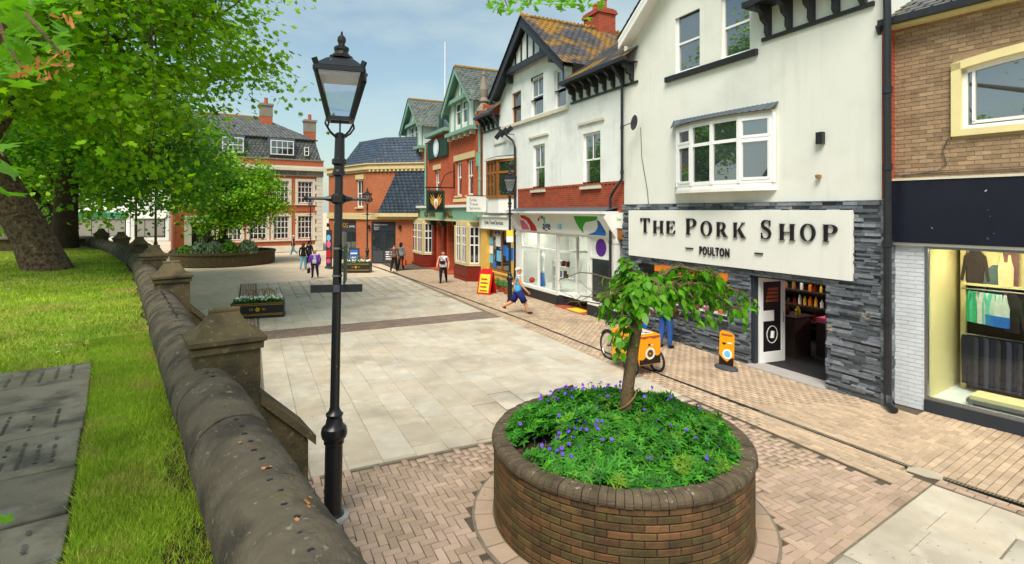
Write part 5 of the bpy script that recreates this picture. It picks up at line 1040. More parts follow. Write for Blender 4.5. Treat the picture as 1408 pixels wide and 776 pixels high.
# ------------------------------------------------------------------ corner shop (brick, mansard)
cM, cL, cR = gnd(507, 361.5), gnd(452, 354), gnd(575, 363)
CF = Frame(cM, (cR - cM).xy); CS = Frame(cL, (cM - cL).xy); cw = (cM - cL).length
C_ = thing('corner_shop', 'orange brick corner shop with sandstone cornices and dark mansard roof', 'building', cM, CF.rz)
dz = CS.rz - CF.rz
def side_(x, y, z): p = CS.w(x, y, z) - cM; return (p.dot(CF.u), p.dot(CF.n), z)
RW = 8.5
ft = MB(); ft.wall(0, RW, 0, 3.4, [(.2, 2.0, 0, 2.85)], y=0); ft.build('front_wall', 'corner_brick', C_)
sw = MB(); sw.wall(0, cw, 0, 6.6, [(1.7, 4.3, 0, 2.9), (cw * .72, cw * .72 + .95, 3.85, 5.8)], y=0); sw.quad((0, 0, 0), (0, 0, 6.6), (0, 6, 6.6), (0, 6, 0)); swo = sw.build('side_wall', 'corner_brick', C_); swo.location = (cL - cM).dot(CF.u), (cL - cM).dot(CF.n), 0; swo.rotation_euler.z = dz
fu = MB(); fu.wall(0, RW, 3.4, 6.6, [], y=.0); fu.build('upper_front_wall', 'corner_brick', C_)
wn = window(swo, cw * .72, cw * .72 + .95, 3.85, 5.8, y=.12, rows=(.5,), cols=2, fw=.09, frame='white_paint', sill=.12, sillmat='sandstone', name='window'); MB().box(cw * .72 - .1, cw * .72 + 1.05, -.06, 0, 5.82, 6.15).build('lintel', 'sandstone', swo)
for z0, z1, pr, c_ in ((3.0, 3.2, .12, 'sandstone'), (3.2, 3.45, .08, 'sandstone'), (6.3, 6.45, .1, 'sandstone'), (6.45, 6.62, .22, 'sandstone'), (6.62, 6.8, .12, 'sandstone'), (6.8, 6.88, .24, 'sandstone')):
    MB().box(0 - pr, RW, -pr, .3, z0, z1 - .004).build('cornice', c_, C_); MB().box(-.1, cw + pr * .5, -pr, .3, z0 + .003, z1 - .006).build('cornice', c_, swo)
dn = MB(); [dn.box(x, x + .12, -.2, 0, 6.3, 6.44) for x in np.arange(.1, RW, .3)]; dn.build('dentils', 'sandstone', C_)
# mansard
mz0, mz1 = 6.88, 8.75; a_, b_, c2_ = side_(1.6, .2, mz0), (.15, .25, mz0), (RW, .25, mz0); ta, tb_, tc_ = side_(2.4, 1.3, mz1), (.7, 1.2, mz1), (RW, 1.2, mz1)
slate_slope(C_, b_, c2_, tc_, tb_, 'slate_blue', sw=.3, sh=.22); slate_slope(C_, a_, b_, tb_, ta, 'slate_blue', sw=.3, sh=.22); fl = side_(1.0, 5, mz0); slate_slope(C_, fl, a_, ta, side_(2.0, 5, mz1), 'slate_blue', sw=.3, sh=.22); MB().poly([ta, tb_, tc_, (RW, 6, mz1), side_(2.0, 5, mz1)]).build('flat_roof', 'lead', C_); MB().tube([ta, tb_, tc_], .07, 6).build('roof_roll', 'lead', C_)
# steep slate lean-to on the front
slate_slope(C_, (.9, -.5, 3.45), (RW, -.5, 3.45), (RW, .0, 6.4), (2.15, .0, 6.4), 'slate_blue', sw=.3, sh=.22); MB().box(.7, RW, -.55, .0, 3.2, 3.44).build('lean_to_cornice', 'sandstone', C_)
cd = part('shop_door', 'charcoal', C_, (.2, 2.0, .06, .12, 0, 2.85)); 
for x in (.27, 1.15): MB().box(x, x + .78, .045, .055, .9, 2.1).build('pane', 'glass_sky', cd); MB().box(x, x + .78, .045, .055, .05, .85).build('frosted_panel', 'rubber_grey', cd)
for k in range(4): MB().box(1.25, 1.25 + .45, .038, .044, .25 + .16 * k, .32 + .16 * k).build('print_line', 'white_print', cd)
MB().box(.3, 1.9, .03, .05, 2.2, 2.8).build('sign_panel', 'charcoal', cd); text('lettering', 'boutique interiors', .14, (.38, .028, 2.6), 'white_print', cd, ext=.001); text('lettering', 'furniture\nlighting', .12, (.38, .028, 2.42), 'white_print', cd, ext=.001)
dd = MB().box(1.7, 4.3, .08, .14, 0, 2.9).build('shop_front', 'charcoal', swo); MB().box(2.6, 3.4, .06, .08, .1, 2.05).build('door_pane', 'glass_sky', dd); MB().box(3.5, 4.2, .06, .08, .6, 2.05).build('pane', 'glass_sky', dd); MB().box(1.8, 2.5, .06, .08, .6, 2.05).build('pane', 'glass_dark', dd); text('lettering', 'DOG', .52, (1.8, .06, 2.35), 'gold', dd, ext=.003); text('lettering', 'grooming', .2, (3.2, .06, 2.42), 'white_print', dd, ext=.003)
for x in (-.28, 2.35): MB().lathe([(.05, 0), (.1, .05), (.1, .25), (.05, .3)], 8).build('wall_lamp', 'black_paint', C_, (x if x > 0 else .05, -.14, 2.35))
MB().lathe([(.05, 0), (.1, .05), (.1, .25), (.05, .3)], 8).build('wall_lamp', 'black_paint', swo, (.15, -.14, 2.35))

# ------------------------------------------------------------------ old bank
D = thing('old_bank', 'red brick bank building with pale stone windows, slate mansard and two chimneys', 'building', B.o, B.rz)
BX0 = -11.4; gw = [(-7.85, -6.6), (-6.0, -4.65), (-4.1, -2.85), (-2.1, -.85)]; uwn = [(-8.0, -6.8), (-6.05, -4.8), (-4.15, -2.85), (-2.1, -.85), (-10.1, -8.9)]
hs_ = [(a_, b_, 1.15, 3.15) for a_, b_ in gw] + [(a_, b_, 4.3, 6.2) for a_, b_ in uwn]
m = MB(); m.wall(BX0, 0, 0, 7.9, hs_ + [(-10.2, -8.8, 0, 2.6, .5)], y=0, rev=.2); m.build('wall', 'bank_brick', D)
def bank_window(x0, x1, z0, z1):
    s = MB(); t = .22
    s.box(x0 - t, x0, -.05, .1, z0 - .06, z1 + t); s.box(x1, x1 + t, -.05, .1, z0 - .06, z1 + t); s.box(x0, x1, -.05, .1, z1, z1 + t); s.box(x0 - t - .06, x1 + t + .06, -.12, .1, z0 - .2, z0 - .06); s = s.build('stone_surround', 'pale_stone', D)
    w = MB(); w.box(x0, x0 + .07, .1, .16, z0, z1); w.box(x1 - .07, x1, .1, .16, z0, z1); w.box(x0, x1, .1, .16, z1 - .07, z1); w.box(x0, x1, .1, .16, z0, z0 + .07); zz = [z0 + (z1 - z0) * k / 4 for k in range(1, 4)]; xx = [x0 + (x1 - x0) * k / 4 for k in range(1, 4)]
    for z in zz: w.box(x0, x1, .11, .15, z - .025, z + .025)
    for x in xx: w.box(x - .025, x + .025, .11, .15, z0, z1)
    w = w.build('window', 'white_paint', D); MB().box(x0 + .05, x1 - .05, .14, .146, z0 + .05, z1 - .05).build('pane', 'glass_dark', w)
for a_, b_, c_, d_ in hs_: bank_window(a_, b_, c_, d_)
part('plinth', 'pale_stone', D, (BX0, 0.05, -.12, .0, 0, .55)); part('string_course', 'bank_brick', D, (BX0, -.9, -.03, -.003, 3.55, 3.75)); part('architrave', 'grey_stone', D, (BX0, .1, -.1, 0, 6.65, 7.15)); part('cornice', 'pale_stone', D, (BX0, .25, -.38, 0, 7.15, 7.4), (BX0, .2, -.26, 0, 7.4, 7.55)); part('parapet', 'bank_brick', D, (BX0, .1, -.06, .3, 7.55, 8.05)); part('coping', 'grey_stone', D, (BX0, .15, -.12, .36, 8.05, 8.15))
for k in range(16): part('quoin', 'pale_stone', D, (-.62 + (.12 if k % 2 else 0), .05, -.055, -.002, .56 + k * .38, .56 + k * .38 + .36))
text('lettering', 'DISTRICT BANKING CO', .42, (-6.3, -.105, 6.76), 'shop_dark', D, ext=.004, sx=.9, space=1.25); dr = part('entrance', 'pale_stone', D, (-10.7, -10.2, -.2, .05, 0, 3.2), (-8.8, -8.3, -.2, .05, 0, 3.2), (-10.7, -8.3, -.3, .05, 2.65, 3.2)); part('door', 'shop_dark', D, (-10.2, -8.8, .4, .46, 0, 2.6))
m = MB(); m.quad((0, 0, 0), (0, 9, 0), (0, 9, 8), (0, 0, 8)); m.quad((BX0, 0, 0), (BX0, 0, 8), (BX0, 9, 8), (BX0, 9, 0)); m.build('end_wall', 'bank_brick', D)
slate_slope(D, (BX0, .35, 8.1), (.0, .35, 8.1), (-.35, 1.2, 10.0), (BX0, 1.2, 10.0), 'slate_plain', sw=.32, sh=.24); slate_slope(D, (.0, .35, 8.1), (.0, 9, 8.1), (-.35, 9, 10.0), (-.35, 1.2, 10.0), 'slate_plain', sw=.32, sh=.24); part('roof_gutter', 'black_paint', D, (BX0, -.15, .95, 1.25, 10.0, 10.1))
slate_slope(D, (BX0, 1.1, 10.05), (-.2, 1.1, 10.05), (-4.3, 4.8, 12.3), (BX0, 4.8, 12.3), 'slate_plain', sw=.32, sh=.24); slate_slope(D, (-.2, 1.1, 10.05), (-.2, 9, 10.05), (-4.3, 9, 12.3), (-4.3, 4.8, 12.3), 'slate_plain', sw=.32, sh=.24); part('ridge', 'ridge_tile', D, (BX0, -4.2, 4.7, 4.9, 12.28, 12.4))
for x0, x1 in ((-8.0, -6.4), (-4.3, -2.4)):
    part('dormer', 'lead', D, (x0 - .12, x1 + .12, .25, 1.3, 8.4, 9.95)); w = window(D, x0, x1, 8.5, 9.75, y=.2, rows=(.5,), cols=4, fw=.07, frame='white_paint', name='dormer_window'); 
w = window(D, -1.5, -1.1, 8.55, 9.3, y=.25, rows=(.5,), fw=.06, frame='white_paint', name='small_window')
for x, y, z1 in ((-4.05, 3.6, 13.6), (.05, 4.5, 12.6)):
    c = part('chimney', 'bank_brick', D, (x - .5, x + .5, y, y + .8, 9.5, z1 - 1.3)); part('chimney_render', 'grey_stone', c, (x - .52, x + .52, y - .02, y + .82, z1 - 1.3, z1 - .3), (x - .6, x + .6, y - .1, y + .9, z1 - .3, z1 - .1)); MB().lathe([(.18, 0), (.15, .5), (.18, .55)], 10).build('chimney_pot', 'terracotta', c, (x, y + .4, z1 - .1))

# ------------------------------------------------------------------ far shops beyond the churchyard
def far_shop(name, label, px0, px1, depth, h, wall, fascia, letter=None):
    x0, x1 = (px0 - CX_) / F_ * depth, (px1 - CX_) / F_ * depth; w = x1 - x0
    o = thing(name, label, 'building', (x0, depth, 0), 0., 'shops across the road beyond the churchyard'); nwn = max(2, int(w / 2.2)); hl = []
    for k in range(nwn):
        for z in (4.0, 6.4):
            if z + 1.6 < h: cx = w * (k + .5) / nwn; hl.append((cx - .45, cx + .45, z, z + 1.5))
    m = MB(); m.wall(0, w, 0, h, hl + [(.4, w - .4, .4, 2.6)], y=0); m.quad((w, 0, 0), (w, 7, 0), (w, 7, h), (w, 0, h)); m.quad((0, 0, 0), (0, 0, h), (0, 7, h), (0, 7, 0)); m.build('wall', wall, o)
    for q in hl: window(o, *q, y=.1, rows=(.5,), fw=.09, frame='white_paint', sill=.1)
    f = part('fascia', fascia, o, (.2, w - .2, -.2, 0, 2.7, 3.4)); f2 = part('shop_window', 'charcoal', o, (.4, w - .4, .1, .16, .4, 2.6))
    for k in range(3): MB().box(.5 + (w - 1) * k / 3, .4 + (w - 1) * (k + 1) / 3, .08, .1, .5, 2.5).build('pane', 'glass_sky', f2)
    MB().prism([(0 - .2, -.3, h), (-.2, 3.5, h + 2.4), (-.2, 7.3, h)], (w + .4, 0, 0)).build('roof', 'slate_plain', o)
    return o
far_shop('far_shop', 'white three storey shop with dark fascia glimpsed left of second trunk', -40, 95, 66, 8.4, 'render_white', 'shop_dark')
far_shop('far_shop', 'white shop with bright green fascia glimpsed between trunk and wall piers', 97, 178, 66, 8.2, 'render_white', 'shop_green')
far_shop('far_shop', 'pale grey shop with white fascia glimpsed beside the bank', 180, 232, 64, 8.4, 'render_grey', 'sign_white')
far_shop('far_shop', 'cream shop with blue fascia seen past the leaning trunk', -150, -42, 66, 8.0, 'render_cream', 'blue_print')
# ================================================================== foliage helpers
MAPLE = np.array([(0, 0), (.3, -.06), (.5, .28), (.27, .36), (.44, .72), (.14, .64), (0, 1), (-.14, .64), (-.44, .72), (-.27, .36), (-.5, .28), (-.3, -.06)]) - (0, .45)
OVAL = np.array([(0, 0), (.24, .25), (.28, .5), (.16, .78), (0, 1), (-.16, .78), (-.28, .5), (-.24, .25)]) - (0, .1)
HEXL = np.array([(0, 0), (.36, .25), (.3, .65), (0, 1), (-.3, .65), (-.36, .25)]) - (0, .4)
_g = []
for k in range(5):
    t = -1.9 + k * .95
    for dt_, r in ((-.26, .34), (-.1, .8), (0, 1.), (.1, .8)): _g.append((r * math.sin(t + dt_), r * math.cos(t + dt_)))
PALM = np.array(_g) * .55
def unit(v): return v / np.maximum(1e-6, np.linalg.norm(v, axis=-1, keepdims=True))
def leaf_mesh(name, P, Nn, size, shape, curl=.12, T=None):
    "one polygon leaf per point P with normal Nn"
    n = len(P); Nn = unit(Nn); T = unit(np.cross(Nn, unit(RNG.normal(size=(n, 3))))) if T is None else unit(T - Nn * (T * Nn).sum(1, keepdims=True)); Bt = np.cross(Nn, T); size = np.broadcast_to(np.asarray(size, float), (n,))
    sx, sy = shape[:, 0], shape[:, 1]; V = P[:, None] + (Bt[:, None] * sx[None, :, None] + T[:, None] * sy[None, :, None]) * size[:, None, None] + Nn[:, None] * ((np.abs(sx) * curl * 1.2 - curl * sy ** 2)[None, :, None] * size[:, None, None])
    k = len(shape); return np_mesh(name, V.reshape(-1, 3), np.arange(n * k).reshape(n, k))
def limb(m, a, b, r0, r1, bend=.15, seg=6, n=7):
    a, b = Vector(a), Vector(b); L_ = (b - a).length; off = Vector((random.gauss(0, 1), random.gauss(0, 1), abs(random.gauss(0, .8)))) * L_ * bend
    pts = [a.lerp(b, t) + off * math.sin(PI * t) * .6 + Vector((random.gauss(0, 1), random.gauss(0, 1), random.gauss(0, 1))) * L_ * .012 for t in np.linspace(0, 1, seg)]
    pts[0] = a; m.tube(pts, list(np.linspace(r0, r1, seg)), n); return pts
def tree(name, label, trunk, radii, centre, R, ncl, per, size, leaf, bark, shape=HEXL, spray=.9, flat=.38, lo=-1., group=None, seed=1, reject=None, nlimb=9, branch_r=.16):
    global RNG; random.seed(seed); RNG = np.random.default_rng(seed)
    o = thing(name, label, 'tree', trunk[0], 0., group); b0 = Vector(trunk[0]); tm = MB()
    pts = [Vector(p) - b0 for p in trunk]; fine = []; rr = []
    for i in range(len(pts) - 1):
        for k in range(4): t = k / 4; fine.append(pts[i].lerp(pts[i + 1], t) + Vector((random.gauss(0, .02), random.gauss(0, .02), 0)) * radii[i]); rr.append(radii[i] * (1 - t) + radii[i + 1] * t)
    fine.append(pts[-1]); rr.append(radii[-1]); tm.tube([fine[0] - Vector((0, 0, .15))] + fine, [rr[0] * 1.25] + rr, 14); tm.build('trunk', bark, o, smooth=True)
    c = np.array(centre) - np.array(b0); R = np.array(R); cl = []
    while len(cl) < ncl:
        d = unit(RNG.normal(size=3)); r = RNG.random() ** .34; p = d * r
        if p[2] < lo: continue
        q = p * R + c; f = math.sin(q[0] * 1.1 + seed) * math.sin(q[1] * 1.3 + 2 * seed) * math.sin(q[2] * 1.7 + .5 * seed)
        if f > .32 and r > .45: continue
        if reject and reject(Vector(q) + b0): continue
        cl.append(q * (1 + .06 * RNG.normal()) if r > .8 else q)
    cl = np.array(cl); bm_ = MB(); tips = []
    top = fine[-1]; mid = fine[len(fine) * 2 // 3]
    for k in range(nlimb):
        a_ = 2 * PI * k / nlimb + random.gauss(0, .3); e = Vector(c) + Vector((R[0] * .62 * math.cos(a_), R[1] * .62 * math.sin(a_), R[2] * random.uniform(-.25, .55))); tips += limb(bm_, random.choice((top, mid, top)), e, branch_r * random.uniform(.7, 1.1), .03, .14, 7, 7)[2:]
    ta = np.array([tuple(t) for t in tips])
    for q in cl:
        i = int(np.argmin(((ta - q) ** 2).sum(1)))
        if np.linalg.norm(ta[i] - q) < R.max() * .8: limb(bm_, ta[i], q, .035, .008, .1, 4, 4)
    bm_.build('branches', bark, o)
    n = ncl * per; C = np.repeat(cl, per, 0); out = unit((C - c) / R); disp = RNG.normal(size=(n, 3)) * np.array([spray, spray, spray * flat]); disp[:, 2] -= .22 * (disp[:, 0] ** 2 + disp[:, 1] ** 2) / spray
    Pn = C + disp; Nn = np.array([0, 0, 1.])[None] + out * .55 + RNG.normal(0, .6, (n, 3))
    me = leaf_mesh('crown', Pn, Nn, size * RNG.uniform(.65, 1.25, n), shape, .15); link('crown', me, leaf, o); return o
# big leaning churchyard sycamore
b = gnd(66, 371, LAWN)
tree('sycamore_tree', 'big churchyard tree with thick leaning mottled trunk by the wall', [b, b + Vector((-.5, 0, 1.0)), b + Vector((-1.15, -.1, 2.3)), b + Vector((-1.95, -.2, 3.8)), b + Vector((-2.3, -.3, 6))], [.58, .5, .47, .43, .36], (-12.6, 14.6, 9.6), (6.5, 6.2, 5.0), 320, 110, .18, 'leaf_maple', 'bark', MAPLE, .72, .3, seed=3, nlimb=12, branch_r=.2, reject=lambda q: proj(q)[0] > 372 or (proj(q)[1] > 225 and proj(q)[0] < 250) or (proj(q)[0] < 135 and proj(q)[1] > 120 and q.y < 17) or (proj(q)[0] > 230 and proj(q)[1] > 105))
b = gnd(90, 341, LAWN)
tree('churchyard_tree', 'dark straight trunked tree behind the leaning tree on the lawn', [b, b + Vector((0, 0, 1.6)), b + Vector((.1, 0, 3.2)), b + Vector((.6, 0, 5.)), b + Vector((.8, 0, 7))], [.55, .46, .44, .34, .2], (-18.2, 24.4, 6.4), (6.2, 5.4, 4.4), 290, 100, .19, 'leaf_dark', 'bark_dark', HEXL, .72, .3, seed=5, nlimb=11, reject=lambda q: proj(q)[0] > 285 or (proj(q)[0] < 130 and proj(q)[1] > 215) or (proj(q)[0] > 130 and proj(q)[1] > 272))
b = Vector((-31, 36, LAWN - 1.8)); tree('background_tree', 'pale green tree far behind the trunks across the lawn', [b, b + Vector((0, 0, 2)), b + Vector((.2, 0, 5))], [.35, .28, .2], (-31.5, 36, 7.2), (6., 4.5, 4.2), 110, 120, .3, 'leaf_bright', 'bark_dark', HEXL, .9, .5, seed=8)
b = Vector((-46, 46, 0)); tree('background_tree', 'pale green tree far beyond the leaning trunk', [b, b + Vector((0, 0, 2)), b + Vector((.2, 0, 5))], [.35, .28, .2], (-46, 46, 6.4), (8., 4.5, 4.6), 110, 110, .34, 'leaf_bright', 'bark_dark', HEXL, 1.1, .5, seed=9)
# far round planter with its tree
FP = Vector((-19.9, 37.0, 0)); fp = thing('round_planter', 'wide low brick planter with shrubs and small tree outside the bank', 'planter', FP)
MB().lathe([(3.0, 0), (3.2, 0), (3.2, .72), (3.26, .72), (3.26, .86), (2.95, .86), (2.95, .6)], 56).build('planter_wall', 'pub_brick', fp); MB().lathe([(.001, .7), (3.0, .7), (3.0, .6)], 40).build('soil', 'soil', fp); bpy.data.objects['planter_wall'].data.materials[0] = MATS['planter_brick']
tree('small_tree', 'small bright green tree growing in the round planter by the bank', [FP + Vector((-.1, 0, .7)), FP + Vector((-.05, 0, 2.)), FP + Vector((.1, 0, 3.2)), FP + Vector((.3, 0, 5))], [.2, .17, .14, .07], (-19.2, 36.6, 5.1), (3.3, 3.1, 2.5), 130, 150, .19, 'leaf_bright', 'bark_dark', HEXL, .55, .45, seed=12, nlimb=9, branch_r=.08, reject=lambda q: proj(q)[1] > 320)
def shrub(base, r, h, n, mat, label, spiky=False, size=.12, group=None):
    o = thing('shrub', label, 'shrub', base, 0., group); d = unit(RNG.normal(size=(n, 3))); d[:, 2] = np.abs(d[:, 2]); Pn = d * np.array([r, r, h]) * (RNG.random((n, 1)) ** .4); nn = d + RNG.normal(0, .4, (n, 3))
    link('foliage', leaf_mesh('foliage', Pn, nn if not spiky else RNG.normal(size=(n, 3)) * (1, 1, .2), size * RNG.uniform(.6, 1.3, n), OVAL if spiky else HEXL, .15, T=(np.array([[0, 0, 1.]]) + RNG.normal(0, .25, (n, 3))) if spiky else None), mat, o); m = MB()
    for k in range(5): m.tube([(0, 0, -.05), (random.gauss(0, r * .4), random.gauss(0, r * .4), h * .7)], .012, 4)
    m.build('stem', 'bark_thin', o)
for k, (dx, dy, r, h, mat, lab, sp) in enumerate([(-2.2, -1.6, .6, .45, 'leaf_plum', 'low plum coloured shrub at the end of the round planter', 0), (-1.3, -2.2, .55, .7, 'leaf_dark', 'dark green rounded shrub in the round planter', 0), (-.3, -2.3, .6, .9, 'leaf_grey', 'silvery spiky shrub at the front of the round planter', 1), (.6, -2.3, .6, .8, 'leaf_grey', 'second silvery spiky shrub in the round planter', 1), (1.4, -2., .6, 1., 'leaf_dark', 'tall dark green shrub under the small tree', 0), (2.3, -1.4, .65, .9, 'leaf_grey', 'pale grey spiky shrub at the planter end by the bank', 1), (0, -.8, 1.1, 1.3, 'leaf_plum', 'tall plum tinted shrub behind the silvery ones', 1)]): shrub(FP + Vector((dx, dy, .7)), r, h, 900, mat, lab, bool(sp), .2 if sp else .14, 'shrubs in the round planter')

# ------------------------------------------------------------------ overhanging sycamore close to the camera
random.seed(21); RNG = np.random.default_rng(21)
nb_ = Vector((-5.2, .6, LAWN)); nt_ = thing('overhanging_sycamore', 'sycamore whose big leaves and orange seed keys hang into view overhead', 'tree', nb_)
def at(px, py, Y): d = ray(px, py); return Vector((d.x * Y, Y, CAM_H + d.z * Y))
tm = MB(); tm.tube([(0, 0, -.1), (.05, 0, 1.5), (.3, .3, 3.), (.5, .6, 5.)], [.4, .33, .3, .24], 12); tm.build('trunk', 'bark', nt_, smooth=True)
bm_ = MB(); mn = [nb_ + Vector((.4, .5, 4.2)), Vector((-3.6, 1.6, 5.9)), at(-40, -60, 3.4), at(40, 25, 2.9), at(85, 75, 2.7)]
bm_.tube([p - nb_ for p in mn], [.1, .07, .035, .014, .006], 6); bm_.tube([p - nb_ for p in (mn[2], at(10, 60, 3.0), at(30, 95, 2.9))], [.02, .01, .005], 5); bm_.tube([p - nb_ for p in (mn[1], at(-60, 120, 2.8), at(5, 215, 2.5))], [.03, .012, .005], 5)
bm_.tube([p - nb_ for p in (mn[0], Vector((-3., 3.4, 7.4)), at(640, -140, 6.6), at(730, -30, 6.4), at(800, 2, 6.3))], [.14, .1, .05, .02, .008], 6); bm_.tube([p - nb_ for p in (at(660, -90, 6.5), at(690, -10, 6.3), at(700, 14, 6.2))], [.02, .01, .005], 5)
bm_.tube([p - nb_ for p in (at(-45, -30, 6.0), at(0, 0, 6.2), at(5, 30, 6.2), at(-40, 120, 6.4))], [.12, .09, .08, .1], 8)
bm_.build('branches', 'bark_thin', nt_)
ncl = 120; d = unit(RNG.normal(size=(ncl, 3))); c = d * (RNG.random((ncl, 1)) ** .4) * (4.2, 3.4, 3.0) + (-2.4, -3.6, 7.2); per = 110; n = ncl * per; Pn = np.repeat(c, per, 0) + RNG.normal(size=(n, 3)) * (.8, .8, .3)
link('crown', leaf_mesh('crown', Pn, np.array([[0, 0, 1.]]) + RNG.normal(0, .45, (n, 3)), .2 * RNG.uniform(.65, 1.25, n), MAPLE, .15), 'leaf_maple', nt_)  # unseen crown, added behind the camera for window reflections and soft foreground shade
lob = []
for k, (t, ln) in enumerate(((-2.05, .5), (-1.0, .82), (0, 1.), (1.0, .82), (2.05, .5))):
    for dt_, rr_ in ((-.42, .5), (-.3, .66), (-.2, .72), (-.12, .86), (0, 1.), (.12, .86), (.2, .72), (.3, .66)): lob.append((ln * rr_ * math.sin(t + dt_) * .62, ln * rr_ * math.cos(t + dt_) * .62))
lob.append((.02, -.12)); bigleaf = bpy.data.meshes.new('leaf')
def _z(x, y): return .22 * abs(x) - .5 * (x * x + y * y) - .15 * y
mid = [(x * .5, y * .5) for x, y in lob]; nl = len(lob)
bigleaf.from_pydata([(0, 0, 0)] + [(x, y, _z(x, y) + .02 * math.sin(9 * x)) for x, y in mid] + [(x, y, _z(x, y)) for x, y in lob], [], [(0, 1 + i_, 1 + (i_ + 1) % nl) for i_ in range(nl)] + [(1 + i_, 1 + nl + i_, 1 + nl + (i_ + 1) % nl, 1 + (i_ + 1) % nl) for i_ in range(nl)]); bigleaf.update(); bigleaf.polygons.foreach_set('use_smooth', [True] * len(bigleaf.polygons))
def hang(px, py, Y, s, mat='leaf_near'):
    p = at(px, py, Y) - nb_; link('leaf', bigleaf, mat, nt_, p, (rad(random.uniform(15, 80)), rad(random.gauss(0, 28)), random.uniform(0, 6.3)), (s * random.uniform(.85, 1.15), s, s))
for k in range(62):
    px = abs(random.gauss(0, 48)); py = random.uniform(-25, 108) - px * .1
    if px < 112: hang(px, py, random.uniform(2.5, 3.6), random.uniform(.11, .19))
for px, py, Y, s in ((2, 205, 2.4, .15), (14, 238, 2.3, .2), (0, 262, 2.4, .18), (30, 118, 2.6, .17), (22, 268, 2.6, .13), (2, 232, 2.5, .16), (10, 716, 2.0, .09)): hang(px, py, Y, s)
for k in range(150):
    c = random.choice(((690, 4), (700, 10), (720, 0), (745, 2), (775, 6), (795, 8), (808, 2), (780, -6), (760, -8))); hang(c[0] + random.gauss(0, 11), c[1] + random.gauss(0, 6) - 1, random.uniform(5.9, 6.6), random.uniform(.08, .15))
sd = MB().poly([(0, 0, 0), (.01, .006, 0), (.045, .016, .004), (.05, .004, 0), (.03, -.006, 0), (.01, -.006, 0)]).mesh('seed_key')
for cx, cy in ((38, 100), (50, 92), (92, 25), (28, 104), (75, 75), (88, 88), (66, 98), (45, 96)):
    for k in range(7): p = at(cx + random.gauss(0, 5), cy + random.gauss(0, 4), random.uniform(2.6, 2.9)) - nb_; link('seed_key', sd, 'samara', nt_, p, (random.random() * 6, random.random() * 6, random.random() * 6), (.9, .9, .9))

# ------------------------------------------------------------------ weeping tree in the near planter
wb = Vector((1.35, 6.5, .78)); wt_ = thing('weeping_tree', 'small grafted weeping tree with umbrella crown in the brick planter', 'tree', wb)
top = Vector((.22, -.02, 1.76)); tm = MB(); tm.tube([(0, 0, -.05), (.0, 0, .1), (.05, 0, .6), (.12, -.01, 1.15), (.18, -.02, 1.6), tuple(top)], [.115, .088, .074, .07, .075, .09], 12); tm.build('trunk', 'bark_thin', wt_, smooth=True)
tie = MB(); [tie.tube([(.05 + .108 * math.cos(t), .108 * math.sin(t), .52 + .1 * math.cos(t)), (.05 + .108 * math.cos(t + .5), .108 * math.sin(t + .5), .52 + .1 * math.cos(t + .5))], .008, 4) for t in [k * .5 for k in range(13)]]; tie.build('tie', 'hessian', wt_)
bm_ = MB(); Pn = []; Tn = []
arms_ = [(0.0, 1.3, .42, .36), (.22, 1.0, .34, .34), (-.2, 1.15, .3, .4), (-.5, .95, .3, .34), (.55, .85, .36, .3), (-.1, .9, .46, .12), (1.2, .55, .36, .3), (2.0, .5, .36, .3), (2.6, .5, .42, .4), (2.95, .6, .34, .5), (3.3, .55, .42, .46), (3.8, .5, .3, .55), (4.4, .5, .38, .3), (5.1, .6, .34, .3), (5.6, .75, .3, .3), (3.1, .4, .5, .16), (3.45, .42, .2, .75)]
for az_, Ln, up, dr in arms_:
    Ln *= .74 if math.cos(az_) < .3 else (1. if abs(math.sin(az_)) < .3 else .8)
    d = Vector((math.cos(az_), math.sin(az_), 0)); pts = []; wob = random.random() * 6
    for k in range(11): t = k / 10; pts.append(top + d * Ln * t + Vector((.03 * math.sin(9 * t + wob), .03 * math.cos(8 * t + wob), up * math.sin(min(1, t * 1.25) * PI * .62) + .03 * math.sin(13 * t + wob) - dr * t ** 2.6 - .04)))
    bm_.tube(pts, list(np.linspace(.034, .005, 11)), 6)
    for k in range(2, 11):
        for q in range(3 if Ln < .7 else 4):
            s0 = pts[k]; e = s0 + Vector((random.gauss(0, .1), random.gauss(0, .1), random.uniform(-.17, .07))); bm_.tube([s0, (s0 + e) / 2 + Vector((0, 0, .03)), e], [.005, .0035, .002], 4)
            for _ in range(5): t = .2 + .8 * random.random(); p = s0.lerp(e, t) + Vector((random.gauss(0, .025), random.gauss(0, .025), random.gauss(-.015, .02))); Pn.append(tuple(p)); Tn.append((random.gauss(0, .5) + d.x * .4, random.gauss(0, .5) + d.y * .4, -1))
for az_, Ln, z in ((3.05, 1.0, .3), (3.3, .95, .02), (3.0, .9, -.08), (3.6, .8, .1)):
    d = Vector((math.cos(az_), math.sin(az_), 0)); pts = [top + d * Ln * t + Vector((random.gauss(0, .03), 0, z * math.sin(t * 2.4) + random.gauss(0, .02))) for t in np.linspace(.2, 1, 7)]; bm_.tube(pts, list(np.linspace(.014, .003, 7)), 5)
    for p in pts[2:]: bm_.tube([p, p + Vector((random.gauss(-.06, .06), random.gauss(0, .05), random.gauss(0, .07)))], [.004, .002], 4)
bm_.build('branches', 'bark_thin', wt_); Pn = np.array(Pn); Tn = np.array(Tn); n = len(Pn); out = Pn - np.array(top)[None]; out[:, 2] = .3
link('crown', leaf_mesh('crown', Pn, unit(out) + RNG.normal(0, .4, (n, 3)), .098 * RNG.uniform(.5, 1.35, n), OVAL * (1.15, 1), .2, T=Tn), 'leaf_weeping', wt_)
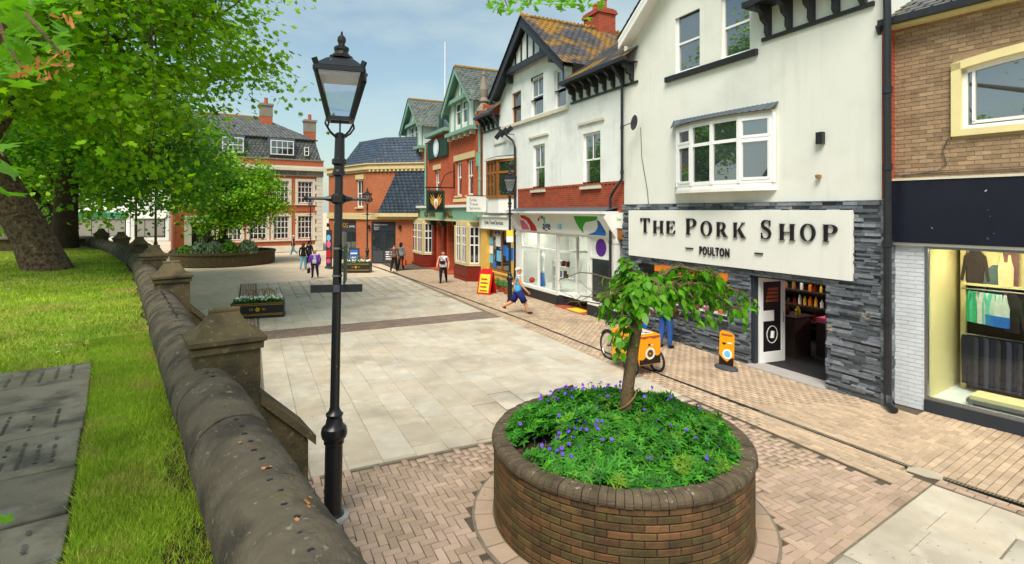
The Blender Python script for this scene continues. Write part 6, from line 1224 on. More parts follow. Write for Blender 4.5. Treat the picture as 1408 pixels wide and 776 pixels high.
# ------------------------------------------------------------------ geraniums
gt = thing('geranium_bed', 'dense green cranesbill geraniums with small purple flowers filling the brick planter', 'plants', PL + Vector((0, 0, .81)))
n = 7800; r = np.sqrt(RNG.random(n)) * 1.34; t = RNG.uniform(0, 2 * PI, n); x, y = r * np.cos(t), r * np.sin(t); keep = ((x + 1.02) ** 2 / .09 + (y + .42) ** 2 / .08 > 1); x, y, r = x[keep], y[keep], r[keep]; n = len(x)
hh = .08 + .3 * np.clip(1 - (r / 1.4) ** 3., 0, 1) + .05 * np.sin(x * 5 + 1) * np.sin(y * 6) + .03 * np.sin(x * 13) * np.sin(y * 11 + 2); z = hh * (1 - .6 * RNG.random(n) ** 2.2)
rim = np.clip((r - 1.2) * 2, 0, .5); Nn = np.stack([x / 1.3 * .5, y / 1.3 * .5, np.ones(n)], 1) + RNG.normal(0, .34, (n, 3))
lo = link('foliage', leaf_mesh('foliage', np.stack([x, y, z + rim * .1], 1), Nn, .135 * RNG.uniform(.5, 1.3, n), PALM, .2), 'leaf_geranium', gt); lo['kind'] = 'stuff'
fl = np.array([(math.cos(k * PI / 5) * (1. if k % 2 == 0 else .62), math.sin(k * PI / 5) * (1. if k % 2 == 0 else .62)) for k in range(10)]) * .5; fpos = []
for k in range(150):
    if k < 60: x, y = random.gauss(-.45, .45), random.gauss(.75, .25)
    elif k < 95: x, y = random.gauss(-.55, .25), random.gauss(-.6, .2)
    else: a_ = random.random() * 6.3; q = math.sqrt(random.random()) * 1.25; x, y = q * math.cos(a_), q * math.sin(a_)
    if x * x + y * y > 1.5: continue
    fpos.append((x, y, .12 + .29 * max(0, 1 - ((x * x + y * y) / 1.8)) + random.uniform(.03, .16 if y > 0 else .07)))
fm = bpy.data.meshes.new('flower'); FL = {}; fm.from_pydata([(0, 0, -.003)] + [(a_, b_, .004) for a_, b_ in fl], [], [(0, 1 + i, 1 + (i + 1) % 10) for i in range(10)]); fm.update(); stm = MB()
def flw(mat):
    if mat not in FL: FL[mat] = fm.copy()
    return FL[mat]
for p in fpos: link('flower', flw('petal_purple'), 'petal_purple', gt, p, (rad(random.uniform(5, 60)), rad(random.gauss(0, 20)), random.random() * 6), (.056, .056, .056)); stm.tube([(p[0], p[1], .02), (p[0] * .99, p[1] * .99, p[2] - .004)], .0025, 4)
stm.build('flower_stems', 'leaf_geranium', gt)['kind'] = 'stuff'
bk = MB(); bk.tube([(-.16, 0, 0), (-.05, .02, .1), (.08, 0, .14), (.17, -.02, .2)], [.03, .06, .045, .03], 8, flat=.5); bk.tube([(-.06, 0, -.08), (-.05, 0, .1)], [.05, .04], 8); tag(bk.build('bark_chunk', 'bark_dark', None, PL + Vector((-.62, .85, 1.0))), 'chunk of brown bark poking up behind the geraniums', 'bark')
# ================================================================== street lamps
random.seed(5)
def lamp(label, loc, lean=0., signs=False, s=1., rz=0.):
    o = thing('street_lamp', label, 'street lamp', loc, rz, 'black heritage lamp posts round the square'); o.rotation_euler[1] = lean; o.scale = (s, s, s)
    MB().lathe([(.13, 0), (.13, .05), (.105, .07), (.1, .1), (.1, .86), (.115, .88), (.115, .92), (.14, .95), (.15, 1.0), (.14, 1.06), (.1, 1.1), (.085, 1.18), (.095, 1.2), (.1, 1.22), (.07, 1.25), (.054, 1.3), (.051, 2.4), (.046, 4.0), (.045, 4.02)], 20).build('post', 'iron_black', o, smooth=True, angle=35)
    MB().lathe([(.048, 4.0), (.075, 4.02), (.075, 4.06), (.06, 4.08), (.06, 4.13), (.085, 4.15), (.085, 4.2), (.06, 4.22), (.055, 4.45), (.06, 4.5), (.03, 4.52)], 16).build('collar', 'iron_black', o)
    lb = MB(); lb.tube([(-.36, 0, 3.74), (.36, 0, 3.74)], .018, 8); lb.sphere((-.36, 0, 3.74), .03, 8, 5); lb.sphere((.36, 0, 3.74), .03, 8, 5); lb.lathe([(.06, 3.68), (.08, 3.7), (.08, 3.78), (.06, 3.8)], 12); lb.tube([(-.16, 0, 3.74), (-.08, 0, 3.74)], [.018, .04], 8); lb.tube([(.08, 0, 3.74), (.16, 0, 3.74)], [.04, .018], 8); lb.build('ladder_bar', 'iron_black', o)
    fg = MB()
    for k in range(4):
        a_ = PI / 4 + k * PI / 2; c, n_ = math.cos(a_), math.sin(a_); fg.tube([(.03 * c, .03 * n_, 4.44), (.07 * c, .07 * n_, 4.47), (.16 * c, .16 * n_, 4.53), (.215 * c, .215 * n_, 4.6), (.2 * c, .2 * n_, 4.65), (.15 * c, .15 * n_, 4.67)], .012, 6)
    fg.tube([(0, 0, 4.45), (0, 0, 4.68)], .01, 6); fg.build('frog', 'iron_black', o)
    z0, z1, b, t = 4.67, 5.21, .125, .262
    ln = MB()
    for sx, sy in ((1, 1), (1, -1), (-1, 1), (-1, -1)): ln.beam((sx * b, sy * b, z0), (sx * t, sy * t, z1), .035, .035, (sx, -sy, 0))
    for q, z, w in ((b, z0, .045), (t, z1, .05)):
        for a_, c in (((-q, -q), (q, -q)), ((q, -q), (q, q)), ((q, q), (-q, q)), ((-q, q), (-q, -q))): ln.beam((*a_, z), (*c, z), w, w)
    ln = ln.build('lantern', 'iron_black', o)
    for k in range(4):
        R_ = Matrix.Rotation(k * PI / 2, 3, 'Z'); MB().prism([R_ @ Vector(p) for p in ((-b + .01, -b, z0 + .02), (b - .01, -b, z0 + .02), (t - .012, -t, z1 - .02), (-t + .012, -t, z1 - .02))], R_ @ Vector((0, .004, 0))).build('pane', 'lamp_glass', ln)
    MB().lathe([(.375, 5.225), (.385, 5.245), (.36, 5.26), (.22, 5.35), (.13, 5.385)], 4, ph=PI / 4).build('roof', 'rubber_grey' if False else 'iron_black', ln)
    MB().lathe([(.13, 5.39), (.135, 5.41), (.1, 5.43), (.075, 5.47), (.085, 5.49), (.085, 5.52), (.05, 5.54), (.035, 5.56), (.05, 5.6), (.045, 5.64), (.015, 5.67), (.012, 5.7), (.001, 5.72)], 14).build('finial', 'iron_black', ln)
    cr = MB()
    for sx, sy in ((1, 1), (1, -1), (-1, 1), (-1, -1)): cr.beam((sx * .25, sy * .25, 5.25), (sx * .272, sy * .272, 5.31), .03, .06)
    cr.build('corner_cresting', 'iron_black', ln); MB().box(-.24, .24, -.24, .24, 5.14, 5.2).build('lamp_tray', 'steel', ln)
    return o
lp = lamp('tall black cast iron lamp post with sign brackets close to the churchyard wall', (-2.105, 6.27, 0), rad(1.05), rz=rad(14))
sb_ = MB(); sb_.beam((-.29, -.03, 2.69), (.29, -.08, 2.70), .015, .09); sb_ = sb_.build('sign_bracket', 'black_paint', lp); MB().box(-.035, .035, -.08, -.055, 2.655, 2.735).build('clamp', 'rubber_grey', sb_)
sp_ = MB(); sp_.box(.075, .095, -.12, .3, 2.75, 3.2); sp_ = sp_.build('notice_plate', 'dark_green', lp); bd = MB(); bd.lathe([(.057, 2.83), (.06, 2.83), (.06, 2.85), (.057, 2.85)], 14); bd.lathe([(.057, 3.15), (.06, 3.15), (.06, 3.17), (.057, 3.17)], 14); bd.build('steel_band', 'steel', lp)
MB().lathe([(.2, 0), (.19, .03), (.14, .04)], 14).build('concrete_collar', 'concrete', lp)
l2 = lamp('black lamp post with yellow notice between travel agent and charity shop', gnd(701, 416), 0., s=.93)
MB().box(-.14, .14, -.09, -.07, 2.55, 3.05).build('yellow_notice', 'white_print', l2); MB().box(-.14, .14, -.095, -.09, 2.8, 3.05).build('notice_head', 'yellow_print', l2); MB().box(-.16, .16, .06, .08, 1.75, 2.3).build('blue_plate', 'blue_print', l2)
lamp('black lamp post in front of the orange brick corner shop', gnd(505, 364), 0., s=.9); lamp('black lamp post standing against the bank', gnd(427, 348), 0., s=.88)
def column(label, px, depth, h):
    o = thing('lamp_column', label, 'lamp column', ((px - CX_) / F_ * depth, depth, 0)); MB().lathe([(.14, 0), (.14, 1.2), (.09, 1.3), (.06, h)], 10).build('post', 'paint_black', o); MB().tube([(0, 0, h), (.3, 0, h + .25), (1., 0, h + .3)], .04, 6).build('arm', 'paint_black', o); MB().sphere((1.1, 0, h + .25), (.3, .12, .08), 8, 5).build('lantern', 'rubber_grey', o)
column('tall thin lighting column half hidden by the dark tree crown', 187, 44, 10.2); column('short dark column beside the far shops near the piers', 214, 40, 5.2)
rs = thing('ring_sign', 'small green ring on a post seen beyond the leaning trunk', 'sign', (gnd(62, 330, LAWN).x * .75, gnd(62, 330, LAWN).y * .75, LAWN)); zc = CAM_H - LAWN - .02
MB().tube([(0, 0, 0), (0, 0, zc - .22)], .03, 6).build('post', 'paint_black', rs); rg = MB(); [rg.tube([(.24 * math.cos(t), 0, zc + .24 * math.sin(t)), (.24 * math.cos(t + .35), 0, zc + .24 * math.sin(t + .35))], .045, 6) for t in [k * PI / 9 for k in range(18)]]; rg.build('ring', 'dark_green', rs)
def tomb(label, px, py, w, d, h):
    o = thing('chest_tomb', label, 'tomb', gnd(px, py, LAWN), .5); MB().box(-w / 2, w / 2, -d / 2, d / 2, -.05, h).build('chest', 'pier_stone', o); MB().box(-w / 2 - .1, w / 2 + .1, -d / 2 - .1, d / 2 + .1, h, h + .1).build('ledger', 'grey_stone', o, bevel=.02)
tomb('low stone chest tomb behind the straight trunk', 112, 338, 2., 1., .35); tomb('stone chest tomb beside the leaning trunk', -2, 345, 1.6, .9, .5)
# ================================================================== flower troughs
def trough(label, loc, rz):
    o = thing('flower_trough', label, 'planter', loc, rz, 'black and gold civic flower troughs'); w, d, h = 1.62, .62, .52; m = MB()
    m.box(0, w, 0, .04, .06, h); m.box(0, w, d - .04, d, .06, h); m.box(0, .04, .04, d - .04, .06, h); m.box(w - .04, w, .04, d - .04, .06, h); m.box(.04, w - .04, .04, d - .04, .2, h - .06); m.build('box', 'black_paint', o)
    MB().box(-.02, w + .02, -.02, d + .02, 0, .06).build('foot', 'black_paint', o); MB().box(.05, w - .05, .05, d - .05, h - .06, h - .04).build('soil', 'soil', o); l = MB()
    for z in (.09, .13, h - .09, h - .04): l.box(.03, w - .03, -.005, -.001, z, z + .014)
    l.build('gold_lines', 'gold', o); MB().prism([(w / 2 + (.085 if k % 2 else .06) * math.cos(k * PI / 5), -.012, .29 + (.085 if k % 2 else .06) * math.sin(k * PI / 5)) for k in range(10)], (0, .01, 0)).build('rose_emblem', 'gold', o)
    text('lettering', '19', .13, (w / 2 - .27, -.004, .245), 'gold', o, ext=.002); text('lettering', '91', .13, (w / 2 + .13, -.004, .245), 'gold', o, ext=.002)
    n = 700; Pn = np.stack([RNG.uniform(.05, w - .05, n), RNG.uniform(0, d, n), h + RNG.uniform(-.02, .12, n)], 1); f = link('foliage', leaf_mesh('foliage', Pn, np.array([[0, 0, 1.]]) + RNG.normal(0, .5, (n, 3)), .07, HEXL), 'leaf_geranium', o); f['kind'] = 'stuff'
    for k in range(75): mt_ = 'petal_white' if random.random() < .93 else 'petal_pink'; link('flower', flw(mt_), mt_, o, (random.uniform(.06, w - .06), random.uniform(.02, d), h + random.uniform(.06, .18)), (rad(random.uniform(-10, 70)), rad(random.gauss(0, 25)), 0), (.1, .1, .1))
    for k in range(5):
        m = MB(); x = .55 + .2 * k; m_ = Vector((x, d / 2, h))
        for q in range(5): a_ = random.uniform(-1.2, 1.2); m.tube([m_, m_ + Vector((math.sin(a_) * .08, random.gauss(0, .05), .3)), m_ + Vector((math.sin(a_) * .28, random.gauss(0, .1), .42)), m_ + Vector((math.sin(a_) * .42, 0, .36))], [.012, .012, .01, .003], 4, flat=.4)
        m.build('frond', 'frond', o)
    return o
a_, b_ = gnd(317, 440), gnd(390, 435.7); trough('long black trough with gold rose and white flowers beside the churchyard wall', a_, math.atan2(b_.y - a_.y, b_.x - a_.x))
a_ = gnd(470, 374.5); trough('black trough with gold rose and white flowers outside corner shop', a_, rad(3))
# ================================================================== signs and boards
ab = thing('pavement_board', 'yellow and black pavement sign on oval rubber base outside butcher', 'sign', S.w(-2.93, -.8), S.rz)
MB().lathe([(.3, 0), (.3, .03), (.26, .06), (.1, .08)], 24, sy=.6).build('base', 'rubber_grey', ab); bp = [(-.17, .06), (.17, .06), (.17, .74), (.14, .8), (.02, .83), (-.12, .85), (-.17, .8)]; pn = MB().prism([(x, -.012, z) for x, z in bp], (0, .024, 0)).build('panel', 'trike_yellow', ab, rot=(rad(-4), 0, rad(18)))
MB().prism([(-.168, -.014, .065), (.168, -.014, .065), (.168, -.014, .28), (.1, -.014, .24), (.02, -.014, .16), (-.06, -.014, .2), (-.168, -.014, .3)], (0, .001, 0)).build('dark_print', 'dark_print', pn)
disc(pn, 'round_print', 'white_print', .02, .33, .075, .11, 0, 2 * PI, -.018, 18); disc(pn, 'round_centre', 'sky_print', .02, .33, 0, .075, 0, 2 * PI, -.018, 14); disc(pn, 'cup_print', 'dark_print', -.06, .58, 0, .045, PI, 2 * PI, -.018, 8); MB().box(.02, .12, -.018, -.013, .57, .6).build('white_line', 'white_print', pn); MB().box(-.13, .13, -.018, -.013, .74, .78).build('brown_line', 'terracotta', pn)
ra_ = thing('a_board', 'red framed pavement board with yellow poster by travel agent', 'sign', gnd(669, 404), rad(-28)); 
fa_ = MB(); fa_.prism([(-.33, -.28, 0), (.33, -.28, 0), (.33, -.03, .95), (.2, .0, 1.08), (-.2, .0, 1.08), (-.33, -.03, .95)], (0, .03, 0)); fa_.prism([(-.33, .28, 0), (.33, .28, 0), (.33, .03, .95), (-.33, .03, .95)], (0, .03, 0)); fa_.prism([(-.33, -.26, .0), (-.33, .28, .0), (-.33, .05, .95), (-.33, -.02, .95)], (.02, 0, 0)); fa_.build('frame', 'red', ra_)
pp = MB().prism([(-.25, -.275, .08), (.25, -.275, .08), (.25, -.07, .85), (-.25, -.07, .85)], (0, -.012, 0)).build('poster', 'yellow_print', ra_); pl2 = MB(); [pl2.prism([(-.18, -.3 + .0425 * k, .16 + .11 * k * 1.45), (.18 - .05 * (k % 2), -.3 + .0425 * k, .16 + .16 * k), (.18 - .05 * (k % 2), -.29 + .0425 * k, .2 + .16 * k), (-.18, -.29 + .0425 * k, .2 + .16 * k)], (0, -.004, 0)) for k in range(4)]; pl2.build('poster_lines', 'terracotta', pp)
bn = thing('roller_banner', 'tall roller banner with pink and red pictures outside corner shop', 'banner', gnd(452.5, 369), rad(-20)); MB().box(-.25, .25, -.12, .12, 0, .1).build('base', 'rubber_grey', bn); bp_ = MB().box(-.22, .22, -.008, .008, .1, 2.4).build('panel', 'charcoal', bn); 
for z, h, c_ in ((1.9, .4, 'sky_print'), (1.5, .45, 'petal_pink'), (.9, .5, 'red'), (.45, .3, 'pink_print')): MB().prism([(-.03 + .16 * math.cos(t), -.012, z + h * .5 * math.sin(t)) for t in np.linspace(0, 2 * PI, 11)[:-1]], (0, .003, 0)).build('picture', c_, bp_)
bb = thing('chalk_board', 'small blue and white lettered board behind the far flower trough', 'sign', gnd(487, 371), rad(8)); bb2 = MB(); bb2.prism([(-.3, -.2, 0), (.3, -.2, 0), (.3, 0, 1.3), (-.3, 0, 1.3)], (0, .04, 0)); bb2.prism([(-.3, .25, 0), (.3, .25, 0), (.3, .05, 1.3), (-.3, .05, 1.3)], (0, .03, 0)); bb2 = bb2.build('board', 'shop_dark', bb); q = MB(); q.prism([(-.25, -.145, .4), (.25, -.145, .4), (.25, -.02, 1.22), (-.25, -.02, 1.22)], (0, -.012, 0)); q = q.build('poster', 'blue_print', bb2); MB().box(-.2, .2, -.13, -.12, .95, 1.05).build('text_line', 'white_print', q); MB().box(-.18, .15, -.15, -.14, .7, .8).build('text_line', 'white_print', q)
def pot(label, loc, mats):
    o = thing('flower_pot', label, 'flower pot', loc, 0., 'flower pots outside the travel agent'); MB().lathe([(.14, 0), (.2, .25), (.22, .25), (.22, .3), (.18, .3), (.17, .26)], 14).build('pot', 'terracotta', o); n = 160; d = unit(RNG.normal(size=(n, 3))); d[:, 2] = np.abs(d[:, 2]); link('foliage', leaf_mesh('foliage', d * (.26, .26, .22) + (0, 0, .3), d, .09, HEXL), 'leaf_geranium', o)
    for k in range(22): t = random.random() * 6.3; mt_ = random.choice(mats); link('flower', flw(mt_), mt_, o, (.2 * math.cos(t), .2 * math.sin(t), random.uniform(.36, .52)), (rad(40), 0, t), (.11, .11, .11))
pot('terracotta pot of purple and white flowers beside the lamp post', S.w(-15.0, -.55), ['petal_purple', 'petal_white']); pot('terracotta pot of yellow and purple flowers against the yellow shopfront', S.w(-15.7, -.5), ['yellow_print', 'petal_purple']); pot('terracotta pot of pink flowers under the shop window', S.w(-16.4, -.45), ['petal_pink'])
# ================================================================== cargo trike
tk = thing('cargo_trike', 'yellow box cargo tricycle with brown drip print parked by the drain', 'tricycle', S.w(-3.75, -2.72), S.rz)
def wheel(x, y, r, name='wheel'):
    w = MB(); w.lathe([(r * .3, 0)], 3) if False else None
    m = MB(); n = 28
    for k in range(n): t0, t1 = 2 * PI * k / n, 2 * PI * (k + 1) / n; m.tube([(x + r * math.cos(t0), y, r + r * math.sin(t0)), (x + r * math.cos(t1), y, r + r * math.sin(t1))], .022, 6, False)
    o = m.build(name, 'tyre', tk); rm = MB(); rr = r - .035
    for k in range(n): t0, t1 = 2 * PI * k / n, 2 * PI * (k + 1) / n; rm.tube([(x + rr * math.cos(t0), y, r + rr * math.sin(t0)), (x + rr * math.cos(t1), y, r + rr * math.sin(t1))], .012, 5, False)
    rm.build('rim', 'steel', o); sp = MB(); [sp.tube([(x, y, r), (x + rr * math.cos(t), y, r + rr * math.sin(t))], .003, 4) for t in np.linspace(0, 2 * PI, 17)[:-1]]; sp.tube([(x, y - .05, r), (x, y + .05, r)], .025, 8); sp.build('spokes', 'steel', o)
wheel(.28, -.36, .24); wheel(.28, .36, .24); wheel(-1.02, 0, .33)
bx = MB().box(-.5, .48, -.3, .3, .24, .88).build('box', 'trike_yellow', tk, bevel=.015); MB().box(-.44, .42, -.25, .25, .882, .9).build('lid', 'trike_yellow', bx); lidp = MB().box(-.3, .38, -.16, .16, .9, .906).build('lid_print', 'white_print', bx)
for k in range(9): MB().box(-.26 + .07 * k, -.21 + .07 * k, -.12 + .05 * (k % 3), .04 + .04 * (k % 3), .906, .909).build('lid_letter', 'dark_print', lidp)
# front face prints (face x = .48)
MB().prism([(.4815, -.29, .26), (.4815, .29, .26), (.4815, .29, .46), (.4815, .22, .42), (.4815, .12, .44), (.4815, .02, .38), (.4815, -.1, .42), (.4815, -.2, .36), (.4815, -.29, .38)], (.003, 0, 0)).build('drip_print', 'dark_print', bx); MB().prism([(.4815, -.29, .87), (.4815, .29, .87), (.4815, .29, .83), (.4815, .1, .8), (.4815, 0, .84), (.4815, -.15, .81), (.4815, -.29, .84)][::-1], (.003, 0, 0)).build('top_drip', 'terracotta', bx)
def disc_x(parent, name, mat, cy, cz, r0, r1, x, n=18): 
    m = MB()
    for k in range(n): t0, t1 = 2 * PI * k / n, 2 * PI * (k + 1) / n; m.prism([(x, cy + r1 * math.cos(t0), cz + r1 * math.sin(t0)), (x, cy + r1 * math.cos(t1), cz + r1 * math.sin(t1)), (x, cy + r0 * math.cos(t1), cz + r0 * math.sin(t1)), (x, cy + r0 * math.cos(t0), cz + r0 * math.sin(t0))], (.004, 0, 0))
    return m.build(name, mat, parent)
disc_x(bx, 'cup_ring', 'white_print', .0, .49, .09, .13, .486); disc_x(bx, 'cup_ring', 'dark_print', .0, .49, .03, .06, .486); disc_x(bx, 'cup_disc', 'hessian', .0, .49, .06, .09, .486); MB().box(.483, .487, -.05, .0, .66, .7).build('print_mark', 'dark_print', bx); MB().box(.483, .487, .02, .08, .66, .68).build('print_mark', 'white_print', bx)
for k in range(3): MB().box(.06, .34, -.304, -.3, .42 + .11 * k, .5 + .11 * k).build('side_letter', ('dark_print', 'white_print', 'dark_print')[k], bx)
frm = MB(); frm.tube([(.28, -.36, .24), (.28, .36, .24)], .02, 6); frm.tube([(.28, 0, .24), (-.5, 0, .3), (-.75, 0, .3), (-1.02, .05, .33)], .025, 6); frm.tube([(-.75, 0, .3), (-.85, 0, .85)], .022, 6); frm.tube([(-.5, 0, .3), (-.56, 0, .95)], .022, 6); frm.tube([(-.84, 0, .7), (-1.02, .05, .33)], .014, 6); frm.tube([(-.55, 0, .6), (-.82, 0, .5)], .02, 6); frm.build('frame', 'paint_black', tk)
hb_ = MB(); hb_.tube([(-.56, 0, .93), (-.56, 0, 1.0), (-.58, -.27, 1.02), (-.78, -.3, 1.0)], .014, 6); hb_.tube([(-.56, 0, 1.0), (-.58, .27, 1.02), (-.78, .3, 1.0)], .014, 6); hb_.build('handlebar', 'steel', tk); MB().tube([(-.98, 0, .9), (-.86, 0, .92), (-.7, 0, .92)], [.1, .08, .02], 8, flat=.4).build('saddle', 'letter_black', tk); cr_ = MB(); cr_.tube([(-.72, -.1, .3), (-.6, -.1, .18)], .012, 5); cr_.tube([(-.72, .1, .3), (-.84, .1, .42)], .012, 5); cr_.tube([(-.72, -.12, .3), (-.72, .12, .3)], .05, 10); cr_.build('crank', 'steel', tk); md = MB(); [md.tube([(-1.02 + .37 * math.cos(t), 0, .33 + .37 * math.sin(t)), (-1.02 + .37 * math.cos(t + .25), 0, .33 + .37 * math.sin(t + .25))], .022, 5) for t in [.2 + k * .25 for k in range(9)]]; md.build('mudguard', 'paint_black', tk)
# ================================================================== people
def person(label, loc, rz, h=1.68, stride=.25, arms=(-.25, .25), elbow=(.35, .35), top=(200, 200, 200), bottom=(60, 60, 80), hair=(90, 60, 40), hairlen=0., shoes=(30, 28, 28), skin=(214, 160, 130), sleeve='long', shorts=None, bulk=1., coat=None, coatlen=.0, bag=None, stripes=None, spread=0., lean=0.):
    o = thing('person', label, 'person', loc, rz, 'people out shopping in the square')
    J = {}; E = []; R = {}; part_of = {}
    def jt(n, p, r, pt): J[n] = Vector(p) * h; R[n] = r * h; part_of[n] = pt
    ly = lean
    jt('pel', (0, 0, .53), .078 * bulk, 'bottom'); jt('waist', (0, .005 + ly * .08, .61), .076 * bulk, 'top'); jt('chest', (0, .0 + ly * .2, .72), .082 * bulk, 'top'); jt('upper', (0, -.004 + ly * .28, .79), .066, 'top'); jt('neck', (0, .0 + ly * .33, .835), .032, 'skin'); jt('chin', (0, .012 + ly * .36, .873), .04, 'skin'); jt('face', (0, .014 + ly * .4, .915), .052, 'skin'); jt('crown', (0, .004 + ly * .42, .958), .046, 'skin')
    E += [('pel', 'waist'), ('waist', 'chest'), ('chest', 'upper'), ('upper', 'neck'), ('neck', 'chin'), ('chin', 'face'), ('face', 'crown')]
    for i, s in ((0, -1), (1, 1)):
        sw = stride * (1 if s > 0 else -1); kb = .12 + max(0, -sw) * 1.0; hip = Vector((s * .052 * bulk, 0, .5)); th = .235; knee = hip + Vector((s * .008, math.sin(sw) * th, -math.cos(sw) * th)); a2 = sw - kb; ank = knee + Vector((0, math.sin(a2) * .232, -math.cos(a2) * .232)); tilt = -.3 if sw < -.1 else (.25 if sw > .1 else 0); toe = ank + Vector((s * .012, .085 * math.cos(tilt), -.012 + .085 * math.sin(tilt)))
        nm = 'LR'[i]; fat = 1. if shorts else 1.22; jt('hip' + nm, hip, .06 * bulk, 'bottom'); jt('knee' + nm, knee, .04 * fat, 'bottom'); jt('calf' + nm, knee.lerp(ank, .35), .037 * fat, 'shin'); jt('ank' + nm, ank, .024 * fat, 'shin'); jt('toe' + nm, toe, .024, 'shoe'); E += [('pel', 'hip' + nm), ('hip' + nm, 'knee' + nm), ('knee' + nm, 'calf' + nm), ('calf' + nm, 'ank' + nm), ('ank' + nm, 'toe' + nm)]
        sh = Vector((s * .105 * bulk, -.004 + ly * .28, .80)); aw = arms[i]; el = sh + Vector((s * (.028 + spread), math.sin(aw) * .17, -math.cos(aw) * .17)); a3 = aw + elbow[i]; wr = el + Vector((-s * .01 * (1 if elbow[i] < .8 else 3.), math.sin(a3) * .15, -math.cos(a3) * .15)); hd = wr + (wr - el).normalized() * .05
        jt('sh' + nm, sh, .036, 'top'); jt('el' + nm, el, .027, 'fore'); jt('wr' + nm, wr, .018, 'fore'); jt('hd' + nm, hd, .02, 'skin'); E += [('upper', 'sh' + nm), ('sh' + nm, 'el' + nm), ('el' + nm, 'wr' + nm), ('wr' + nm, 'hd' + nm)]
    low = min(J['toeL'].z - R['toeL'], J['toeR'].z - R['toeR'], J['ankL'].z - R['ankL'], J['ankR'].z - R['ankR'])
    for k in J: J[k].z -= low
    names = list(J); idx = {n: i for i, n in enumerate(names)}
    me = bpy.data.meshes.new('body'); me.from_pydata([J[n] for n in names], [(idx[a_], idx[b_]) for a_, b_ in E], []); bo = bpy.data.objects.new('body', me); COL.objects.link(bo)
    md = bo.modifiers.new('skin', 'SKIN'); 
    for i, n in enumerate(names): me.skin_vertices[0].data[i].radius = (R[n], R[n] * (.72 if n in ('waist', 'chest', 'upper', 'pel') else 1)); me.skin_vertices[0].data[i].use_root = n == 'pel'
    md.use_smooth_shade = True; sd_ = bo.modifiers.new('sub', 'SUBSURF'); sd_.levels = 2; sd_.render_levels = 2
    bpy.context.view_layer.update(); ev = bpy.data.meshes.new_from_object(bo.evaluated_get(bpy.context.evaluated_depsgraph_get())); bpy.data.objects.remove(bo)
    mats = [cloth(*skin), cloth(*top), cloth(*bottom), cloth(*shoes), cloth(*(stripes or top))]
    ev.materials.clear(); [ev.materials.append(MATS[m]) for m in mats]
    segs = []
    for a_, b_ in E:
        p = part_of[b_]
        if b_.startswith('hip'): p = 'bottom'
        if b_ == 'waist': p = 'bottom' if False else 'top'
        segs.append((J[a_], J[b_], p))
    def cls(c):
        best = 1e9; bp = 'top'
        for a_, b_, p in segs:
            ab_ = b_ - a_; t = max(0, min(1, (c - a_).dot(ab_) / ab_.length_squared)); d = (c - a_ - ab_ * t).length
            if d < best: best = d; bp = p
        return bp
    mi = []
    for f in ev.polygons:
        p = cls(f.center); m = {'skin': 0, 'top': 1, 'bottom': 2, 'shoe': 3, 'shin': 2, 'fore': 1}[p]
        if p == 'shin' and shorts: m = 0
        if p == 'fore' and sleeve == 'short': m = 0
        if p == 'shin' and f.center.z < .05 * h: m = 3
        if m == 1 and stripes and .70 * h < f.center.z < .8 * h and int(f.center.z / (.022 * h)) % 2: m = 4
        mi.append(m)
    ev.polygons.foreach_set('material_index', mi)
    bo = link('body', ev, None, o)
    # face and fingers live in the body mesh
    ex = MB(); fc = J['face']
    ex.sphere((fc.x, fc.y + .055 * h, fc.z - .004 * h), (.009 * h, .012 * h, .012 * h), 6, 5)
    for s in (-1, 1): ex.sphere((fc.x + s * .051 * h, fc.y - .004 * h, fc.z - .003 * h), (.006 * h, .012 * h, .018 * h), 6, 5)
    for nm, s in (('L', -1), ('R', 1)):
        hd, d = J['hd' + nm], (J['hd' + nm] - J['wr' + nm]).normalized(); sdv = Vector((0, 1, 0)) - d * d.y; sdv.normalize(); inn = d.cross(sdv)
        for k, (off, ln) in enumerate(((-.014, .035), (-.005, .042), (.005, .041), (.014, .034))): p0 = hd + sdv * off * h + d * .008 * h; ex.tube([p0, p0 + d * ln * .55 * h, p0 + d * ln * h + inn * -s * .012 * h], [.0062 * h, .0055 * h, .004 * h], 5)
        p0 = hd + sdv * .014 * h - d * .012 * h; ex.tube([p0, p0 + (sdv * .6 + d * .7) * .03 * h], [.0068 * h, .005 * h], 5)
    bm = bmesh.new(); bm.from_mesh(ev); t_ = ex.mesh('t'); bm.from_mesh(t_); bm.to_mesh(ev); bm.free(); bpy.data.meshes.remove(t_)
    eye = MB(); [eye.sphere((fc.x + s * .021 * h, fc.y + .047 * h, fc.z + .008 * h), .0065 * h, 6, 4) for s in (-1, 1)]; eye.build('eyes', 'letter_black', o); MB().sphere((fc.x, fc.y + .047 * h, fc.z - .026 * h), (.016 * h, .006 * h, .004 * h), 6, 4).build('mouth', 'maroon', o)
    # hair
    hm = MB(); c = J['crown'] + Vector((0, -.012 * h, -.02 * h)); n, m_ = 14, 9; vs = []; fs = []; rx, ry, rz_ = .058 * h, .064 * h, .056 * h
    for i in range(m_ + 1):
        for k in range(n):
            a_ = 2 * PI * k / n; back = .5 - .5 * math.sin(a_); ph = (i / m_) * (1.15 + back * .75); z = math.cos(ph) * rz_; q = math.sin(ph); extra = (-hairlen * h * max(0, i / m_ - .55) * 2.2 * max(0, back - .25) * 1.33)
            vs.append((c.x + rx * q * math.cos(a_) * (1.06 + .04 * math.sin(k * 2.3)), c.y + ry * q * math.sin(a_) * 1.02, c.z + z + extra))
    for i in range(m_):
        for k in range(n): fs.append((i * n + k, i * n + (k + 1) % n, (i + 1) * n + (k + 1) % n, (i + 1) * n + k))
    hm.add(vs, [f[::-1] for f in fs]); hh_ = hm.build('hair', cloth(*hair), o, smooth=True); so_ = hh_.modifiers.new('solid', 'SOLIDIFY'); so_.thickness = .012
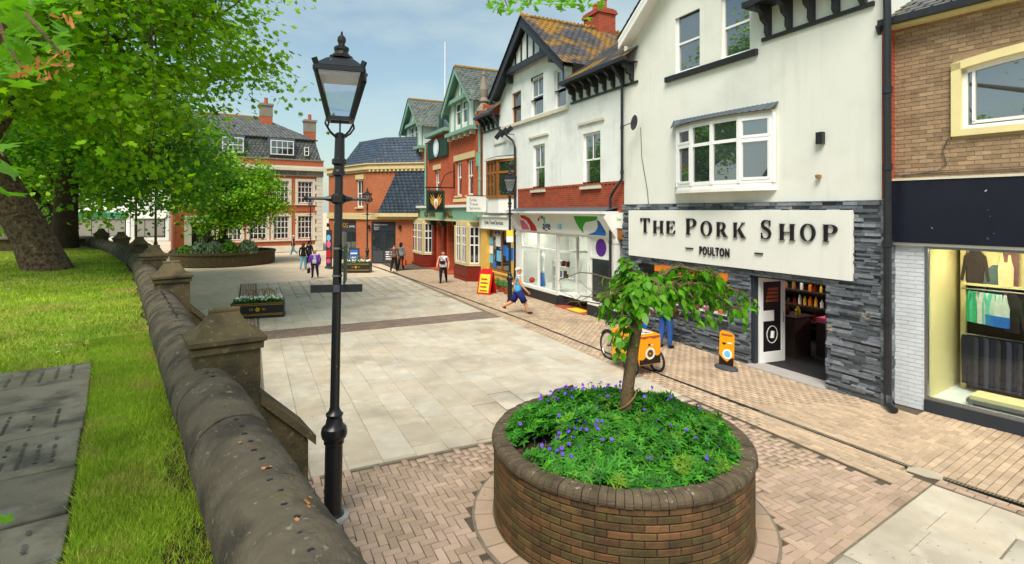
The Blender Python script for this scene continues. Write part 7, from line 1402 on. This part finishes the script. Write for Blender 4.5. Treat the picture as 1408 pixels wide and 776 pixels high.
    def loft(name, mat, rings):
        m = MB(); n = 18; vs = [(cx + rx_ * math.cos(2 * PI * k / n), cy + ry_ * math.sin(2 * PI * k / n), z) for cx, cy, rx_, ry_, z in rings for k in range(n)]; m.add(vs, [(i * n + k, i * n + (k + 1) % n, (i + 1) * n + (k + 1) % n, (i + 1) * n + k) for i in range(len(rings) - 1) for k in range(n)]); q = m.build(name, mat, o, smooth=True); s = q.modifiers.new('solid', 'SOLIDIFY'); s.thickness = .01
    dzl = -low
    pz = J['pel'].z; bw = bulk
    loft('shirt_hem', cloth(*top), [(0, J['waist'].y, .083 * h * bw, .066 * h * bw, J['waist'].z + .02 * h), (0, J['pel'].y, .093 * h * bw, .073 * h * bw, pz + .01 * h), (0, J['pel'].y - .003, (.1 * h * bw), .078 * h * bw, pz - .035 * h)])
    if coat:
        for s in (-1, 1): loft('coat_front', cloth(*coat), [(s * .066 * h, J['chest'].y + .012 * h, .038 * h, .06 * h, J['upper'].z + .005), (s * .085 * h * bw, J['waist'].y + .01 * h, .034 * h, .066 * h * bw, J['waist'].z), (s * .09 * h * bw, J['pel'].y + .005 * h, .036 * h, .072 * h * bw, pz - (.02 + coatlen * .22) * h)])
        for nm in 'LR':
            m = MB(); m.tube([J['sh' + nm] + Vector((0, 0, .012 * h)), J['el' + nm], J['wr' + nm]], [.041 * h, .033 * h, .027 * h], 10); m.build('coat_sleeve', cloth(*coat), o, smooth=True)
    if shorts:
        for nm, s in (('L', -1), ('R', 1)):
            m = MB(); a_, b_ = J['hip' + nm], J['knee' + nm]; m.tube([a_ + Vector((0, 0, .03 * h)), a_.lerp(b_, .5), a_.lerp(b_, 1.0)], [.075 * h * bw, .068 * h, .066 * h], 12, cap=False); q = m.build('shorts', cloth(*shorts), o, smooth=True); s_ = q.modifiers.new('solid', 'SOLIDIFY'); s_.thickness = .008
    return o, J
def bag_at(label, p, o, size, mat, strap=.25):
    q = thing('bag', label, 'bag', o.matrix_world @ p if False else (Matrix.Translation(o.location) @ Matrix.Rotation(o.rotation_euler[2], 4, 'Z')) @ p, o.rotation_euler[2]); w, d, hh2 = size
    MB().prism([(-d / 2, -w / 2, -strap - hh2), (-d / 2, w / 2, -strap - hh2), (-d / 2, w / 2 * .85, -strap), (-d / 2, -w / 2 * .85, -strap)], (d, 0, 0)).build('bag_body', mat, q, bevel=.015); m = MB(); m.tube([(0, -w / 3, -strap), (0, -.02, 0), (0, .02, 0), (0, w / 3, -strap)], .008, 5); m.build('handle', mat, q)
p_, J_ = person('grey haired woman in open purple coat walking with a dark handbag', gnd(433, 382.5), rad(186), 1.56, .18, (-.1, .2), (.3, .5), top=(200, 196, 206), bottom=(48, 34, 60), hair=(222, 206, 150), hairlen=.02, coat=(112, 60, 168), coatlen=.35, bulk=1.12, spread=.03)
bag_at('dark handbag carried by the woman in purple', J_['hdR'], p_, (.3, .1, .25), cloth(40, 42, 52), .2)
person('woman with long brown hair, black top and pale blue jeans', gnd(417, 370.5), rad(10), 1.66, .2, (-.2, .2), (.3, .3), top=(28, 24, 28), bottom=(110, 170, 200), hair=(82, 48, 36), hairlen=.14)
person('person in dark clothes walking beside the brown haired woman', gnd(425.5, 368), rad(-20), 1.72, .15, (-.15, .15), top=(34, 28, 44), bottom=(36, 30, 44), hair=(36, 30, 30), hairlen=.06)
person('white haired person in navy top and jeans striding past the bank', gnd(403, 351.5), rad(78), 1.7, .4, (-.4, .45), (.4, .6), top=(34, 30, 60), bottom=(108, 170, 196), hair=(225, 222, 216), shoes=(220, 220, 220), sleeve='short')
person('person in brown jacket and black trousers walking past the corner shop', gnd(542, 373.5), rad(-14), 1.68, .16, (-.3, .3), top=(104, 78, 70), bottom=(30, 28, 32), hair=(34, 28, 28), bulk=1.08, hairlen=.0)
p_, J_ = person('person in grey jacket carrying an orange bag beside brown jacket', gnd(551.5, 371.5), rad(-12), 1.68, .14, (-.1, .1), (.15, .15), top=(112, 122, 128), bottom=(34, 34, 38), hair=(30, 24, 26), hairlen=.1)
bag_at('bright orange carrier bag held outside the pub', J_['hdR'], p_, (.3, .12, .34), cloth(236, 84, 30), .12)
p_, J_ = person('woman in white patterned top, black trousers and crossbody bag by pub', gnd(609.5, 389.5), rad(176), 1.64, .2, (-.15, .25), (.5, .6), top=(214, 214, 226), bottom=(26, 26, 30), hair=(96, 52, 40), sleeve='short', bulk=1.16, spread=.02)
bg_ = thing('crossbody_bag', 'small black crossbody bag worn by woman in white', 'bag', p_.location, p_.rotation_euler[2]); c = J_['waist']; MB().box(-.13, .13, c.y + .13, c.y + .2, c.z - .02, c.z + .13).build('pouch', cloth(24, 24, 30), bg_, bevel=.02); m = MB(); m.tube([(-.12, c.y + .14, c.z + .1), (.02, c.y + .165, c.z + .25), (.13, .08, J_['upper'].z + .06)], .012, 5); m.build('strap', cloth(24, 24, 30), bg_)
person('grey haired man in striped blue polo and navy shorts striding past charity shop', gnd(713, 431.5), rad(-84), 1.74, .5, (-.35, .3), (.35, .45), top=(72, 150, 196), bottom=(38, 44, 110), hair=(208, 196, 178), sleeve='short', shorts=(36, 42, 108), shoes=(52, 40, 36), skin=(206, 150, 112), stripes=(226, 232, 240), bulk=1.12)
p_, J_ = person('shopper in brown jacket and blue jeans looking into butcher window', S.w(-4.95, -.75), S.rz + rad(8), 1.7, .06, (.1, .1), (.9, .9), top=(120, 84, 48), bottom=(44, 84, 150), hair=(70, 56, 48), bulk=1.1, coat=(116, 82, 48), coatlen=.1)
person('shopper in bright blue trousers half hidden by weeping tree trunk', S.w(-5.75, -.85), S.rz + rad(-30), 1.66, .08, (.1, .1), (.4, .9), top=(200, 180, 186), bottom=(24, 80, 190), hair=(120, 100, 80))
